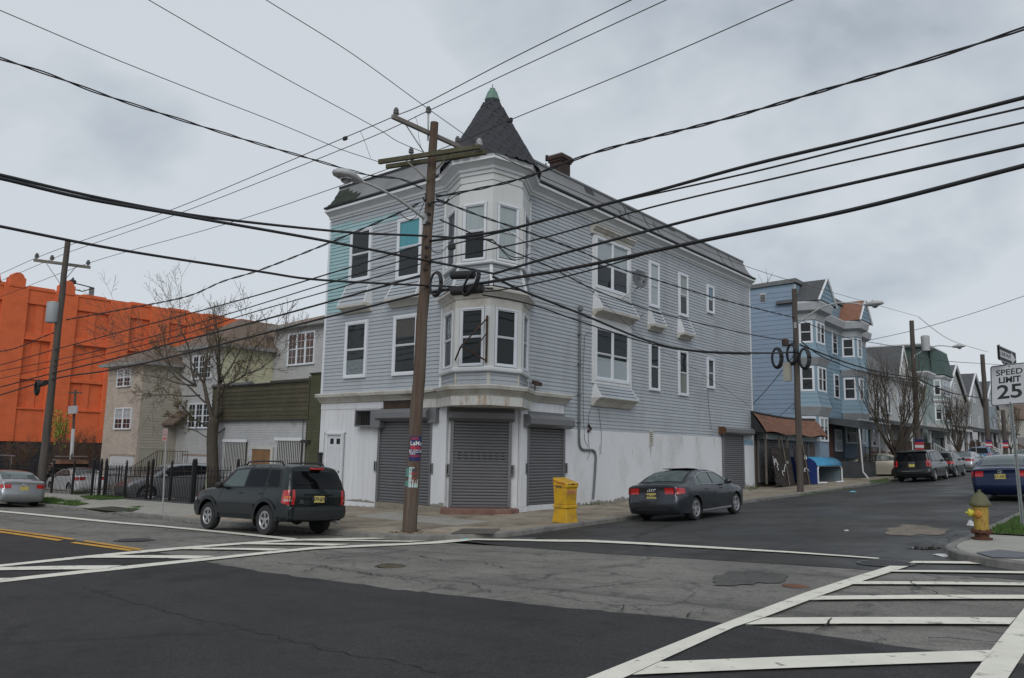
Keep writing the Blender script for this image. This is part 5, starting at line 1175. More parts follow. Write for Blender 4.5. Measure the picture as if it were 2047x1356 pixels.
def hip(x0, x1, y0, y1, z, h, parent, mat, over=.5, ax='x'):
    x0 -= over; x1 += over; y0 -= over; y1 += over; w = min(x1-x0, y1-y0)/2
    if x1-x0 > y1-y0: r0, r1 = (x0+w,(y0+y1)/2), (x1-w,(y0+y1)/2)
    else: r0, r1 = ((x0+x1)/2,y0+w), ((x0+x1)/2,y1-w)
    vs = [(x0,y0,z),(x1,y0,z),(x1,y1,z),(x0,y1,z),(*r0,z+h),(*r1,z+h)]
    fs = [(0,1,4),(1,2,5,4),(2,3,5),(3,0,4,5)] if r0[1] < r1[1] else [(0,1,5,4),(1,2,5),(2,3,4,5),(3,0,4)]
    return MB().add(vs, fs+[(3,2,1,0)]).build('roof', mat, parent)
def garage(fac, q, parent):
    mb = MB(); fac.box(mb, q[0], q[1], q[2], q[3], .0, .02); w = mb.build('garage_recess', M('white_reveal', (.55,.55,.56), .6, .05, 3), parent)
    n = 4; a, b = q[0]+.35, q[1]-.02
    for i in range(n): h = (q[3]-q[2])/n; fac.box(MB(), a, b, q[2]+h*i+.012, q[2]+h*(i+1)-.012, .02, .05).build('garage_panel', M('garage_white', (.50,.50,.51), .6, .04, 3), w)
    fac.box(MB(), q[0]-.08, q[1]+.08, q[3], q[3]+.12, 0, .06).build('lintel', M('tan_lintel', (.30,.24,.20), .8, .1, 4), w)
def railing(pts, h, parent, sp=.14, mat=m_iron2, name='railing', r=.012):
    mb = MB()
    for a, b in zip(pts, pts[1:]):
        a, b = Vector(a), Vector(b); mb.tube([a+Vector((0,0,h)), b+Vector((0,0,h))], r*1.6, 4).tube([a+Vector((0,0,.08)), b+Vector((0,0,.08))], r, 4)
        n = max(1, int((b-a).length/sp))
        for i in range(n+1): p = a+(b-a)*i/n; mb.tube([p, p+Vector((0,0,h))], r if i%8 else r*2, 4)
    return mb.build(name, mat, parent)
# --- tan brick house
HY1, HY2, HY3 = 21.0, 23.3, 26.6
T1 = thing('brick_house', (-47.5,21,-2.6), 'tan brick house with tan sided flank and white garage door beyond the iron fence', 'house')
F1 = Fac((-45.3,HY1),(1,0),(0,-1)); F1s = Fac((-45.3,HY1),(0,1),(1,0))
zt = 4.55
bx('wall', (-49.9,HY1,-3.4), (-45.3,HY1+13,zt), m_tbrick, T1); siding(F1s, .12, 2.2, -.35, zt-.05, .16, m_tansid, T1); strip(F1s, .12, 2.2, -3, -.38, 0, .04, M('beige_render', (.34,.33,.27), .9, .05, 2, .2, 30), 'foundation', T1)
for r in ((238,738,262,773),(233,816,262,859)):
    q = F1.rect(*r); W(F1, q[0], q[1], q[2], q[3], T1, tw=.05, dep=.10, leaves=2, split=.5, curt=m_curt, cover=.5, muntin=2)
garage(F1, F1.rect(221,911,263,975), T1); eave([(-50.2,HY1),(-45.3,HY1),(-45.3,HY1+2.2)], zt, T1); hip(-50.0,-45.3,HY1,HY1+12,zt+.15,1.4,T1,m_roofbr)
# stairs with rusty brick side on the left of the tan house
st_ = thing('front_steps', (-51.5,19.5,-2.6), 'brick front steps with black railings going up to the tan brick house', 'steps')
for i in range(9):
    z = -2.62+i*.21; x = -46.9-i*.0
    a = bx('step', (-52.6+i*.30-.02, 18.6, -2.9), (-49.6+.0, 20.2, -2.60+i*.21), M('stair_brick', (.17,.085,.055), .9, .25, 4, .5, 30), st_) if i < 8 else None
    bx('tread', (-52.66+i*.30, 18.55, -2.60+i*.21), (-52.30+i*.30, 20.25, -2.56+i*.21), M('stair_tread', (.24,.19,.16), .9, .1, 4), st_)
railing([(-52.5,18.65,-2.5),(-50.0,18.65,-.75),(-49.2,18.65,-.75)], .95, st_); railing([(-52.5,20.1,-2.5),(-50.0,20.1,-.75)], .95, st_)
# --- white brick house 1
T2 = thing('brick_house', (-43,HY2,-2.6), 'pale grey brick house with pale yellow flank behind the bare tree', 'house')
F2 = Fac((-40.7,HY2),(1,0),(0,-1)); F2s = Fac((-40.7,HY2),(0,1),(1,0)); zt2 = 5.75
u_, zt2 = F2.px(440, 694)
bx('wall', (-45.3,HY2,-3.4), (-40.7,HY2+14,zt2), m_gybrick, T2); siding(F2s, 0, 3.3, -.3, zt2-.05, .16, m_yel, T2)
for r in ((389,712,423,757),(380,807,421,857)):
    q = F2.rect(*r); W(F2, q[0], q[1], q[2], q[3], T2, tw=.06, dep=.10, leaves=3, split=.5, muntin=2)
garage(F2, F2.rect(366,911,420,975), T2); eave([(-45.6,HY2),(-40.7,HY2),(-40.7,HY2+3.3)], zt2, T2); hip(-45.3,-40.7,HY2,HY2+14,zt2+.15,2.0,T2,m_roofbr)
q = F2.rect(327,838,361,850,.6)
MB().prism([(0,q[3]+.35),(.95,q[2]),(.95,q[2]+.1),(0,q[3]+.5)], q[0], q[0]+1.9, 0, F2.fr).build('porch_roof', m_roofbr, T2)
sm = M('landing_concrete', (.25,.22,.19), .9, .15, 3); lz = onY(330,934,HY2-.6)[2]
bx('landing', (-45.2,HY1+.6,-3), (-43.6,HY2,lz), sm, T2); railing([(-43.4,HY1-1.4,-2.5),(-44.0,HY1+.6,lz),(-43.6,HY1+.7,lz),(-43.6,HY2-.1,lz)], .95, T2)
for i in range(7): bx('step', (-45.1,HY1-1.3+i*.28,-3), (-43.6,HY1-1.0+i*.28,-2.3+i*(lz+2.3)/7), sm, T2)
# --- white brick house 2, set back behind the store
T3 = thing('brick_house', (-37,HY3,-2.4), 'light grey brick house with a three-light window above the olive parapet', 'house')
F3 = Fac((-35.0,HY3),(1,0),(0,-1)); zt3 = F3.px(600, 655)[1]
bx('wall', (-40.7,HY3,-3), (-33.0,HY3+12,zt3), m_gybrick, T3); q = F3.rect(579,668,629,728); W(F3, q[0], q[1], q[2], q[3], T3, tw=.07, dep=.10, leaves=3, split=.5, muntin=2, curt=M('dark_curtain', (.16,.10,.09), .9), cover=1.)
eave([(-40.9,HY3),(-33,HY3)], zt3, T3); hip(-40.7,-33.0,HY3,HY3+12,zt3+.15,1.6,T3,M('pinkish_shingle_roof', (.22,.16,.125), .9, .15, 3, .5, 30)); 
bx('back_shed_roof', (-31.5,20.5,2.2), (-28.5,24,2.95), m_olshing, ST)

# --- orange building
XO = -66.0
m_or = brick_mat('orange_painted_brick', (.72,.15,.05), (.68,.14,.046), (.50,.10,.035), .4, .14, .35, stain=(.48,.11,.045), var=.12, samt=.6)
OB = thing('orange_building', (XO,30,-3.4), 'large bright orange painted brick building with recessed panels and a dark base', 'building')
OF = Fac((XO,14),(0,1),(1,0))
def oz(px, py): return OF.px(px, py)
zb_ = oz(150,885)[1]; ztop = oz(200,600)[1]; 
bx('wall', (XO-18,2,zb_), (XO-.22,66,ztop-.3), m_or, OB); bx('base_wall', (XO-18,2,-5), (XO-.05,66,zb_), M('dark_grey_base', (.022,.022,.026), .8, .2, 1.5), OB)
piers = [oz(-70,600)[0], oz(31,600)[0], oz(133,600)[0], oz(243,600)[0], oz(320,640)[0], oz(395,640)[0], oz(465,640)[0], oz(530,640)[0]]
zrow = [(zb_, oz(150,823)[1]-.0), (oz(75,681)[1], oz(75,667)[1]), (oz(75,609)[1], ztop)]
zr2 = (oz(75,760)[1], oz(75,752)[1])
for u in piers: OF.box(MB(), u-.85, u+.85, zb_, ztop+.0, -.2, .08).build('pilaster', m_or, OB, bevel=.03)
for a, b in zip(piers, piers[1:]):
    for (za, zb2) in (zrow[0], zr2, zrow[1], zrow[2]): OF.box(MB(), a+.85, b-.85, za, zb2, -.21, -.02).build('spandrel', m_or, OB, bevel=.02)
    OF.box(MB(), a+.85, b-.85, zrow[1][0]-.0, zrow[1][0]+.12, -.02, .10).build('string_course', m_or, OB); OF.box(MB(), a+.85, b-.85, zrow[0][1], zrow[0][1]+.15, -.34, .08).build('string_course', m_or, OB)
    m = (a+b)/2; OF.box(MB(), m-.28, m+.28, zb_+.3, zrow[2][0], -.21, -.14).build('mullion_pier', m_or, OB)
    OF.box(MB(), m-.9, m+.9, ztop, ztop+.28, -.9, .0).build('parapet_crest', m_or, OB, bevel=.03)
OF.box(MB(), piers[0]-4, piers[-1]+12, ztop-.0, ztop+.16, -.6, .05).build('coping', m_or, OB)
for u in piers[1:3]:
    mb = MB(); n = 10; prof = [(-.55,ztop),(.55,ztop),(.55,ztop+.75)]+[(.42*math.cos(a*PI/8), ztop+.8+.35*math.sin(a*PI/8)) for a in range(9)]+[(-.55,ztop+.75)]
    mb.add([OF.w(u+p, z, .14) for p, z in prof]+[OF.w(u+p, z, -.75) for p, z in prof], [tuple(range(len(prof)))]+[tuple(range(2*len(prof)-1,len(prof)-1,-1))]+[(k,len(prof)+k,len(prof)+(k+1)%len(prof),(k+1)%len(prof)) for k in range(len(prof))]); mb.build('pier_cap', m_or, OB, bevel=.04)
mb = MB(); u = piers[0]; 
mb.add([OF.w(u-6,ztop,.0),OF.w(piers[1]-1,ztop,.0),OF.w(piers[1]-1.2,ztop+.8,.0),OF.w(piers[0]+1.5,ztop+1.6,.0),OF.w(u-6,ztop+1.8,.0)]+[OF.w(u-6,ztop,-.6),OF.w(piers[1]-1,ztop,-.6),OF.w(piers[1]-1.2,ztop+.8,-.6),OF.w(piers[0]+1.5,ztop+1.6,-.6),OF.w(u-6,ztop+1.8,-.6)], [(0,1,2,3,4),(9,8,7,6,5)]+[(k,5+k,5+(k+1)%5,(k+1)%5) for k in range(5)]); mb.build('gable_parapet', m_or, OB)
# roof structure with railing seen over the orange parapet
RT = thing('rooftop_hut', (XO-8,29.5,ztop), 'white rooftop hut with a brown pitched roof and metal frame above the orange wall', 'roof structure')
q0 = onX(148,598,XO-6); q1 = onX(186,598,XO-6)
bx('wall', (XO-12,q0[1],q0[2]-2), (XO-6,q1[1],q0[2]+.15), M('hut_white', (.5,.5,.48), .7, .05), RT)
zt_ = q0[2]+.15; MB().add([(XO-12,q0[1]-.5,zt_),(XO-5.8,q0[1]-.5,zt_),(XO-5.8,q1[1]+.2,zt_-.2),(XO-12,q1[1]+.2,zt_-.2),(XO-9,q0[1]-.4,zt_+.85),(XO-9,q0[1]+1.,zt_+.85)], [(0,1,4),(1,2,5,4),(2,3,5),(3,0,4,5)]).build('roof', M('hut_roof', (.16,.13,.10), .9, .1), RT)
mb = MB(); yy = q1[1]-.2
for k in range(5): y = q0[1]+1+(yy-q0[1]-1)*k/4; mb.tube([(XO-5.5,y,zt_-.4),(XO-5.5,y,zt_+1.0)], .04, 4)
mb.tube([(XO-5.5,q0[1]-.2,zt_+1.15),(XO-5.5,yy,zt_+1.0)], .05, 4).tube([(XO-8,q0[1],zt_+1.15),(XO-8,yy,zt_+1.0)], .05, 4).tube([(XO-5.5,yy,zt_+1.0),(XO-8,yy,zt_+1.0)], .05, 4).tube([(XO-5.5,yy-2,zt_+1.05),(XO-8,yy-2,zt_+1.05)], .05, 4); mb.lathe([(.05,0),(.25,.1),(.3,.35),(.1,.5),(.05,.65)], 10, 0, lambda v: (XO-5.6+v[0], q0[1]-.4+v[1], zt_+1.0+v[2])); mb.build('metal_frame', m_iron, RT)
# chain-link fence top rail in front of the dark base
clf = thing('wire_fence', (-55,17.5,-2.9), 'thin grey wire fence with a top rail in front of the dark base wall', 'fence')
mb = MB(); mb.tube([(-75,17.5,-1.0),(-53.5,17.5,-.95)], .035, 5)
for i in range(8): mb.tube([(-75+i*3,17.5,-3.4),(-75+i*3,17.5,-.95)], .03, 5)
mb.build('frame', m_pipe, clf)
# --- iron fence with pickets
m_fence = M('black_iron', (.012,.012,.013), .5, .1, 8)
IF = thing('iron_fence', (-40,16.2,-2.6), 'black wrought iron picket fence with spear tops along the main street pavement', 'fence')
pk = MB(); pk.add([(-.011,-.011,0),(.011,-.011,0),(.011,.011,0),(-.011,.011,0),(-.011,-.011,1.30),(.011,-.011,1.30),(.011,.011,1.30),(-.011,.011,1.30),(-.022,-.01,1.33),(.022,-.01,1.33),(.022,.01,1.33),(-.022,.01,1.33),(0,0,1.45)], [(0,1,5,4),(1,2,6,5),(2,3,7,6),(3,0,4,7),(4,5,9,8),(5,6,10,9),(6,7,11,10),(7,4,8,11),(8,9,12),(9,10,12),(10,11,12),(11,8,12)])
pme = pk.mesh('picket', m_fence); postm = MB().box((-.032,-.032,0),(.032,.032,1.52)).box((-.045,-.045,1.52),(.045,.045,1.55)).lathe([(.02,1.55),(.055,1.60),(.02,1.66)], 8).mesh('post', m_fence)
def fence_run(x0, y0, x1, y1, sp=.155, posts=True):
    n = int(math.hypot(x1-x0,y1-y0)/sp); 
    for i in range(n+1):
        x, y = x0+(x1-x0)*i/n, y0+(y1-y0)*i/n; z = gs(x,y)+.02
        if posts and i % 16 == 0: inst('post', postm, IF, (x,y,z))
        else: inst('picket', pme, IF, (x,y,z))
    for h in (.15,.95,1.22):
        k = 10; MB().tube([(x0+(x1-x0)*i/k, y0+(y1-y0)*i/k, gs(x0+(x1-x0)*i/k, y0+(y1-y0)*i/k)+.02+h) for i in range(k+1)], .017, 4).build('rail', m_fence, IF)
fence_run(-56, 16.0, -38.9, 16.1); fence_run(-37.8, 16.2, -29.9, 16.3, .125); fence_run(-29.9, 16.3, -29.0, 17.3, .12, False); fence_run(-29.6, 18.0, -27.9, 18.1, .13); fence_run(-38.9,16.1,-38.4,17.2,.12,False)
for x, y in ((-38.9,16.1),(-38.2,16.15),(-37.8,16.2),(-29.9,16.3),(-33.4,16.25),(-29.7,16.1)): inst('gate_post', MB().box((-.05,-.05,0),(.05,.05,1.62)).lathe([(.04,1.62),(.065,1.68),(.02,1.76)], 8).mesh('gate_post', m_fence), IF, (x,y,gs(x,y)))

# ---------------------------------------------------------------- grass
m_grass = M('grass_blades', (.065,.125,.025), .8, .35, 6, island=.35)
def grass(name, poly, zf, dens=260, h=.11, lift=.0, label=None, soil=True):
    if soil: sheet('grass_soil', poly, m_grassb, .5, zf, lift+.012)
    xs = [p[0] for p in poly]; ys = [p[1] for p in poly]; rr = random.Random(len(poly)*7+int(xs[0]*10)); mb = MB(); n = len(poly)
    area = abs(sum(poly[i][0]*poly[(i+1)%n][1]-poly[(i+1)%n][0]*poly[i][1] for i in range(n)))/2
    H_ = []
    k = 0; tgt = int(area*dens)
    while k < tgt:
        x, y = rr.uniform(min(xs),max(xs)), rr.uniform(min(ys),max(ys)); ins = False; j = n-1
        for i in range(n):
            if (poly[i][1] > y) != (poly[j][1] > y) and x < (poly[j][0]-poly[i][0])*(y-poly[i][1])/(poly[j][1]-poly[i][1])+poly[i][0]: ins = not ins
            j = i
        k += 1
        if not ins: continue
        a = rr.uniform(0,2*PI); w = rr.uniform(.006,.012); hh = h*rr.uniform(.5,1.3)*(1+.5*math.sin(x*2.1)*math.cos(y*2.7)); z = zf(x,y)+lift; lx, ly = rr.uniform(-.06,.06), rr.uniform(-.06,.06)
        mb.add([(x-w*math.cos(a),y-w*math.sin(a),z),(x+w*math.cos(a),y+w*math.sin(a),z),(x+lx,y+ly,z+hh)], [(0,1,2)])
    return tag(mb.build(name, m_grass), label, 'grass', kind='stuff')
def GP(pts, f=gs):
    q = [G(x,y,f)[:2] for x, y in pts]; return clip(q, 0, -1, -13.14) if f is gs else q
grass('grass', GP([(66,1002),(90,996),(125,1000),(178,1008),(150,1012),(110,1014),(85,1016)]), gsd, 900, .10)
grass('grass', GP([(205,1023),(240,1014),(288,1013),(262,1020),(225,1028)]), gsd, 900, .07)
grass('grass', GP([(160,993),(215,992),(255,994),(248,998),(200,1000),(170,997)]), gs, 900, .09)
grass('grass', GP([(140,985),(185,982),(188,986),(150,989)]), gs, 500, .12)
grass('grass', [(-2.62,17.6),(6,17.6),(6,34),(-2.4,34)], gsr, 1300, .085)

# ---------------------------------------------------------------- trees
def grow(seed, base, h, r0, fork, spread, levels, up=.25, nb=(2,3), twl=.5, buds=0, ratio=.72, lr=.62, gnarl=.18, len0=None, minr=.006):
    'returns trunk polyline and lists of limb/twig polylines with radii'
    rr = random.Random(seed); segs = []; bud = []
    def br(p, d, L, r, lev):
        n = 5 if lev < 3 else 3; pts = [p.copy()]; rad = [r]; q = p.copy(); dd = d.copy()
        for i in range(n):
            dd = (dd+Vector((rr.uniform(-1,1),rr.uniform(-1,1),rr.uniform(-.6,.6)))*gnarl*.5+Vector((0,0,up*.15))).normalized()
            q = q+dd*L/n; pts.append(q.copy()); rad.append(max(minr*.6, r*(1-(1-ratio)*(i+1)/n)))
        segs.append((lev, pts, rad))
        if lev >= levels:
            if buds and rr.random() < buds: bud.append((q.copy(), dd.copy()))
            return
        k = rr.randint(*nb); a0 = rr.uniform(0,2*PI)
        for j in range(k):
            ax = dd.orthogonal().normalized(); ax.rotate(Matrix.Rotation(a0+2*PI*j/k+rr.uniform(-.5,.5), 3, dd))
            nd = (dd*math.cos(spread)+ax*math.sin(spread)*rr.uniform(.6,1.3)+Vector((0,0,up*.3))).normalized()
            br(q if j < 2 else pts[-2], nd, L*lr*rr.uniform(.8,1.25), max(minr, rad[-1]*(.85 if j == 0 else .62)), lev+1)
        if lev >= 1:
            for t in range(1, n):
                if rr.random() < .75:
                    ax = dd.orthogonal().normalized(); ax.rotate(Matrix.Rotation(rr.uniform(0,2*PI), 3, dd)); nd = (dd*.55+ax*.8+Vector((0,0,up*.4))).normalized()
                    br(pts[t], nd, L*lr*rr.uniform(.45,.85), max(minr, rad[t]*.42), min(levels, lev+2))
    return rr, br, segs, bud
def bare_tree(name, label, base, trunk, limbs, levels, mats, seed, group=None, twig_r=.008, leaf=None, leafn=0, up=.25, spread=.45, lr=.68, nb=(2,3), cat='tree', gnarl=.18):
    'trunk = polyline with radii; limbs = list of (point, direction, length, radius)'
    root = thing(name, base, label, cat, group)
    MB().tube([p for p, r in trunk], [r for p, r in trunk], 12).build('trunk', mats[0], root, smooth=True)
    rr, br, segs, bud = grow(seed, None, 1, .1, None, spread, levels, up=up, nb=nb, buds=.9 if leafn else 0, lr=lr, gnarl=gnarl, minr=twig_r)
    tw = MB()
    for (p, d, L, r) in limbs:
        del segs[:]
        br(Vector(p), Vector(d).normalized(), L, r, 0)
        mb = MB()
        for lev, pts, rad in segs:
            if lev <= 1: mb.tube(pts, rad, 6)
            else: tw.tube(pts, rad, 3, cap=False)
        mb.build('branch', mats[0], root, smooth=True)
    tag(tw.build('twigs', mats[1], root), kind='stuff')
    if leafn:
        lf = MB(); rl = random.Random(seed+1)
        for q, d in bud:
            for _ in range(leafn):
                s = leaf[1]*rl.uniform(.6,1.3); c = q+Vector((rl.uniform(-1,1),rl.uniform(-1,1),rl.uniform(-1,1)))*s*2; a = Vector((rl.uniform(-1,1),rl.uniform(-1,1),rl.uniform(-1,1))).normalized()*s; b = a.orthogonal().normalized()*s*.6
                lf.add([c-a, c+b, c+a, c-b], [(0,1,2,3)])
        tag(lf.build('buds', leaf[0], root), kind='stuff')
    return root
m_bark = M('tree_bark', (.075,.062,.048), .95, .25, 6, .9, 25, stain=(.045,.045,.03), samt=.5, sscale=4, stretch=(3,3,.6)); m_twig = M('twig_bark', (.085,.062,.048), .9, .2, 5)
m_bud = M('spring_bud', (.15,.14,.035), .8, .3, 8, island=.3)
# the bare tree on the left pavement
tb = (-31.2, 17.9); zb0 = gs(*tb)-.05
def at(px, py, dy=0): return onY(px, py, tb[1]+dy)
tr_ = [at(429,985), at(425,930), at(424,880), at(426,850), at(430,835)]
T_ = [(Vector(tr_[0])+Vector((0,0,-.1)), .30), (tr_[1], .24), (tr_[2], .225), (tr_[3], .235), (tr_[4], .20)]
def limb(a, b, r, dy=0):
    A = Vector(at(*a)); B = Vector(at(b[0], b[1], dy)); return (A, B-A, (B-A).length, r)
bare_tree('bare_tree', 'bare spreading tree with new buds between the iron fence and the low store', (tb[0],tb[1],zb0), T_,
    [limb((428,845),(392,775),.11,-.3), limb((430,842),(442,770),.12,.3), limb((425,858),(385,840),.045,-.8), limb((430,842),(458,800),.065,.9), limb((424,880),(395,866),.03,-.5), limb((430,870),(458,856),.04,.8), limb((392,772),(335,732),.06,-1.0), limb((442,765),(462,725),.05,.8), limb((392,772),(330,765),.045,.3), limb((400,790),(340,800),.04,-.9), limb((436,800),(465,785),.035,-.6),
     limb((392,772),(375,715),.055,.6), limb((442,765),(430,705),.06,-.8), limb((410,805),(355,765),.04,1.2), limb((440,775),(470,755),.04,-1.0)], 5, (m_bark, m_twig), 5, leaf=(m_bud, .028), leafn=1, twig_r=.0075, spread=.40, lr=.60, up=.16, gnarl=.22)
# brush in front of the orange base, far left
for i, (px_, py_, Y_, hgt, sd, lab) in enumerate(((20,930,19.5,2.6,11,'leafless brown shrub at the far left edge in front of the orange building'),(70,900,24,3.4,12,'leafless brown sapling just left of the left utility pole'),(140,905,25,3.2,13,'leafless sapling between the left utility pole and the small metal pole'),(178,905,26,3.0,14,'leafless shrub beside the flank of the tan brick house'))):
    b = onY(px_, 985, Y_); z_ = gs(b[0], 18)-.2; base = (b[0], Y_, z_)
    lb = [(Vector(base), Vector((random.uniform(-.5,.5),random.uniform(-.3,.3),1)), hgt*random.uniform(.35,.5), .035) for _ in range(5)]
    bare_tree('bare_shrub', lab, base, [(base,.05),((base[0],base[1],z_+.4),.04)], lb, 4, (m_bark, M('red_twig', (.13,.065,.04), .9, .2, 5)), sd, twig_r=.009, cat='shrub', leaf=(m_bud,.03), leafn=1, lr=.7)
b = onY(101, 960, 20); bare_tree('leafy_shrub', 'small bright green shrub in young leaf right of the left utility pole', (b[0],20,-2.6), [((b[0],20,-2.6),.04),((b[0],20,-2.2),.03)], [(Vector((b[0]+dx,20,-2.3)), Vector((dx*.3,0,1)), 1.5, .02) for dx in (-.4,.0,.3,.6)], 3, (m_bark,m_twig), 21, leaf=(M('young_leaf', (.20,.26,.03), .7, .25, 6, island=.3), .05), leafn=7, cat='shrub', up=1.2, spread=.25)
# far trees over the roofs
def far_tree(px_, py_, Y_, H, sd, lab, leaf=None, leafn=0, r=.25, sp=.5):
    t = onY(px_, py_, Y_); z0_ = t[2]-H; b = (t[0], Y_, z0_)
    bare_tree('bare_tree', lab, b, [((b[0],Y_,z0_),r),((b[0],Y_,z0_+H*.35),r*.8)], [(Vector((b[0],Y_,z0_+H*.33)), Vector((random.uniform(-.5,.5),random.uniform(-.4,.4),1)), H*.26, r*.55) for _ in range(5)], 4, (m_bark, m_twig), sd, leaf=leaf, leafn=leafn, twig_r=.016, lr=.7, spread=sp)
far_tree(612, 640, 52, 13, 31, 'bare tree top rising behind the light grey brick house')
far_tree(1514, 590, 70, 14.5, 32, 'bare pale tree top between the corner building and the blue house')
# street trees on the right: vase of upright twigs
def vase(px_, Y_, H, R, sd, lab, n=16, leafn=1, x=None, tr=.13, lev=3, trunk_h=.22):
    x = x if x is not None else -12.9; z0_ = gs(x, Y_); rr = random.Random(sd); th = H*trunk_h
    lb = []
    for k in range(n):
        a = 2*PI*k/n+rr.uniform(-.2,.2); s = rr.uniform(.15,1)*R/H*1.5; lb.append((Vector((x,Y_,z0_+th*rr.uniform(.85,1.2))), Vector((math.cos(a)*s,math.sin(a)*s,1)), H*rr.uniform(.30,.42), tr*.35))
    bare_tree('street_tree', lab, (x,Y_,z0_), [((x,Y_,z0_-.1),tr*1.2),((x,Y_,z0_+th*.6),tr),((x,Y_,z0_+th*1.15),tr*.8)], lb, lev, (m_bark, M('dark_twig', (.055,.043,.034), .9, .2, 5)), sd, leaf=(M('olive_bud', (.15,.105,.022), .8, .3, 8, island=.3), .045), leafn=leafn, twig_r=.009, up=.7, spread=.30, lr=.70, gnarl=.26, group='bare street trees on the side street')
vase(1782, 53.8, 6.2, 4.8, 41, 'vase-shaped bare street tree left of the black minivan, with yellowish buds', 20, 1, lev=3, tr=.16, trunk_h=.24, x=-12.7)
vase(1905, 75.8, 5.4, 2.8, 42, 'vase-shaped bare street tree rising behind the black crossover', 13, 1, lev=3)
vase(1995, 112.0, 5.6, 3.0, 43, 'small bare street tree far up the side street beside the third pole', 10, 1, x=-13.5, lev=3)

# ================================================================ SIDE STREET: SHED, BLUE HOUSE, ROW OF HOUSES
m_bsid = M('blue_side_boards', (.22,.295,.39), .7, .07, 1.2, stain=(.25,.29,.36), samt=.6, sscale=.7, sth=(.45,.7), island=.04, stretch=(1,1,.5)); m_bsid2 = M('blue_front_siding', (.185,.28,.345), .6, .07, 1, island=.05, stain=(.16,.24,.29), samt=.4)
m_hood = M('grey_white_metal', (.40,.42,.44), .6, .08, 3, stain=(.28,.24,.18), samt=.5, sscale=2); m_gsh = M('grey_shingle', (.085,.088,.092), .9, .2, 4, .5, 40, island=.15); m_bsh = M('brown_shingle', (.20,.095,.06), .9, .18, 4, .5, 40, stain=(.13,.075,.05), samt=.5, island=.14)
SH_ = thing('corner_shed', (-16,43,-1.5), 'low shed with sagging brown shingled awning and roller shutters beside the blue house', 'shed')
SF = Fac((-16,39.05),(0,1),(1,0))
bx('wall', (-20.5,39.3,-2.5), (-16.05,48.7,2.0), M('shed_wall', (.10,.085,.075), .9, .25, 2), SH_)
for r in range(9):
    t0, t1 = r/9, (r+1)/9+.02
    for k in range(17):
        ua, ub = -.25+k*.57, -.25+(k+1)*.57-.012; f = lambda u, t: .75*t**.8; zz = lambda u, t: 2.12-.95*t-.10*math.sin((u)/9.5*PI)*(1-t*.3)+.05*math.sin(u*1.7)*t; hp = .35*t0*1
        if k in (0,16): pass
        e = .03
        SFp = lambda u, t, q: SF.w(u, zz(u,t)+q, .08+f(u,t)*.95)
        MB().add([SFp(ua,t0,e*.3), SFp(ub,t0,e*.3), SFp(ub,t1,e), SFp(ua,t1,e), SFp(ua,t1,-.0), SFp(ub,t1,-.0)], [(0,3,2,1),(3,4,5,2)]).build('shingle', m_bsh, SH_)
mb = MB(); n = 20
for k in range(n+1):
    u = -.3+k*9.75/n; zz = 2.14-.10*math.sin(clamp(u/9.5)*PI); mb.add([SF.w(u,zz-.04,-.05), SF.w(u,zz+.09,-.02), SF.w(u,zz+.07,.14), SF.w(u,zz,.16)], [])
mb.f = [(k*4+j, (k+1)*4+j, (k+1)*4+(j+1)%4, k*4+(j+1)%4) for k in range(n) for j in range(4)]; mb.m = [0]*len(mb.f); mb.build('tar_edge', m_tar, SH_)
SF.box(MB(), -.25, 9.4, 1.1, 2.08, 0, .07).build('awning_back', m_tar, SH_)
MB().add([SF.w(-.25,2.1,.08),SF.w(-.25,1.12,.75),SF.w(-.25,1.1,.08),SF.w(9.44,2.1,.08),SF.w(9.44,1.12,.75),SF.w(9.44,1.1,.08)], [(0,1,2),(5,4,3),(1,4,5,2)]).build('awning_soffit', m_tar, SH_)
m_gs2 = M('weathered_shutter_box', (.17,.20,.205), .5, .1, 3, metal=.2)
SF.box(MB(), .45, 9.0, .78, 1.12, 0, .42).build('shutter_housing', m_gs2, SH_, bevel=.02)
for u in (.55, 8.65): SF.box(MB(), u, u+.28, .86, 1.08, .421, .43).build('white_square', m_white, SH_)
shutter(SF, .5, 6.15, -1.45, .80, 0, 0, 0, 0, .1, locks=False, parent=SH_); shutter(SF, 6.2, 8.2, -1.35, .80, 0, 0, 0, 0, .1, locks=False, parent=SH_)
for u, z1 in ((.15,1.2),(2.0,.9),(3.2,1.0)): SF.box(MB(), u, u+.1, -1.5, z1, .55, .63).build('wood_post', M('grey_post', (.13,.11,.09), .9, .2, 4), SH_)
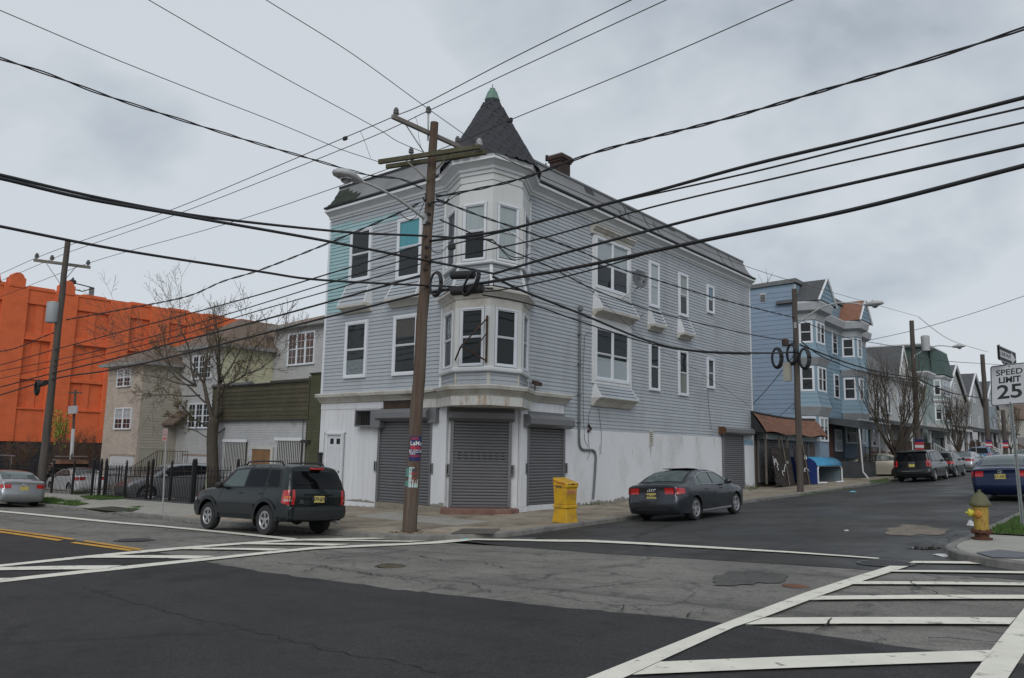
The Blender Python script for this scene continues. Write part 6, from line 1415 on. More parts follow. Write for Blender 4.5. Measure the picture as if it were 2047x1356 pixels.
# scruffy dark panel leaning in front of the shed
m_scr = M('dark_mesh_cloth', (.028,.021,.018), .95, .4, 9, .8, 20, stain=(.20,.19,.185), samt=.45, sscale=7, sth=(.60,.70))
pn = thing('screen_panel', (-15.3,41,-1.6), 'dark brown tattered screen panel with pale scribbles leaning beside the corner building', 'panel')
for (ua, ub, zt, dd) in ((.35,3.05,.35,.75),(3.1,5.2,.55,.95)):
    mb = MB(); nx, nz = 14, 12; rr = random.Random(int(ua*10)); vs = []
    for j in range(nz+1):
        for i in range(nx+1): vs.append(SF.w(ua+(ub-ua)*i/nx+rr.uniform(-.03,.03)*(j in (0,nz)), -1.62+(zt+1.62)*j/nz+rr.uniform(-.06,.06)*(j in (0,nz)), dd+.30*(1-j/nz)+rr.uniform(-.035,.035)))
    k = len(vs); vs += [(x-.04,y,z) for x,y,z in vs]
    fs = [(j*(nx+1)+i, j*(nx+1)+i+1, (j+1)*(nx+1)+i+1, (j+1)*(nx+1)+i) for j in range(nz) for i in range(nx)]; fs += [tuple(k+a for a in reversed(f)) for f in fs]
    mb.add(vs, fs); mb.build('panel_sheet', m_scr, pn)
    # scribbles
    for s_ in range(3):
        pts = []; u, z = rr.uniform(ua+.4,ub-.4), rr.uniform(-1.0,zt-.4)
        for i in range(16): u += rr.uniform(-.16,.16); z += rr.uniform(-.14,.14); t = clamp((z+1.62)/(zt+1.62)); pts.append(SF.w(clamp(u,ua+.1,ub-.1), clamp(z,-1.5,zt-.1), dd+.30*(1-t)+.045))
        MB().tube(pts, .016, 3).build('scribble', m_white, pn)
    MB().tube([SF.w((ua+ub)/2+.3,-1.6,dd+.36), SF.w((ua+ub)/2+.3,zt+.6,dd-.02)], .035, 4).build('stake', MC['grey_post'], pn)
# blue curved canopy standing on the pavement
cn = thing('blue_canopy', (-14.8,45.5,-1.4), 'blue curved fabric canopy with dark blue end and open front standing on the pavement', 'canopy')
zc0 = gs(-14.6,45)+.02; ca, cbk = 43.9, 48.3; xa, xb = -15.7, -14.4
mb = MB(); vs = []; n = 12
for y in (ca, cbk):
    for k in range(n+1):
        a = PI*.5*k/n; vs.append((xb-.75+.75*math.sin(a)*1.0, y, zc0+.95+.48*math.cos(a)))
m1_ = [(k, n+1+k, n+2+k, k+1) for k in range(n)]
mb.add(vs, m1_); mb.add([(xa-.3,ca,zc0+1.43),(xa-.3,cbk,zc0+1.43),(xb-.75,cbk,zc0+1.43),(xb-.75,ca,zc0+1.43)], [(0,1,2,3)])
cs = mb.build('canopy_sheet', M('sky_blue_fabric', (.03,.24,.42), .6, .15, 2, stain=(.25,.42,.5), samt=.5, sscale=2), cn, smooth=True); so_ = cs.modifiers.new('thick','SOLIDIFY'); so_.thickness = .03
arc_ = [(xb-.75+.75*math.sin(PI*.5*k/8), zc0+.95+.48*math.cos(PI*.5*k/8)) for k in range(9)]
for y, mt in ((ca, M('dark_blue_fabric', (.01,.03,.16), .6, .15, 2)), (cbk, M('pale_liner', (.16,.21,.25), .6, .1, 3))):
    pr = [(xa-.3,zc0)]+[(xa-.3,zc0+1.43)]+arc_+[(xb,zc0)]; nn = len(pr)
    MB().add([(x,y,z) for x,z in pr]+[(x,y+.05,z) for x,z in pr], [tuple(range(nn)), tuple(range(2*nn-1,nn-1,-1))]+[(i,nn+i,nn+(i+1)%nn,(i+1)%nn) for i in range(nn)]).build('canopy_end', mt, cn)
mb = MB(); mb.tube([(xb+.01,ca+.1,zc0),(xb+.01,ca+.1,zc0+.8),(xb-.02,ca+.3,zc0+.98),(xb-.02,cbk-.3,zc0+.98),(xb+.01,cbk-.05,zc0+.8),(xb+.01,cbk-.05,zc0+.05)], .05, 5); mb.tube([(xb+.03,ca+.2,zc0+.05),(xb+.06,ca+1.4,zc0+.03)], .06, 5).tube([(xb+.03,cbk-1.2,zc0+.03),(xb+.06,cbk,zc0+.05)], .06, 5); mb.build('white_piping', m_white, cn)

# --- blue house
BH = thing('blue_house', (-17,55,-1.4), 'three-storey pale blue house with two gabled bays and a dark porch', 'house')
BS = Fac((-17,48.9),(1,0),(0,-1)); BF = Fac((-17,48.9),(0,1),(1,0)); YB = 15.4
bx('wall', (-24,48.92,-2.5), (-17.02,48.9+YB,10.9), m_bsid2, BH)
siding(BS, -6.9, -.02, 2.0, 10.75, .30, m_bsid, BH, .02)
for a, b in ((.02,.1),(2.85,8.95),(11.2,YB)): siding(BF, a, b, 2.1, 10.75, .30, m_bsid2, BH, .02)
MB().add([(-24.1,48.8,10.75),(-16.9,48.8,10.95),(-16.9,48.8,11.22),(-24.1,48.8,11.0),(-24.1,64.3,10.75),(-16.9,64.3,10.95),(-16.9,64.3,11.22),(-24.1,64.3,11.0)], [(0,1,2,3),(7,6,5,4),(0,4,5,1),(1,5,6,2),(2,6,7,3),(3,7,4,0)]).build('parapet', M('grey_flashing', (.15,.155,.155), .7, .15, 3), BH)
strip(BS, -.06, .06, 1.9, 10.8, -.05, .06, m_hood, 'corner_trim', BH)
q = BS.rect(1519,587,1532,602); strip(BS, q[0], q[1], q[2], q[3], 0, .06, m_hood, 'attic_vent', BH); [BS.box(MB(), q[0]+.05, q[1]-.05, q[2]+.04+k*.1, q[2]+.10+k*.1, .06, .075).build('louvre', m_tar, BH) for k in range(int((q[3]-q[2]-.08)/.1))]
for u, za, zb2 in ((7.0,7.1,8.8),(7.05,4.0,5.7)): W(BF, u, u+1.1, za, zb2, BH, tw=.07, dep=.07)
def blue_bay(y0, y1, gable):
    a, b, c, d = (-17,y0), (-15.95,y0+.25), (-15.95,y1-.8), (-17,y1); pts = [a,b,c,d]
    core = poly_prism(pts+[(-17.1,y1),(-17.1,y0)], -.1, 9.0).build('bay_wall', m_bsid2, BH)
    for p, q in zip(pts, pts[1:]):
        f, L = bayfac(p, q)
        for (za, zb2) in ((7.0,8.42),(3.95,5.55),(.85,2.4)):
            W(f, .12, L-.12, za, zb2, core, tw=.10, dep=.08, leaves=2 if L > 1.5 else 1, curt=m_curt if za < 3 else None, cover=.4)
        for base, d0 in ((5.75,.0),(2.75,.0)):
            for j in range(4):
                t = 1-j/4; dd0, dd1 = .30*t, .30*(t-.25); z_ = base+.25*j+.35 if base > 5 else base+.27*j+.25
                MB().add([f.w(-dd0*.8,z_,dd0+.03), f.w(L+dd0*.8,z_,dd0+.03), f.w(L+dd1*.8,z_+.27,dd1+.01), f.w(-dd1*.8,z_+.27,dd1+.01), f.w(-dd0*.8,z_,dd0-.02), f.w(L+dd0*.8,z_,dd0-.02)], [(0,1,2,3),(4,5,1,0)]).build('siding_board', m_bsid2, core)
        n = max(2, int(L/.22))
        for i in range(n): f.box(MB(), .02+i*(L-.04)/n, .02+(i+1)*(L-.04)/n-.012, -.15, .80, 0, .03).build('vertical_board', m_bsid, core)
    for z_, h in ((5.62,.45),(2.45,.55)):
        mb = MB(); sweep(mb, pts, [(0,z_),(.06,z_),(.34,z_+h),(.30,z_+h+.04),(0,z_+h+.05)]); mb.build('bay_hood', m_hood, core)
    mb = MB(); sweep(mb, pts, [(0,8.5),(.04,8.5),(.10,8.9),(.45,9.05),(.55,9.5),(.5,9.6),(0,9.62)]); mb.build('bay_cornice', m_hood, core)
    ym = (y0+y1)/2; x0, x1 = -15.5, -18.2; z0_, zp = 9.62, 11.25; w = (y1-y0)/2+.35
    MB().add([(x0,ym-w,z0_),(x0,ym+w,z0_),(x0,ym,zp),(x1,ym-w,z0_),(x1,ym+w,z0_),(x1,ym,zp)], [(0,1,2),(0,2,5,3),(1,4,5,2),(3,4,1,0)]).build('gable_roof', m_gsh if gable == 0 else m_bsh, core)
    GFp = Fac((x0,ym-w),(0,1),(1,0))
    for j in range(5):
        t0, t1 = j/5, (j+1)/5; zz0, zz1 = z0_+.08+(zp-z0_-.2)*t0, z0_+.08+(zp-z0_-.2)*t1; MB().add([GFp.w(w*t0+.08,zz0,.04),GFp.w(2*w-w*t0-.08,zz0,.04),GFp.w(2*w-w*t1-.08,zz1,.015),GFp.w(w*t1+.08,zz1,.015)], [(0,1,2,3)]).build('siding_board', m_bsid2, core)
    for s in (1,-1): MB().tube([(x0+.06,ym+s*(w+.05),z0_-.02),(x0+.06,ym,zp+.06)], .075, 4).build('barge_board', m_white, core)
    return core
blue_bay(48.95, 51.8, 0); blue_bay(57.8, 60.1, 1)
mb = MB(); sweep(mb, [(-17,51.8),(-17,57.8)], [(0,8.5),(.04,8.5),(.10,8.9),(.45,9.05),(.55,9.5),(.5,9.6),(0,9.62)]); mb.build('cornice', m_hood, BH)
mb = MB(); sweep(mb, [(-17,60.1),(-17,64.2)], [(0,8.5),(.04,8.5),(.10,8.9),(.45,9.05),(.55,9.5),(.5,9.6),(0,9.62)]); mb.build('cornice', m_hood, BH)
bx('basement_wall', (-17,48.95,-2.2), (-16.05,52.2,-.2), M('grey_rubble', (.075,.08,.082), .9, .2, 3, .7, 14), BH)
for y in (49.6,50.3,51.1): bx('bay_leg', (-16.12,y,-1.9), (-16.0,y+.12,-.15), m_bsid2, BH)
# porch of the blue house
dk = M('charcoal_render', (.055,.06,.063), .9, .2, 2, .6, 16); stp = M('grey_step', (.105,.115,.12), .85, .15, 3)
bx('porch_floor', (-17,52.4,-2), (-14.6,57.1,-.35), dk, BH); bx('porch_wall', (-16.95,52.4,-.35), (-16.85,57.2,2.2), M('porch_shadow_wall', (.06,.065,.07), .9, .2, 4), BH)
for i in range(6): bx('step', (-14.8,57.15+i*.0-.0-0,-1.9) if 0 else (-15.9,57.1+i*.32,-1.9), (-14.4,57.1+(i+1)*.32,-.42-i*.17), stp, BH)
MB().add([(-17,52.2,2.55),(-14.4,52.2,2.25),(-14.4,59.5,2.2),(-17,59.5,2.55),(-17,52.2,2.2),(-14.4,52.2,1.75),(-14.4,59.5,1.75),(-17,59.5,2.2)], [(0,1,2,3),(7,6,5,4),(0,4,5,1),(1,5,6,2),(2,6,7,3)]).build('porch_roof', M('charcoal_awning', (.07,.078,.085), .7, .1, 3), BH)
MB().tube([(-14.4,52.2,2.3),(-14.35,59.5,2.24)], .07, 5).build('gutter', m_hood, BH); MB().tube([(-14.45,52.3,2.2),(-14.5,53.0,-1.0),(-14.2,53.2,-1.45)], .055, 6).build('downpipe', m_white, BH)
for y in (52.5,55.0,57.2,59.3): bx('porch_post', (-14.62,y,-.35 if y < 58 else -1.5), (-14.50,y+.12,1.8), m_hood if y > 57 else m_iron, BH)
bx('door', (-16.85,53.6,-.3), (-16.78,54.6,1.9), M('brown_door', (.12,.05,.03), .7, .15, 3), BH); W(Fac((-16.85,55.2),(0,1),(1,0)), 0, 1.5, .3, 1.8, BH, tw=.07, dep=.06, curt=m_curt, cover=1.)
railing([(-14.55,52.5,-.35),(-14.55,57.1,-.35)], .95, BH, .18); railing([(-14.4,57.2,-.4),(-14.4,59.1,-1.5)], .95, BH, .2)

def house(y0, y1, xf, ze, zr, wall, roofm, label, ridge='x', rows=((3.6,5.2),(6.4,7.9)), porch=None, bay=False, peak=None, trim=m_white, rev=.22, nwin=2, dormer=None, back=-28, mansard=None, name='row_house'):
    zg = gs(-15,(y0+y1)/2); H = thing(name, (xf,(y0+y1)/2,zg), label, 'house', None); f = Fac((xf,y0),(0,1),(1,0)); fs_ = Fac((xf,y0),(1,0),(0,-1)); L = y1-y0; ze += zg; zr += zg
    bx('wall', (back,y0+.02,zg-1), (xf-.02,y1-.02,ze), wall, H); siding(f, 0, L, zg+.6, ze-.1, rev, wall, H, .02); siding(fs_, back-xf, 0, zg+2.4, ze-.1, rev, wall, H, .02)
    for (a, b) in rows:
        for k in range(nwin):
            w = 1.05; u = L*(k+.5)/nwin-w/2; W(f, u, u+w, zg+a, zg+b, H, tw=.10, dep=.08, curt=m_curt if (k+int(y0))%2 else None, cover=.5)
    if ridge == 'x':      # gable to the street
        ym = L/2; MB().add([(xf+.35,y0-.3,ze-.1),(xf+.35,y1+.3,ze-.1),(xf+.35,(y0+y1)/2,zr),(back,y0-.3,ze-.1),(back,y1+.3,ze-.1),(back,(y0+y1)/2,zr)], [(0,2,5,3),(1,4,5,2),(3,5,4)]).build('roof', roofm, H)
        n = int((zr-ze)/rev)
        for j in range(n):
            t0, t1 = j/n, (j+1)/n; h = zr-ze-.1; MB().add([f.w(L/2*t0,ze+h*t0-.05,.03),f.w(L-L/2*t0,ze+h*t0-.05,.03),f.w(L-L/2*t1,ze+h*t1-.05,.01),f.w(L/2*t1,ze+h*t1-.05,.01)], [(0,1,2,3)]).build('siding_board', wall, H)
        for s, e_ in ((y0-.3,0),(y1+.3,0)): MB().tube([(xf+.38,s,ze-.12),(xf+.38,(y0+y1)/2,zr+.02)], .12, 4).build('barge_board', trim, H)
        W(f, L/2-.5, L/2+.5, ze+.1, ze+(zr-ze)*.45, H, tw=.1, dep=.1)
    elif ridge == 'y':
        MB().add([(xf+.5,y0-.2,ze-.1),(xf+.5,y1+.2,ze-.1),(back,y0-.2,ze-.1),(back,y1+.2,ze-.1),((xf+back)/2+1.5,y0-.2,zr),((xf+back)/2+1.5,y1+.2,zr)], [(0,1,5,4),(2,4,5,3),(0,4,2),(1,3,5)]).build('roof', roofm, H)
        mb = MB(); mb.tube([(xf+.55,y0-.22,ze-.1),((xf+back)/2+1.5,y0-.22,zr+.05)], .1, 4); mb.build('barge_board', trim, H); MB().tube([(xf+.55,y1+.22,ze-.1),((xf+back)/2+1.5,y1+.22,zr+.05)], .1, 4).build('barge_board', trim, H)
        mb = MB(); sweep(mb, [(xf,y0-.2),(xf,y1+.2)], [(0,ze-.25),(.5,ze-.15),(.62,ze),(0,ze+.05)]); mb.build('gutter', trim, H)
        if dormer:
            for (u, w, hh) in dormer:
                y = y0+u; MB().add([(xf+.2,y-w,ze-.1),(xf+.2,y+w,ze-.1),(xf+.2,y,ze+hh),(xf-5,y-w,ze-.1),(xf-5,y+w,ze-.1),(xf-5,y,ze+hh)], [(0,2,5,3),(1,4,5,2)]).build('dormer_roof', roofm, H)
                n = int(hh/rev)
                for j in range(n): t0, t1 = j/n, (j+1)/n; MB().add([f.w(u-w+w*t0,ze-.05+hh*t0,.16),f.w(u+w-w*t0,ze-.05+hh*t0,.16),f.w(u+w-w*t1,ze-.05+hh*t1,.14),f.w(u-w+w*t1,ze-.05+hh*t1,.14)], [(0,1,2,3)]).build('siding_board', M('cream_siding', (.45,.44,.38), .6, .06), H)
                for s in (-w-.1, w+.1): MB().tube([(xf+.25,y+s,ze-.12),(xf+.25,y,ze+hh+.05)], .08, 4).build('barge_board', trim, H)
                W(f, u-.4, u+.4, ze+.1, ze+hh*.45, H, tw=.08, dep=.2)
    if mansard:
        mb = MB(); sweep(mb, [(back,y0),(xf,y0),(xf,y1)], [(-.2,ze-.1),(.45,ze-.05),(.5,ze+.1),(.1,ze+.35),(-.25,zr-.3),(.15,zr-.15),(.2,zr),(-.4,zr+.05)]); mb.build('mansard_roof', roofm, H)
        mb = MB(); sweep(mb, [(back,y0),(xf,y0),(xf,y1)], [(-.1,ze-.5),(.1,ze-.5),(.5,ze-.1),(.5,ze+.05),(0,ze+.1)]); mb.build('cornice', trim, H); mb = MB(); sweep(mb, [(back,y0),(xf,y0),(xf,y1)], [(-.4,zr-.02),(.1,zr-.2),(.45,zr+.0),(.45,zr+.12),(-.5,zr+.12)]); mb.build('cornice', trim, H)
    if bay:
        u0_, u1_ = bay; pts = [(xf,y0+u0_),(xf+.9,y0+u0_+.4),(xf+.9,y0+u1_-.4),(xf,y0+u1_)]; core = poly_prism(pts+[(xf-.1,y0+u1_),(xf-.1,y0+u0_)], zg+2.6, ze-.1).build('bay_wall', wall, H)
        for p, q in zip(pts, pts[1:]):
            ff, LL = bayfac(p, q)
            for (a, b) in rows: W(ff, .12, LL-.12, zg+a, zg+b, core, tw=.12, dep=.08, curt=m_curt, cover=.35)
        for (a, b) in rows: mb = MB(); sweep(mb, pts, [(0,zg+b+.08),(.08,zg+b+.1),(.28,zg+b+.3),(.28,zg+b+.4),(0,zg+b+.45)]); mb.build('bay_cornice', trim, core)
        if mansard: mb = MB(); sweep(mb, pts, [(0,ze-.1),(.4,ze),(.35,ze+.2),(-.1,zr-.2),(-.1,ze)]); mb.build('bay_roof', roofm, core)
    if porch:
        d, zp, pm, rm_ = porch; bx('porch_floor', (xf,y0+.3,zg-.5), (xf+d,y1-.3,zg+1.3), pm, H)
        MB().add([(xf,y0+.1,zg+4.1),(xf,y1-.1,zg+4.1),(xf+d+.3,y1-.1,zg+3.6),(xf+d+.3,y0+.1,zg+3.6),(xf,y0+.1,zg+3.7),(xf,y1-.1,zg+3.7),(xf+d+.3,y1-.1,zg+3.35),(xf+d+.3,y0+.1,zg+3.35)], [(0,1,2,3),(7,6,5,4),(3,2,6,7),(0,3,7,4),(1,5,6,2)]).build('porch_roof', rm_, H)
        n = 4
        for k in range(n): y = y0+.4+(L-.95)*k/(n-1); bx('porch_post', (xf+d-.22,y,zg+1.3), (xf+d-.06,y+.16,zg+3.4), trim, H)
        railing([(xf+d-.1,y0+.4,zg+1.3),(xf+d-.1,y1-.4-L*.3,zg+1.3)], .9, H, .2, trim if int(y0)%2 else m_iron2, r=.02)
        for i in range(6): bx('step', (xf+d+i*.3,y1-.4-L*.28,zg-.5), (xf+d+(i+1)*.3,y1-.5,zg+1.1-i*.2), pm, H)
        for yy in (y1-.4-L*.28, y1-.5): railing([(xf+d,yy,zg+1.3),(xf+d+1.9,yy,zg+.05)], .9, H, .2, M('brown_rail', (.085,.045,.03), .8, .2) if int(y0)%2 else m_white, r=.025)
        W(f, L*.15, L*.15+1.1, zg+1.7, zg+3.2, H, tw=.1, dep=.06); bx('door', (xf,y0+L*.62,zg+1.3), (xf+.06,y0+L*.62+1,zg+3.4), M('dark_door', (.05,.035,.03), .7), H)
    return H
m_w1 = M('white_siding', (.47,.47,.46), .65, .07, 1.5, island=.04, stain=(.30,.29,.27), samt=.4); m_w2 = M('greenish_siding', (.27,.33,.32), .65, .08, 1.5, island=.04); m_w3 = M('pale_grey_siding', (.38,.39,.39), .65, .08, 1.5, island=.04); m_cream2 = M('cream_render', (.40,.39,.35), .7, .08, 1.5, island=.03)
brp = M('brown_porch', (.12,.065,.045), .8, .2, 3); m_teal2 = M('teal_mansard', (.06,.10,.09), .85, .15, 3, .4, 30)
H3 = house(64.6, 86.6, -17.8, 8.0, 11.8, m_w1, m_gsh, 'white house with large grey roof and cream dormer behind the vase-shaped street tree', 'y', rows=((4.6,6.6),), nwin=6, dormer=((14.5,2.2,3.2),), porch=(2.2,0,brp,m_gsh), back=-29)
bx('chimney', (-22.2,72.0,gs(-15,72)+11), (-21.5,72.9,gs(-15,72)+13.4), M('orange_brick', (.35,.10,.05), .9, .15, 4), H3)
MB().tube([(-22,78.5,gs(-15,78)+11.4),(-22,78.5,gs(-15,78)+14.6),(-22,81.8,gs(-15,78)+14.7)], .035, 4).build('aerial', m_pipe, H3)
house(87.2, 97.4, -17.6, 9.2, 12.0, m_w2, m_teal2, 'narrow grey-green house with teal mansard roof and ornate cornice beside the third utility pole', None, rows=((4.4,6.2),(7.0,8.7)), nwin=1, bay=(3.6,8.4), mansard=True, porch=(2.2,0,brp,m_w1))
house(98, 110, -17.8, 7.4, 11.3, m_w1, m_gsh, 'white gabled house with grey roof next beyond the teal mansard house', 'x', rows=((4.3,5.8),), porch=(2.2,0,m_w1,m_gsh))
house(110.6, 123, -17.8, 7.2, 11.2, m_w3, m_gsh, 'second grey-roofed gabled house up the side street, with a dark porch', 'x', rows=((4.2,5.7),), porch=(2.2,0,dk,m_gsh))
house(123.6, 136, -17.8, 7.2, 11.0, M('pale_blue_siding', (.29,.34,.37), .65, .08, 1.5), m_gsh, 'pale blue-grey gabled house with paired windows beyond the gabled row', 'x', rows=((4.0,5.6),), porch=(2.4,0,m_w1,m_gsh))
house(137, 150, -17.8, 8.6, 9.8, m_cream2, m_gsh, 'plain pale grey flat-fronted house behind the fourth utility pole', 'y', rows=((1.5,3.0),(4.6,6.2)), nwin=3)
EH = thing('end_house', (-12,170,1.5), 'beige house with brown roof closing the far end of the side street', 'house')
bx('wall', (-22,170,-1), (4,180,7.4), m_cream2, EH); bx('lower_wall', (-22,169.9,-1), (4,170,4.0), M('grey_low_wall', (.22,.22,.21), .9, .1), EH)
MB().add([(-22.5,169.5,7.3),(4.5,169.5,7.3),(4.5,180.5,7.3),(-22.5,180.5,7.3),(-22.5,175,11.2),(4.5,175,11.2)], [(0,1,5,4),(3,4,5,2),(0,4,3),(1,2,5)]).build('roof', m_roofbr, EH)
W(Fac((-15.5,169.88),(1,0),(0,-1)), 0, 1.2, 4.6, 6.2, EH, tw=.1, dep=.1)
EH2 = thing('end_house', (-6,140,1.5), 'brick and cream house half hidden behind the speed limit sign pole', 'house')
bx('wall', (-12.2,138,-1), (-4,148,7.2), M('far_brick', (.19,.09,.065), .9, .15), EH2); bx('upper_wall', (-12.4,137.8,3.4), (-4,137.98,6.4), m_cream2, EH2); MB().add([(-12.8,137.4,7.1),(-3.5,137.4,7.1),(-3.5,148.6,7.1),(-12.8,148.6,7.1),(-8.1,143,9.6)], [(0,1,4),(1,2,4),(2,3,4),(3,0,4)]).build('roof', m_gsh, EH2)
W(Fac((-10.5,137.8),(1,0),(0,-1)), 0, 1.3, 4.2, 5.9, EH2, tw=.12, dep=.1); W(Fac((-8.2,137.8),(1,0),(0,-1)), 0, 1.3, 4.2, 5.9, EH2, tw=.12, dep=.1)
wf = thing('picket_fence', (-15.2,88,gs(-15,88)), 'white picket fence in front of the gabled houses up the side street', 'fence')
pw = MB().box((-.02,-.045,0),(.02,.045,1.0)).add([(-.02,-.045,1.0),(.02,-.045,1.0),(.02,.045,1.0),(-.02,.045,1.0),(0,0,1.12)], [(0,1,4),(1,2,4),(2,3,4),(3,0,4)]).mesh('picket', m_white)
for i in range(100): y = 80+i*.22; inst('picket', pw, wf, (-15.1,y,gs(-15,y)))
for h in (.3,.8): MB().tube([(-15.13,80+k*2.2,gs(-15,80+k*2.2)+h) for k in range(11)], .03, 4).build('rail', m_white, wf)

# ================================================================ POLES, LAMPS, WIRES
m_pole = M('creosoted_pole', (.100,.066,.047), .95, .25, 2.5, .8, 22, stain=(.16,.14,.12), samt=.7, sscale=1.6, sth=(.45,.68), stretch=(5,5,.35)); m_pole2 = M('grey_weathered_pole', (.085,.072,.062), .95, .25, 2.5, .8, 22, stain=(.12,.115,.105), samt=.6, sscale=1.6, stretch=(5,5,.35))
m_arm = M('mossy_crossarm', (.085,.078,.045), .95, .2, 4, .6, 25, stain=(.15,.145,.11), samt=.6, sscale=3); m_arm2 = M('grey_crossarm', (.19,.175,.155), .9, .15, 4, .5, 25)
m_insul = M('porcelain', (.14,.14,.145), .3, .1, 5, coat=.5); m_galv = M('galvanised', (.36,.37,.375), .5, .1, 5, metal=.4); m_cable = M('black_cable', (.016,.016,.018), .6, .1, 5); m_wire = M('bare_wire', (.045,.04,.036), .6, .1, 5); m_lamp = M('lamp_housing', (.40,.41,.41), .5, .08, 3); m_lens = glass_mat('lamp_glass', (.3,.3,.3), .5, .15)
def pole(name, label, b, t, r0, r1, mat, group='utility poles'):
    root = thing(name, b, label, 'utility pole', group); B, T = Vector(b), Vector(t); n = 14
    pts = [B+(T-B)*i/n+Vector((math.sin(i*1.9+b[0])*.012, math.cos(i*2.3)*.012, 0))*(0 < i < n) for i in range(n+1)]; pts[0] = B-Vector((0,0,.2))
    MB().tube(pts, [r0+(r1-r0)*i/n for i in range(n+1)], 18).build('shaft', mat, root, smooth='auto'); return root
def beam(a, b, w, h, mat, name, parent):
    a, b = Vector(a), Vector(b); d = (b-a).normalized(); s = d.cross(Vector((0,0,1))).normalized()*w/2; u = s.cross(d).normalized()*h/2
    MB().add([a-s-u,a+s-u,a+s+u,a-s+u,b-s-u,b+s-u,b+s+u,b-s+u], [(3,2,1,0),(4,5,6,7),(0,1,5,4),(1,2,6,5),(2,3,7,6),(3,0,4,7)]).build(name, mat, parent, bevel=.008)
def insul(p, parent, s=1., mat=None):
    MB().lathe([(.03*s,0),(.03*s,.05*s),(.075*s,.06*s),(.085*s,.10*s),(.05*s,.11*s),(.07*s,.13*s),(.075*s,.17*s),(.04*s,.19*s),(.05*s,.22*s),(.02*s,.235*s)], 12, 0, lambda v: (p[0]+v[0],p[1]+v[1],p[2]+v[2])).build('insulator', mat or m_insul, parent, smooth='auto')
def cobra(base, head, label, group='street lamps', dip=.25):
    L_ = thing('street_lamp', base, label, 'street lamp', group); A, Bh = Vector(base), Vector(head); d = (Bh-A); hd = Vector((d.x,d.y,0)).normalized()
    pts = [A+d*t+Vector((0,0,dip*math.sin(t*PI)*.9)) for t in [i/10 for i in range(11)]]; MB().tube(pts, [.04-.010*i/10 for i in range(11)], 8).build('lamp_arm', m_lamp, L_, smooth=True)
    s = Vector((-hd.y,hd.x,0)); ns = 10; mb = MB(); vs = []
    sec = [(0,.05,.05,.045),(.12,.11,.10,.08),(.30,.20,.15,.10),(.52,.23,.16,.09),(.70,.18,.12,.06),(.80,.07,.06,.03)]
    for (x, w, up, dn) in sec:
        for k in range(12):
            a = 2*PI*k/12; vs.append(Bh+hd*x+s*w*math.cos(a)+Vector((0,0,(up if math.sin(a) > 0 else dn)*math.sin(a))))
    mb.add(vs, [(i*12+k,i*12+(k+1)%12,(i+1)*12+(k+1)%12,(i+1)*12+k) for i in range(5) for k in range(12)]+[tuple(range(11,-1,-1)), tuple(60+k for k in range(12))]); mb.build('lamp_head', m_lamp, L_, smooth=True)
    cc = Bh+hd*.44-Vector((0,0,.05)); MB().lathe([(.15,0),(.145,-.04),(.11,-.10),(.05,-.135),(.0,-.14)], 14, 0, lambda v: (cc.x+v[0],cc.y+v[1],cc.z+v[2])).build('lamp_lens', m_lens, L_, smooth=True)
    c2 = Bh+hd*.35+Vector((0,0,.12)); MB().lathe([(.035,0),(.035,.05),(.02,.07)], 8, 0, lambda v: (c2.x+v[0],c2.y+v[1],c2.z+v[2])).build('photocell', m_galv, L_)
    beam(A-Vector((0,0,.12)), A+Vector((0,0,.12)), .08, .10, m_galv, 'bracket', L_) if 0 else MB().box((A.x-.06,A.y-.06,A.z-.14),(A.x+.06,A.y+.06,A.z+.14)).build('bracket', m_galv, L_)
    return L_
PB, PT = (-14.60,13.75,gs(-14.6,13.75)-.02), (-14.28,13.82,8.66)
MP_ = pole('utility_pole', 'tall brown wooden utility pole with two crossarms and posters at the street corner', PB, PT, .185, .108, m_pole)
def onpole(z): t = (z-PB[2])/(PT[2]-PB[2]); return Vector((PB[0]+(PT[0]-PB[0])*t, PB[1]+(PT[1]-PB[1])*t, z))
pz_ = onpole(8.40); A1, A2 = (pz_.x-.16,12.48,8.40), (pz_.x-.16,15.05,8.40); beam(A1, A2, .09, .115, m_arm2, 'crossarm', MP_)
for y in (12.6, 14.9): insul((A1[0],y,8.46), MP_, .95)
MB().tube([(pz_.x-.2,13.8,8.2),(pz_.x-.2,13.78,8.95)], .025, 6).build('top_pin', m_galv, MP_); insul((pz_.x-.2,13.78,8.93), MP_, 1.0)
beam((A1[0],12.95,8.34),(pz_.x-.14,13.70,7.72), .012, .04, m_galv, 'brace', MP_)
C1, C2 = onZ(765,329,7.62), onZ(966,299,7.62); cd = (Vector(C2)-Vector(C1)).normalized(); cn_ = Vector((-cd.y,cd.x,0))
for s in (-.19,.19): beam(Vector(C1)+cn_*s, Vector(C2)+cn_*s, .095, .12, m_arm, 'crossarm', MP_)
pm_ = onpole(7.0)
for t in (.28,.72): p = Vector(C1)+(Vector(C2)-Vector(C1))*t; beam(p-cn_*.2-Vector((0,0,.06)), Vector((pm_.x,pm_.y,7.0))-cn_*.2, .012, .045, m_arm2 if t < .5 else m_arm, 'brace', MP_)
insul(Vector(C2)-cd*.12+Vector((0,0,.06)), MP_, 1.1, M('white_porcelain', (.5,.5,.5), .3, .05)); insul(Vector(C1)+cd*1.0+Vector((0,0,.06))-cn_*.19, MP_, .9)
for k, z in enumerate((6.35,6.1,5.85,5.2,4.95,4.6)):
    p = onpole(z); MB().box((p.x+.09,p.y-.17,z-.025),(p.x+.14,p.y-.05,z+.025)).build('cable_hook', m_iron, MP_)
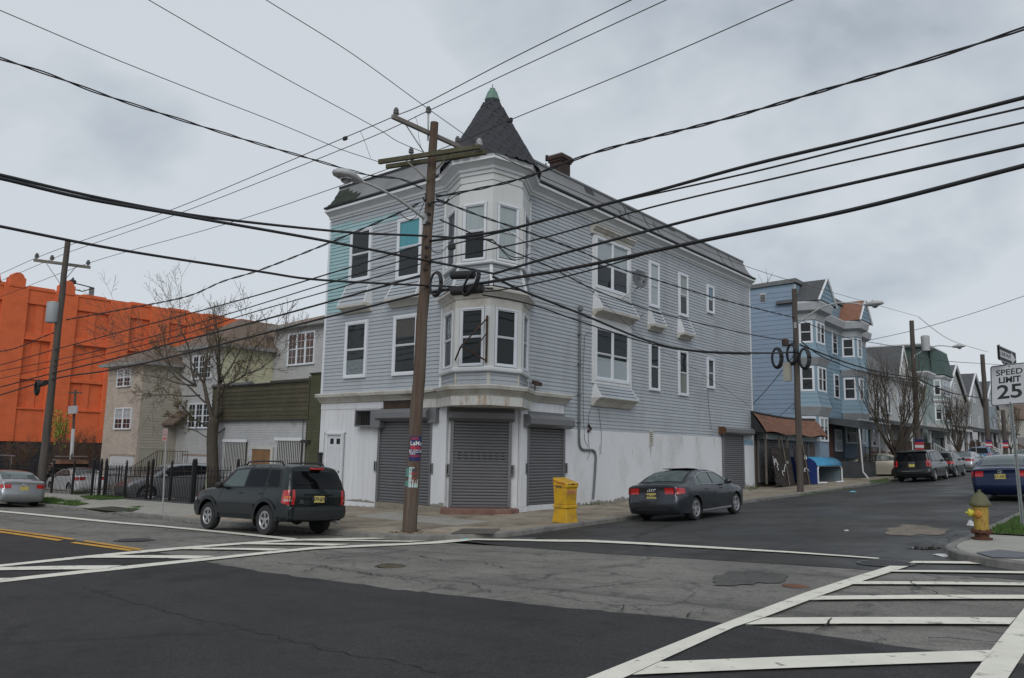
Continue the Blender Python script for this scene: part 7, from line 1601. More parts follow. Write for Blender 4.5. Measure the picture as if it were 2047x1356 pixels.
# base litter and knots
for k in range(5): a = k*1.3+.4; p = onpole(PB[2]+.0); MB().box((-.04,-.02,0),(.04,.02,.015), 0, lambda v, a=a: (PB[0]+math.cos(a)*.34+v[0]*math.cos(a*2)-v[1]*math.sin(a*2), PB[1]+math.sin(a)*.34+v[0]*math.sin(a*2)+v[1]*math.cos(a*2), gs(PB[0]+math.cos(a)*.34,PB[1]+math.sin(a)*.34)+v[2])).build('wood_chip', M('dark_debris', (.04,.032,.025), .95, .3, 9), MP_)
lh = onX(722,362,-14.45); cobra(onpole(5.95)+Vector((0,-.12,0)), (-14.45, lh[1], lh[2]), 'grey street lamp on a long arm fixed to the corner utility pole', dip=.12)
# posters wrapped round the pole
def wrap(name, label, zc, h, a0, a1, mat, texts=(), e=.006, cat='poster'):
    t = thing(name, tuple(onpole(zc)), label, cat); 
    def f(a, z): p = onpole(z); r = .185+(.108-.185)*(z-PB[2])/(PT[2]-PB[2])+e; return (p.x+r*math.cos(a), p.y+r*math.sin(a), z)
    n = 10; mb = MB(); mb.add([f(a0+(a1-a0)*i/n, zc+h*(j/6-.5)) for j in range(7) for i in range(n+1)], [(j*(n+1)+i,j*(n+1)+i+1,(j+1)*(n+1)+i+1,(j+1)*(n+1)+i) for j in range(6) for i in range(n)]); o = mb.build('sheet', mat, t, smooth=True)
    for (s, sz, dz, mt, bl) in texts:
        r = .178; mb = text_mb(s, sz, lambda v: (v[0], v[1], v[2]), bold=bl); w = max(abs(v[0]) for v in mb.v)
        mb.v = [(lambda p: (p[0], p[1], p[2]))(f(a0+.12+(v[0]+w)/r, zc+dz+v[1])) for v in mb.v]
        for i, v in enumerate(mb.v):
            c = onpole(v[2]); k = 1+.003/.18; mb.v[i] = (c.x+(v[0]-c.x)*k, c.y+(v[1]-c.y)*k, v[2])
        # drop lettering that runs past the edge of the sheet
        keep = []
        for fc in mb.f:
            if all(a0 <= math.atan2(mb.v[i][1]-onpole(mb.v[i][2]).y, mb.v[i][0]-onpole(mb.v[i][2]).x) <= a1 for i in fc): keep.append(fc)
        mb.f = keep; mb.m = [0]*len(keep)
        mb.build('print', mt, o)
    return o
def am(a, b): return (a+b)/2
m_navy = M('navy_print', (.014,.02,.095), .6, .08, 6); m_rp = M('red_print', (.45,.03,.04), .6, .05, 6); m_wp = M('white_print', (.6,.6,.62), .6, .05, 6); m_mint = M('mint_flyer', (.42,.56,.54), .6, .08, 6); m_mint2 = M('green_tape', (.10,.24,.20), .6, .3, 14, stretch=(6,6,1))
zp1 = onY(830,897,13.56)[2]; zp2 = onY(830,955,13.56)[2]
A0, A1_ = math.radians(-88), math.radians(32)
po = wrap('campaign_poster', 'dark blue campaign poster with white and red lettering wrapped round the utility pole', zp1, .62, A0, A1_, m_navy, ((('LaMon'),.15,.13,m_wp,.004),(('McIver'),.15,.02,m_rp,.006),(('FOR A'),.05,-.135,m_wp,.002),(('COUNCIL'),.075,-.185,m_rp,.002),(('VOTE'),.08,.245,m_rp,.003)))
wrap('campaign_banner', 'white strip printed with a city name across the blue campaign poster', zp1-.065, .07, A0, A1_, m_wp, (('NEWARK',.07,0,m_navy,.003),), e=.009)
wrap('flyer', 'pale mint flyer with lines of print below the blue campaign poster', zp2, .50, math.radians(-76), math.radians(4), m_mint, ((('CASH'),.09,.18,m_navy,.002),(('HOUSES'),.075,.09,m_rp,.002),(('WE BUY'),.045,-.03,m_rp,.001),(('CALL NOW'),.045,-.12,m_rp,.001)))
wrap('tape_band', 'upper band of shredded green tape on the left side of the pole', zp2+.12, .22, math.radians(-140), math.radians(-77), m_mint2, e=.005, cat='tape'); wrap('tape_band', 'lower band of shredded green tape left of the mint flyer', zp2-.16, .14, math.radians(-140), math.radians(-77), m_mint2, e=.005, cat='tape')
# other poles
LB = (-37.48,13.38,gs(-37.48,13.38)-.03); LP_ = pole('utility_pole', 'grey wooden utility pole with crossarm and transformer can on the left pavement', LB, (-37.6,13.5,9.1), .175, .115, m_pole2)
a, b = onY(67,520,13.5), onY(181,535,13.5); zz = (a[2]+b[2])/2; a = onZ(67,520,zz); b = onZ(181,535,zz); beam(a, b, .10, .13, m_arm2, 'crossarm', LP_)
for t in (.05,.31,.95): insul(Vector(a)+(Vector(b)-Vector(a))*t+Vector((0,0,.06)), LP_, 1.2)
for t in (.2,.75): beam(Vector(a)+(Vector(b)-Vector(a))*t, (-37.6,13.4,zz-1.1), .015, .04, m_galv, 'brace', LP_)
tc_ = onY(105,625,13.2); MB().lathe([(.02,-.48),(.24,-.46),(.26,-.40),(.26,.40),(.24,.46),(.1,.5)], 18, 0, lambda v: (tc_[0]+v[0],tc_[1]+v[1],tc_[2]+v[2])).build('transformer', M('transformer_grey', (.30,.32,.33), .5, .06, 3), LP_, smooth='auto')
SPp = onY(140,968,22); SPt = onY(151,780,22); SP_ = pole('small_pole', 'short far pole with painted pale lower half in front of the orange building', SPp, SPt, .09, .075, m_pole2, None)
MB().tube([Vector(SPp)-Vector((0,0,.6)), Vector(SPp)*.42+Vector(SPt)*.58], .115, 12).build('painted_sleeve', m_lamp, SP_, smooth=True); beam(onY(138,785,22), onY(163,785,22), .1, .1, m_pole2, 'crossarm', SP_)
bxp = onY(148,820,21.7); MB().box((bxp[0]-.75,21.6,bxp[2]-.25),(bxp[0]+.6,21.7,bxp[2]+.28)).build('sign_back', m_hood, SP_)
def spole(px0, py0, px1, py1, label, X=-12.75, r0=.155, r1=.12):
    b = onX(px0,py0,X); zb_l = gs(X,b[1]); t = onX(px1,py1,X); dy = b[1]; return pole('utility_pole', label, (X,dy,zb_l), (X,dy+.1,t[2]*dy/t[1]), r0, r1, m_pole2)
S2 = spole(1600,985,1591,577,'wooden utility pole with cable coils in front of the blue house'); S3 = spole(1838,940,1835,640,'third wooden utility pole along the side street, with a transformer can and street lamp', r0=.19,r1=.15); S4 = spole(1978,925,1976,708,'fourth wooden utility pole, far up the side street left of the speed limit sign', r0=.25,r1=.2); S5 = spole(2012,925,2008,820,'most distant utility pole, right behind the speed limit sign post', r0=.25,r1=.2)
s2 = S2.location; s3 = S3.location; s4 = S4.location
h2 = onX(1716,614,-10.0); cobra((-12.72,s2.y,onX(1600,655,-12.75)[2]), onX(1690,618,-10.2) if 0 else (-9.6, s2.y, onY(1705,612,s2.y)[2]), 'street lamp on a curved arm beside the blue house, second along the side street', dip=.55)
cobra((-12.7,s3.y,onY(1842,712,s3.y)[2]), (onY(1915,693,s3.y)[0]-.35, s3.y, onY(1915,693,s3.y)[2]), 'street lamp on the third utility pole, against the sky above the parked cars', dip=.4)
c3 = onY(1850,687,s3.y); MB().lathe([(.02,-.55),(.27,-.52),(.29,.5),(.2,.58)], 16, 0, lambda v: (c3[0]+v[0],c3[1]+v[1],c3[2]+v[2])).build('transformer', m_lamp, S3, smooth='auto')
bx('pole_box', (-13.25,s2.y-.35,onX(1580,760,-12.8)[2]), (-12.95,s2.y-.02,onX(1580,723,-12.8)[2]), M('cream_box', (.34,.33,.28), .6, .06), S2)
# small banners on the far poles
for S_, px_, py_ in ((S3,1838,892),(S4,1977,889),(S5,2010,890)):
    c = onY(px_, py_, S_.location.y-.3); t = thing('pole_banner', c, {1838:'small blue, white and red poster on the third utility pole',1977:'small red and white poster on the fourth utility pole',2010:'small red and white poster on the most distant utility pole'}[px_], 'poster')
    for k, mt in enumerate((m_navy, m_rp, m_wp, m_rp)): bx('stripe', (c[0]-.28,c[1]-.02,c[2]+.28-k*.2), (c[0]+.28,c[1],c[2]+.47-k*.2), mt, t)
# ---- wires: each lies in the upright plane through two ground points
def wire(label, pts, A, B, r=.011, mat=None, twist=False, group=None, name='overhead_wire', sub=6):
    n = Vector((B[1]-A[1], -(B[0]-A[0]))); k = n.x*A[0]+n.y*A[1]; P = []
    for (x, y) in pts: q = ray(x, y); t = k/(n.x*q[0]+n.y*q[1]); P.append(Vector((q[0]*t, q[1]*t, q[2]*t)))
    out = []
    for i in range(len(P)-1):
        p0, p1, p2, p3 = P[max(0,i-1)], P[i], P[i+1], P[min(len(P)-1,i+2)]
        for s in range(sub): t = s/sub; out.append(.5*((2*p1)+(-p0+p2)*t+(2*p0-5*p1+4*p2-p3)*t*t+(-p0+3*p1-3*p2+p3)*t**3))
    out.append(P[-1]); mb = MB()
    # carry straight on past the frame towards the next support
    off_ = lambda q: q[0] < 0 or q[0] > 2047 or q[1] < 0
    if off_(pts[0]): d_ = (out[0]-out[2]).normalized(); out = [out[0]+d_*(16-2*k) for k in range(8)]+out
    if off_(pts[-1]): d_ = (out[-1]-out[-3]).normalized(); out += [out[-1]+d_*2*(k+1) for k in range(8)]
    if twist:
        L = 0; o2 = []; dens = []
        for a, b in zip(out, out[1:]):
            m = max(1, int((b-a).length/.12)); m = min(m, 40)
            for s in range(m): o2.append(a+(b-a)*s/m)
        for ph in (0, PI):
            mb.tube([p+Vector((math.cos(i*.55+ph)*r*.9, 0, math.sin(i*.55+ph)*r*.9)) for i, p in enumerate(o2)], r*.75, 4)
    else: mb.tube(out, r, 5)
    o = mb.build(name, mat or m_cable, smooth=True); return tag(o, label, 'wire', group)
YM, XM = 13.78, -14.45
D = lambda x=0: ((x, 0), (x, 1))      # plane X = x
E_ = lambda y=0: ((0, y), (1, y))     # plane Y = y
wire('thin wire running from the top left edge to the left end of the lower crossarm', [(-60,-3),(0,21),(210,110),(400,186),(540,240),(650,286),(690,302),(764,326)], *D(C1[0]), r=.009, mat=m_wire)
wire('thin wire from the top edge down to the middle of the lower crossarm', [(240,-35),(297,0),(540,140),(745,252),(795,283),(850,306)], *D(XM), r=.009, mat=m_wire)
wire('thin wire from the top edge down to the right end of the lower crossarm', [(480,-35),(532,0),(700,105),(845,210),(955,288)], *D(C2[0]), r=.009, mat=m_wire)
wire('twisted service cable crossing the sky from the left edge to the street lamp pole', [(-80,92),(0,117),(100,150),(200,187),(300,220),(475,275),(615,316),(735,350),(800,358),(850,380)], *D(XM), r=.020, twist=True)
wire('upper of the two thick cables that enter at the left edge above the far pole', [(-100,330),(0,350),(170,390),(350,425),(500,445),(700,465),(850,472),(985,480)], *D(XM+.15), r=.030)
wire('lower of the two thick cables that enter together at the left edge', [(-100,338),(0,357),(170,397),(380,434),(640,480),(850,521),(985,547)], *D(XM+.25), r=.034)
wire('thick cable passing over the left utility pole top toward the cable coils', [(-100,434),(0,453),(240,500),(517,543),(640,560),(850,571),(985,577)], *D(XM+.2), r=.027)
wire('top wire of the pair carried on the upper crossarm, leaving at the top edge', [(1350,-40),(1262,0),(1023,117),(850,207),(788,233),(685,277),(350,417),(160,483),(72,516),(0,548),(-80,580)], *E_(12.6), r=.012, mat=m_wire)
wire('second wire of the pair, over the pin on top of the corner pole', [(1410,-35),(1332,0),(1023,143),(858,221),(700,292),(350,430),(150,500),(102,519),(0,562),(-80,592)], *E_(13.78), r=.012, mat=m_wire)
wire('third wire of the upper crossarm, passing in front of the pointed turret', [(1660,-30),(1585,0),(1300,125),(1020,240),(913,286),(700,365),(445,450),(178,526),(0,594),(-80,620)], *E_(14.9), r=.012, mat=m_wire)
wire('twisted service cable from the corner pole to the upper right edge', [(2150,20),(2047,57),(1870,115),(1700,165),(1450,238),(1200,302),(1040,358),(905,388),(868,392)], *E_(YM), r=.024, twist=True)
wire('uppermost thick cable of the five running off the right edge', [(2150,168),(2047,195),(1760,268),(1500,330),(1300,385),(1100,437),(1000,462),(860,482)], *E_(YM), r=.036)
wire('second cable of the five, just below the thickest, at the right edge', [(2150,190),(2047,215),(1760,281),(1500,345),(1200,412),(1050,452),(900,490)], *E_(YM), r=.020)
wire('third cable of the five running off the right edge', [(2150,222),(2047,245),(1800,300),(1600,345),(1300,415),(1060,482),(850,522)], *E_(YM), r=.020)
wire('fourth cable of the five running off the right edge', [(2150,268),(2047,290),(1700,367),(1400,435),(1150,500),(985,548)], *E_(YM), r=.032)
wire('lowest thick cable of the five running off the right edge', [(2150,306),(2047,331),(1700,420),(1400,482),(1150,535),(1000,560),(860,585)], *E_(YM), r=.042)
wire('thin cable with clips sagging just under the lowest thick cable near the coils', [(1290,508),(1200,535),(1100,560),(1000,580),(960,583)], *E_(YM), r=.018)
wire('twisted service cable from the corner pole to the left utility pole', [(840,405),(800,425),(660,485),(520,540),(445,563),(370,594),(250,618),(130,640)], *E_(YM), r=.022, twist=True)
wire('twisted cable left of the left utility pole going off the left edge', [(118,662),(90,672),(18,700),(-60,706)], *E_(13.5), r=.022, twist=True)
for lab, pts, r in (('highest of the long cables between the two main street poles', [(850,487),(740,522),(659,547),(487,598),(292,650),(117,697),(0,730),(-80,750)], .022),
                    ('second of the long cables between the two main street poles', [(850,507),(659,565),(400,645),(250,688),(117,719),(0,742),(-80,756)], .018),
                    ('third of the long cables between the two main street poles', [(850,525),(659,581),(487,630),(341,676),(114,731),(0,757),(-80,772)], .018),
                    ('fourth of the long cables between the two main street poles, a thick one', [(850,548),(659,603),(487,650),(357,683),(253,711),(110,745),(0,774),(-80,792)], .030),
                    ('lowest long cable between the two main street poles, a thick one', [(850,585),(659,633),(487,677),(324,718),(214,741),(110,757),(0,790),(-80,812)], .032)):
    wire(lab, pts, (PB[0],PB[1]), (LB[0],LB[1]), r=r)
PA, PBp = (-14.45,13.8), (-12.75,s2.y)
wire('twisted cable crossing the grey side wall from the corner pole to the blue house pole', [(872,398),(960,432),(1049,462),(1155,500),(1230,534),(1306,558),(1431,596),(1529,621),(1592,636)], PA, PBp, r=.022, twist=True)
wire('middle cable crossing the grey side wall toward the blue house pole', [(880,440),(950,470),(1030,505),(1100,534),(1185,578),(1291,618),(1380,642),(1500,669),(1592,684)], PA, PBp, r=.022)
wire('thickest cable across the grey side wall, ending at the coils of the second pole', [(985,553),(1045,582),(1157,626),(1299,683),(1396,702),(1530,706),(1592,704)], PA, PBp, r=.040)
wire('clipped cable that joins the thickest side wall cable halfway along', [(965,590),(1030,601),(1090,618),(1157,642),(1299,687),(1396,704),(1500,709)], PA, PBp, r=.024)
wire('thin wire rising from turret level over the far roofs to the third pole', [(970,296),(1063,343),(1281,440),(1495,534),(1700,595),(1835,633)], (C2[0],C2[1]), (s3.x,s3.y), r=.012, mat=m_wire)
for lab, pts, A, B, r in (('upper cable between the second and third poles of the side street', [(1600,640),(1680,672),(1760,688),(1838,700)], PBp, (s3.x,s3.y), .02),
                    ('middle cable between the second and third poles of the side street', [(1600,690),(1700,728),(1780,748),(1838,756)], PBp, (s3.x,s3.y), .045),
                    ('lower cable between the second and third poles of the side street', [(1602,683),(1650,716),(1740,748),(1838,760)], PBp, (s3.x,s3.y), .03),
                    ('thin wire between the tops of the third and fourth poles', [(1836,634),(1900,680),(1975,704)], (s3.x,s3.y), (s4.x,s4.y), .02),
                    ('cable between the third and fourth poles at roof level', [(1838,716),(1900,723),(1977,728),(2047,733)], (s3.x,s3.y), (s4.x,s4.y), .025),
                    ('lower cable between the third and fourth poles', [(1840,760),(1900,785),(1977,800),(2040,820)], (s3.x,s3.y), (s4.x,s4.y), .05)):
    wire(lab, pts, A, B, r=r)
wire('long thin wire rising to the right edge above the third street lamp', [(1735,681),(1833,659),(1940,628),(2047,592),(2120,566)], (-18,62), (4,66), r=.02, mat=m_wire)
wire('pair of taut drop wires from the second pole to the shed roof', [(1592,705),(1540,770),(1499,815)], PBp, (-15.9,39.5), r=.018); wire('taut drop wire from the second pole down to the shed awning', [(1594,800),(1570,822),(1552,838)], *E_(s2.y), r=.012)
wire('thin drop wire down the grey side wall to the far corner of the building', [(1000,452),(1160,563),(1291,680),(1400,745),(1499,812)], PA, (-15.8,39.0), r=.008, mat=m_wire)
# line hardware
def case(px0, py0, px1, py1, rad, label, Y=YM):
    a, b = Vector(onY(px0,py0,Y)), Vector(onY(px1,py1,Y)); d = (b-a); mb = MB(); mb.tube([a, a+d*.02, a+d*.04, a+d*.5, a+d*.96, a+d*.98, b], [rad*.6,rad*.6,rad,rad*1.02,rad,rad*.6,rad*.6], 14); o = mb.build('splice_case', m_cable, smooth='auto'); tag(o, label, 'splice case')
case(903,551,948,549,.105,'upper black splice case on the cables right of the corner pole'); case(903,583,965,577,.115,'lower black splice case hanging among the cables right of the corner pole')
def coil(c, rx, rz, r, label, plane, n=3, tilt=0., ydir=(1,0)):
    mb = MB()
    for k in range(n): mb.tube([Vector(c)+Vector((ydir[0],ydir[1],0))*(rx+k*r*.8)*math.cos(a*PI/14)+Vector((0,0,(rz+k*r*.8)*math.sin(a*PI/14)+tilt*rx*math.cos(a*PI/14)))+Vector((-ydir[1],ydir[0],0))*(k-1)*r*1.3 for a in range(29)], r, 6)
    tag(mb.build('cable_coil', m_cable, smooth=True), label, 'cable coil')
coil(onY(871,568,YM-.1), .175, .29, .022, 'oval coil of black cable just right of the corner pole', 0); coil(onY(941,566,YM-.15), .24, .20, .022, 'tilted coil of black cable between the two splice cases', 0, tilt=.75)
for px_, py_, lab in ((1553,716,'leftmost of the three cable coils at the second pole'),(1583,708,'middle cable coil at the second pole, the largest'),(1608,717,'rightmost cable coil at the second pole')):
    c = onY(px_, py_, s2.y-.15); coil(c, .19, .42, .045, lab, 0)
for px_, py_, Y_, lab in ((80,775,13.2,'cable coil hanging left of the left utility pole'),):
    coil(onY(74,775,Y_), .17, .30, .03, lab, 0); c = onY(85,768,Y_); tag(MB().tube([(c[0]-.15,c[1],c[2]),(c[0]+.35,c[1],c[2]+.05)], .12, 10).build('splice_case', m_cable, smooth='auto'), 'short splice case beside the left utility pole', 'splice case')
def clamp_box(px_, py_, Y_, s, label): c = onY(px_,py_,Y_); tag(MB().box((c[0]-s,c[1]-s*.5,c[2]-s*.7),(c[0]+s,c[1]+s*.5,c[2]+s*.7)).build('cable_box', m_cable, bevel=.02), label, 'cable box')
clamp_box(690,277,12.6,.075,'small black box on the upper wire left of the corner pole'); clamp_box(1019,241,14.9,.085,'small black box on the wire in front of the turret'); clamp_box(903,494,13.6,.10,'grey junction box among the cables in front of the bay window'); 
c = onY(1570,686,s2.y-.3); tag(MB().lathe([(.05,-.16),(.16,-.14),(.17,.12),(.1,.2)], 10, 0, lambda v: (c[0]+v[0],c[1]+v[1],c[2]+v[2])).build('cable_box', m_iron2), 'dark round can on the cables left of the second pole', 'cable box')
# hanging jumpers near the corner pole
def jumper(pts, Y_, lab, r=.012): 
    P = [Vector(onY(x,y,Y_)) for x, y in pts]; out = []
    for i in range(len(P)-1):
        p0, p1, p2, p3 = P[max(0,i-1)], P[i], P[i+1], P[min(len(P)-1,i+2)]
        for s in range(5): t = s/5; out.append(.5*((2*p1)+(-p0+p2)*t+(2*p0-5*p1+4*p2-p3)*t*t+(-p0+3*p1-3*p2+p3)*t**3))
    tag(MB().tube(out+[P[-1]], r, 4).build('jumper_cable', m_cable, smooth=True), lab, 'wire')
jumper([(720,262),(728,280),(735,300),(741,316)], 12.8, 'short curved jumper wire left of the upper crossarm', .007); jumper([(830,233),(835,250),(837,275),(843,300)], 13.4, 'short curved jumper wire between the two crossarms', .007)
jumper([(860,400),(880,412),(905,395),(920,388)], YM, 'drooping jumper cable right of the corner pole at roof level'); jumper([(862,405),(878,403),(890,405),(897,398)], YM-.1, 'beaded jumper with insulators right of the corner pole', .025)
jumper([(850,400),(838,425),(820,440),(800,428)], YM-.1, 'looped jumper cable left of the corner pole at the frieze'); jumper([(858,492),(870,505),(885,502),(897,490)], YM-.1, 'loop of cable just right of the pole at third floor level'); jumper([(985,480),(1005,500),(1020,512),(1040,515),(1060,508)], YM-.1, 'pair of drooping jumpers in front of the right bay window'); jumper([(988,482),(1008,506),(1026,520),(1048,516)], YM-.12, 'lower drooping jumper in front of the right bay window')
jumper([(850,387),(852,395),(850,402),(846,396)], YM-.3, 'knot of cables bound to the corner pole at the frieze', .03)

# ================================================================ STREET FURNITURE AND SMALL THINGS
# fire hydrant
hy = (-2.53,16.53); hz = g(*hy)+.13; m_hy = M('yellow_hydrant_paint', (.37,.25,.045), .6, .12, 6, .2, 30, stain=(.20,.08,.025), samt=.9, sscale=6, sth=(.50,.64), stretch=(2,2,.7)); m_hc = M('olive_hydrant_cap', (.105,.10,.05), .6, .12, 6, .3, 30); m_rst = M('deep_rust', (.095,.04,.022), .9, .3, 9, .5, 50)
HY = thing('fire_hydrant', (*hy,hz), 'rusty yellow fire hydrant with olive green cap on the right corner pavement', 'fire hydrant')
hf = lambda v: (hy[0]+v[0],hy[1]+v[1],hz+v[2])
MB().lathe([(.17,0),(.17,.03),(.115,.035),(.12,.14),(.10,.15)], 20, 0, hf).build('base_flange', m_rst, HY, smooth='auto'); MB().lathe([(.165,.11),(.175,.12),(.175,.155),(.16,.16),(.115,.165)], 20, 0, hf).build('break_flange', m_rst, HY, smooth='auto')
for k in range(8): a = k*PI/4; MB().lathe([(.016,.09),(.016,.18)], 6, 0, lambda v, a=a: hf((math.cos(a)*.145+v[0],math.sin(a)*.145+v[1],v[2]))).build('bolt', m_rst, HY)
MB().lathe([(.118,.16),(.120,.30),(.126,.42),(.128,.56),(.135,.60)], 22, 0, hf).build('barrel', m_hy, HY, smooth='auto'); MB().lathe([(.155,.585),(.175,.60),(.178,.64),(.165,.66),(.16,.665),(.105,.78),(.06,.815),(.055,.83),(.03,.835),(.03,.88),(.0,.88)], 22, 0, hf).build('bonnet', m_hc, HY, smooth='auto')
def nozzle(ang, z, r, L, mat):
    d = Vector((math.cos(ang),math.sin(ang),0)); s = Vector((-d.y,d.x,0)); fr = lambda v: Vector(hf((0,0,z)))+d*(.10+v[2])+s*v[0]+Vector((0,0,v[1])); 
    n = MB().lathe([(r*1.1,0),(r*1.1,.03),(r,.035),(r,L)], 14, 0, fr).build('nozzle', mat, HY, smooth='auto'); MB().lathe([(r*1.15,L),(r*1.2,L+.03),(r*.9,L+.05),(r*.3,L+.052),(r*.3,L+.085),(0,L+.086)], 14, 0, fr).build('nozzle_cap', mat, n, smooth='auto')
nozzle(math.radians(195), .46, .062, .05, M('bright_yellow_cap', (.60,.55,.06), .5, .1, 6)); nozzle(math.radians(262), .45, .055, .015, M('orange_cap', (.45,.20,.03), .6, .15, 6))
# newspaper box
nb = (-12.86,18.02); nz = gs(*nb); m_yb = M('yellow_box_paint', (.58,.335,.015), .42, .06, 3, coat=.15, stain=(.33,.19,.035), samt=.7, sscale=4, sth=(.48,.66)); m_rl = M('faded_red_label', (.42,.10,.05), .6, .1, 6)
NB = thing('newspaper_box', (*nb,nz), 'yellow plastic newspaper box with red lettering standing on the pavement by the kerb', 'newspaper box')
nf = lambda v: (nb[0]+v[0]*1.0+v[1]*.06, nb[1]+v[1]-v[0]*.06, nz+v[2])
def taper(w0,d0,w1,d1,z0,z1,mat,name,ox0=0,ox1=0,bev=.02): return MB().add([nf((-w0,-d0,z0)),nf((w0,-d0,z0)),nf((w0,d0,z0)),nf((-w0,d0,z0)),nf((-w1,-d1,z1)),nf((w1,-d1,z1)),nf((w1,d1,z1)),nf((-w1,d1,z1))], [(0,3,2,1),(4,5,6,7),(0,1,5,4),(1,2,6,5),(2,3,7,6),(3,0,4,7)]).build(name, mat, NB, bevel=bev)
taper(.26,.26,.215,.225,0,.40,m_yb,'base'); taper(.245,.255,.245,.255,.40,.49,m_yb,'belt'); body_ = taper(.215,.23,.235,.25,.49,1.0,m_yb,'cabinet')
MB().add([nf((-.25,-.265,1.0)),nf((.27,-.265,.96)),nf((.27,.265,.96)),nf((-.25,.265,1.0)),nf((-.25,-.265,1.24)),nf((.27,-.265,1.10)),nf((.27,.265,1.10)),nf((-.25,.265,1.24))], [(0,3,2,1),(4,5,6,7),(0,1,5,4),(1,2,6,5),(2,3,7,6),(3,0,4,7)]).build('lid', m_yb, NB, bevel=.03)
text_mb('El Especialito', .085, lambda v: nf((v[0], -.268-v[2], 1.10+v[1]-v[0]*.17)), bold=.002).build('lettering', m_rl, NB); text_mb('GRATIS', .065, lambda v: nf((v[0]-.03, -.270-v[2], .985+v[1]-v[0]*.12)), bold=.003).build('lettering', m_plate2, NB)
MB().box((.272,-.20,1.045),(.276,-.17,1.085),0,nf).build('slot', m_dark, NB); MB().box((.272,-.10,1.05),(.276,.10,1.08),0,nf).build('slot', m_dark, NB); MB().box((.272,.17,1.045),(.276,.20,1.085),0,nf).build('slot', m_dark, NB)
MB().box((.236,-.20,.80),(.240,.17,.90),0,nf).build('label_panel', M('pale_red_label', (.50,.22,.10), .6), NB); text_mb('Especialito', .06, lambda v: nf((.242+v[2], v[0]-.01, .85+v[1])), bold=.001).build('lettering', m_rl, NB)
# speed limit sign with one way signs
sb0 = Vector(G(2045,1056,lambda x,y: g(x,y)+.14)); st0 = Vector(onY(2010,702,sb0.y)); ax_ = (st0-sb0).normalized()
SG = thing('speed_limit_sign', tuple(sb0), 'leaning white SPEED LIMIT 25 sign on a perforated steel post at the right edge', 'road sign')
m_sw = M('sign_white', (.52,.53,.55), .45, .04, 4, stain=(.42,.43,.44), samt=.4); m_sb = M('sign_black', (.015,.015,.016), .5, .05, 4); m_post = M('perforated_post', (.25,.27,.27), .5, .12, 6, metal=.4)
lx = Vector((1,0,0)); lx = (lx-ax_*lx.dot(ax_)).normalized(); ly = ax_.cross(lx).normalized()
def pf(v): return sb0+lx*v[0]+ly*v[1]+ax_*v[2]
Lp = (st0-sb0).length-.12
MB().box((-.03,-.03,-.3),(.03,.03,Lp),0,pf).build('post', m_post, SG)
for k in range(int(Lp/.045)-3): MB().box((-.010,-.032,.10+k*.045),(.010,-.0305,.122+k*.045),0,pf).build('post_hole', m_dark, SG)
zc_ = (Vector(onY(2019,769,sb0.y))-sb0).dot(ax_); ox = (Vector(onY(2019,769,sb0.y))-sb0).dot(lx)
def rrect(w, h, r, n=5): return [(sx*(w-r)+r*math.cos(a), sy*(h-r)+r*math.sin(a)) for sx, sy, a0 in ((1,1,0),(-1,1,90),(-1,-1,180),(1,-1,270)) for a in [math.radians(a0+90*k/n) for k in range(n+1)]]
SW, SHh = .345, .425
def plate(w, h, r, y0, y1, mat, name, fr, parent):
    P = rrect(w,h,r); n = len(P); return MB().add([fr((x,y0,z)) for x,z in P]+[fr((x,y1,z)) for x,z in P], [tuple(range(n-1,-1,-1)),tuple(range(n,2*n))]+[(i,(i+1)%n,n+(i+1)%n,n+i) for i in range(n)]).build(name, mat, parent)
tl = math.radians(-3.5)
sfr = lambda v: pf((ox+v[0]*math.cos(tl)+v[2]*math.sin(tl)*-1, v[1]-.045, zc_+v[2]*math.cos(tl)+v[0]*math.sin(tl)*-1))
pl_ = plate(SW, SHh, .05, .004, .0, m_sw, 'sign_plate', sfr, SG); plate(SW-.006, SHh-.006, .046, .0, -.002, m_sb, 'border', sfr, pl_); plate(SW-.022, SHh-.022, .036, -.002, -.004, m_sw, 'sign_face', sfr, pl_)
tf = lambda v: sfr((v[0], -.0045-v[2]*.3, v[1]))
text_mb('SPEED', .168, lambda v: tf((v[0]*1.06, v[1]+.255, v[2])), bold=.003).build('lettering', m_sb, pl_); text_mb('LIMIT', .168, lambda v: tf((v[0]*1.0, v[1]+.095, v[2])), bold=.006).build('lettering', m_sb, pl_); text_mb('25', .40, lambda v: tf((v[0]*1.18, v[1]-.16, v[2])), bold=.008).build('lettering', m_sb, pl_)
for zz in (.375,-.385): MB().box((-.012,-.008,zz-.012),(.012,-.004,zz+.012),0,sfr).build('bolt', m_iron, pl_)
for k, (ang, lab) in enumerate(((76,'black and white ONE WAY arrow sign on top of the speed limit post'),(92,'edge-on second one way sign on the left of the post top'))):
    OW = thing('one_way_sign', tuple(st0), lab, 'road sign'); c0 = Vector(onY((2013,2003)[k],(712,711)[k],sb0.y-.05)); d = Vector((math.cos(math.radians(ang)),math.sin(math.radians(ang)),0)); nrm = Vector((d.y,-d.x,0)); of = lambda v, c0=c0, d=d, nrm=nrm: c0+d*v[0]-nrm*v[1]+Vector((0,0,v[2]-v[0]*.10))
    mm_ = m_sb; p = plate(.455, .155, .03, .004, 0, m_sb, 'sign_plate', of, OW)
    if k == 0:
        plate(.45,.15,.028,.0,-.001,m_sw,'border',of,p); plate(.44,.14,.022,-.001,-.002,m_sb,'sign_face',of,p)
        MB().add([of((x,-.003,z)) for x,z in ((-.40,-.07),(.22,-.07),(.22,-.125),(.42,0),(.22,.125),(.22,.07),(-.40,.07))], [tuple(range(6,-1,-1))]).build('arrow', m_sw, p)
        text_mb('ONE WAY', .12, lambda v: of((v[0]*.9-.06, -.004-v[2]*.3, v[1])), bold=.003).build('lettering', m_sb, p)
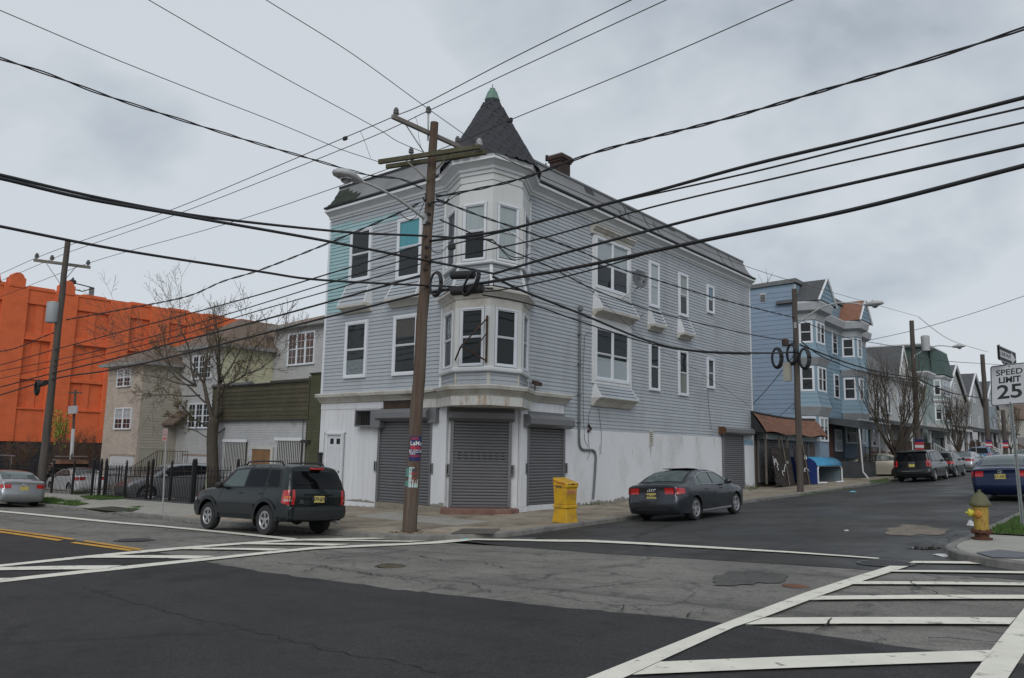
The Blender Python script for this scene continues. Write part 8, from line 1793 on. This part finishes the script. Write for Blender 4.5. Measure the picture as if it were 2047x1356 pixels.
# parking sign on the left pavement
psb = Vector(G(325,1026,gs)); pst = Vector(onY(333,858,psb.y)); PS = thing('parking_sign', tuple(psb), 'small white and red parking restriction sign on a thin post behind the dark green car', 'road sign')
MB().tube([psb-Vector((0,0,.1)), pst], .028, 6).build('post', m_galv, PS); psx = MB().box((pst.x-.17,pst.y-.045,pst.z-.42),(pst.x+.17,pst.y-.035,pst.z+.02)).build('sign_plate', M('pale_pink_sign', (.36,.27,.26), .5, .1, 6), PS)
pfm = lambda v: (pst.x+v[0], pst.y-.046-v[2]*.3, pst.z+v[1]); text_mb('NO', .09, lambda v: pfm((v[0],v[1]-.09,v[2]))).build('lettering', m_rp, psx); text_mb('PARKING', .062, lambda v: pfm((v[0],v[1]-.20,v[2]))).build('lettering', m_rp, psx); MB().box((pst.x-.12,pst.y-.048,pst.z-.36),(pst.x+.12,pst.y-.046,pst.z-.31)).build('arrow_bar', m_rp, psx)
# white sign far up the street
fs2 = onY(1950,878,86); FS = thing('parking_sign', (fs2[0],86,gs(-13,86)), 'small white sign on a thin post far up the side street', 'road sign'); MB().tube([(fs2[0],86,gs(-13,86)-.1),(fs2[0],86,fs2[2]+.7)], .04, 5).build('post', m_galv, FS); MB().box((fs2[0]-.22,85.93,fs2[2]-.05),(fs2[0]+.22,85.96,fs2[2]+.65)).build('sign_plate', m_sw, FS)
# satellite dish on the side wall
dc = Vector(RF.w(8.15, 6.78, .75)); DS = thing('satellite_dish', tuple(dc), 'grey satellite dish on an arm beside the upper double window', 'satellite dish'); m_dish = M('dish_grey', (.085,.09,.10), .5, .08, 4)
dn = Vector((.75,-.62,.28)).normalized(); du = dn.cross(Vector((0,0,1))).normalized(); dv = du.cross(dn)
df_ = lambda v: dc+du*v[0]*.30+dv*v[1]*.40+dn*v[2]
MB().lathe([(0,-.09),(.5,-.055),(.85,-.01),(1.0,.02),(1.02,.03),(.98,.025),(.84,.0),(.5,-.045),(0,-.08)], 24, 0, df_).build('reflector', m_dish, DS, smooth=True)
MB().tube([dc-dn*.1, dc-dn*.15-Vector((0,0,.25)), Vector(RF.w(7.85,6.05,.08))], .028, 6).build('mast', m_galv, DS); MB().tube([dc-dv*.42-dn*.02, dc-dv*.35+dn*.45], .015, 5).build('feed_arm', m_galv, DS); MB().tube([dc-dv*.32+dn*.36, dc-dv*.32+dn*.5], .05, 8).build('receiver', m_dish, DS)
# litter and small stuff
def lump(px_, py_, w, h, mat, label, cat='litter', f=g, seed=0, name='litter', fl=.5):
    c = G(px_, py_, f); rr = random.Random(seed+int(px_)); mb = MB(); n, k = 8, 4; vs = []
    for j in range(k+1):
        for i in range(n): a = 2*PI*i/n; r = math.cos(j/k*PI*.5)*rr.uniform(.75,1.15); vs.append((c[0]+w*.5*r*math.cos(a), c[1]+w*.5*r*math.sin(a), c[2]+h*math.sin(j/k*PI*.5)*rr.uniform(.6,1.1)+.005))
    mb.add(vs, [(j*n+i,j*n+(i+1)%n,(j+1)*n+(i+1)%n,(j+1)*n+i) for j in range(k) for i in range(n)]); tag(mb.build(name, mat), label, cat)
cy_ = M('cyan_plastic', (.12,.50,.62), .5, .1, 9); lw = M('litter_white', (.55,.55,.56), .6, .15, 9)
lump(902,1078,.34,.06,cy_,'pale blue scrap of plastic in the gutter at the corner, left one'); lump(927,1079,.34,.055,cy_,'pale blue scrap of plastic in the gutter at the corner, right one'); lump(818,1064,.16,.09,lw,'crumpled white paper at the foot of the corner utility pole',f=gs)
lump(1941,1051,.20,.12,lw,'crumpled white cup in the gutter beside the hydrant'); lump(780,1133,.55,.04,M('leaf_litter', (.07,.06,.035), .95, .4, 9),'flattened brown leaf litter on the old asphalt in the middle of the junction'); lump(1890,1112,.35,.03,lw,'white scrap of paper at the edge of the right corner kerb',f=g)
lump(1590,1173,.35,.01,M('rust_scrap', (.16,.07,.04), .9, .3),'flat reddish scrap lying on the old asphalt near the right crosswalk'); lump(1692,1062,.12,.03,lw,'tiny white scrap in the wet side street'); lump(300,995,.5,.06,lw,'white litter under the iron fence',f=gs); lump(128,1006,.5,.05,lw,'white litter on the grass strip near the left utility pole',f=gs); lump(340,998,.6,.08,M('grey_rag', (.3,.28,.27), .9, .2),'greyish rag by the gate in the iron fence',f=gs)
lump(1705,984,.35,.05,cy_,'pale blue litter in the far gutter of the side street'); lump(1362,1019,.12,.04,lw,'tiny white scrap under the charcoal saloon',f=g)
dirt = M('dirt_heap', (.12,.10,.08), .95, .3, 5, .6, 30); lump(1182,1003,.9,.16,dirt,'small heap of dirt at the foot of the white stucco wall',f=gs,cat='dirt heap',name='dirt_heap')
# darker square plate in the right corner pavement, grate at the kerb
sheet('tactile_plate', GP([(1950,1106),(1998,1100),(2060,1107),(2110,1114),(2040,1117),(1985,1116)], gsr), M('tactile_grey', (.15,.155,.17), .8, .06, 4, .8, 90), .3, gsr, .012)
gr_ = G(955,1063,gs); GRT = thing('kerb_grate', (gr_[0],gr_[1],gr_[2]), 'rusty ribbed metal grate set in the pavement at the corner kerb', 'grate')
pA = [G(x,y,gs) for x,y in ((900,1068),(925,1058),(1000,1058),(985,1068))]; MB().add([(p[0],p[1],p[2]+.012) for p in pA], [(0,1,2,3)]).build('plate', M('rusty_grate', (.17,.155,.135), .8, .3, 20, 1., 60), GRT)
for k in range(16): t = (k+.5)/16; a = Vector(pA[0])*(1-t)+Vector(pA[3])*t; b = Vector(pA[1])*(1-t)+Vector(pA[2])*t; MB().tube([a+Vector((0,0,.018)), b+Vector((0,0,.018))], .009, 4).build('rib', MC['rusty_grate'], GRT)

# weeds along walls, kerbs and joints
for pts, dn in (([(1492,977),(1508,972),(1522,977),(1500,982)], 900), ([(1168,1008),(1200,1005),(1206,1009),(1172,1012)], 400), ([(1600,989),(1700,976),(1702,979),(1602,993)], 150), ([(1735,962),(1775,957),(1778,964),(1745,968)], 500)):
    grass('weeds', [G(x,y,gs)[:2] for x, y in pts], gs, dn, .06, .01, None, False)

# leaves and grit gathered in the gutters and against the walls
m_leafl = M('dead_leaf', (.075,.055,.032), .95, .4, 9, island=.4)
def debris(A, B, n, w, f, sd, s=.035):
    rr = random.Random(sd); mb = MB(); A, B = Vector(A), Vector(B); nn = Vector((-(B-A).y,(B-A).x)).normalized()
    for k in range(n):
        t = rr.random(); c = A+(B-A)*t+nn*(rr.random()**2)*w; z = f(c.x,c.y)+.012; a = rr.uniform(0,6.3); q = s*rr.uniform(.3,1.2)
        mb.add([(c.x+q*math.cos(a),c.y+q*math.sin(a),z+rr.uniform(0,.02)),(c.x+q*.6*math.cos(a+1.8),c.y+q*.6*math.sin(a+1.8),z),(c.x+q*math.cos(a+3.1),c.y+q*math.sin(a+3.1),z+rr.uniform(0,.015)),(c.x+q*.6*math.cos(a+4.6),c.y+q*.6*math.sin(a+4.6),z)], [(0,1,2,3)])
    tag(mb.build('leaf_litter', m_leafl), kind='stuff')
debris((-12.42,17),(-12.35,45), 500, -.5, g, 1); debris((-30,12.9),(-17,12.9), 260, -.4, g, 2); debris((-15.9,22.5),(-15.9,38), 260, -.4, gs, 3); debris((-16.8,12.95),(-13.0,14.6), 90, -.5, g, 4)
debris((-2.85,16),(-2.8,24), 120, .5, g, 5); debris((-24,18.05),(-18.5,18.05), 120, -.4, gs, 6); debris((-14.9,13.3),(-14.1,13.3), 40, .8, gs, 7); debris((-14,14.5),(-12.7,20), 120, 2.0, gs, 8, .022)
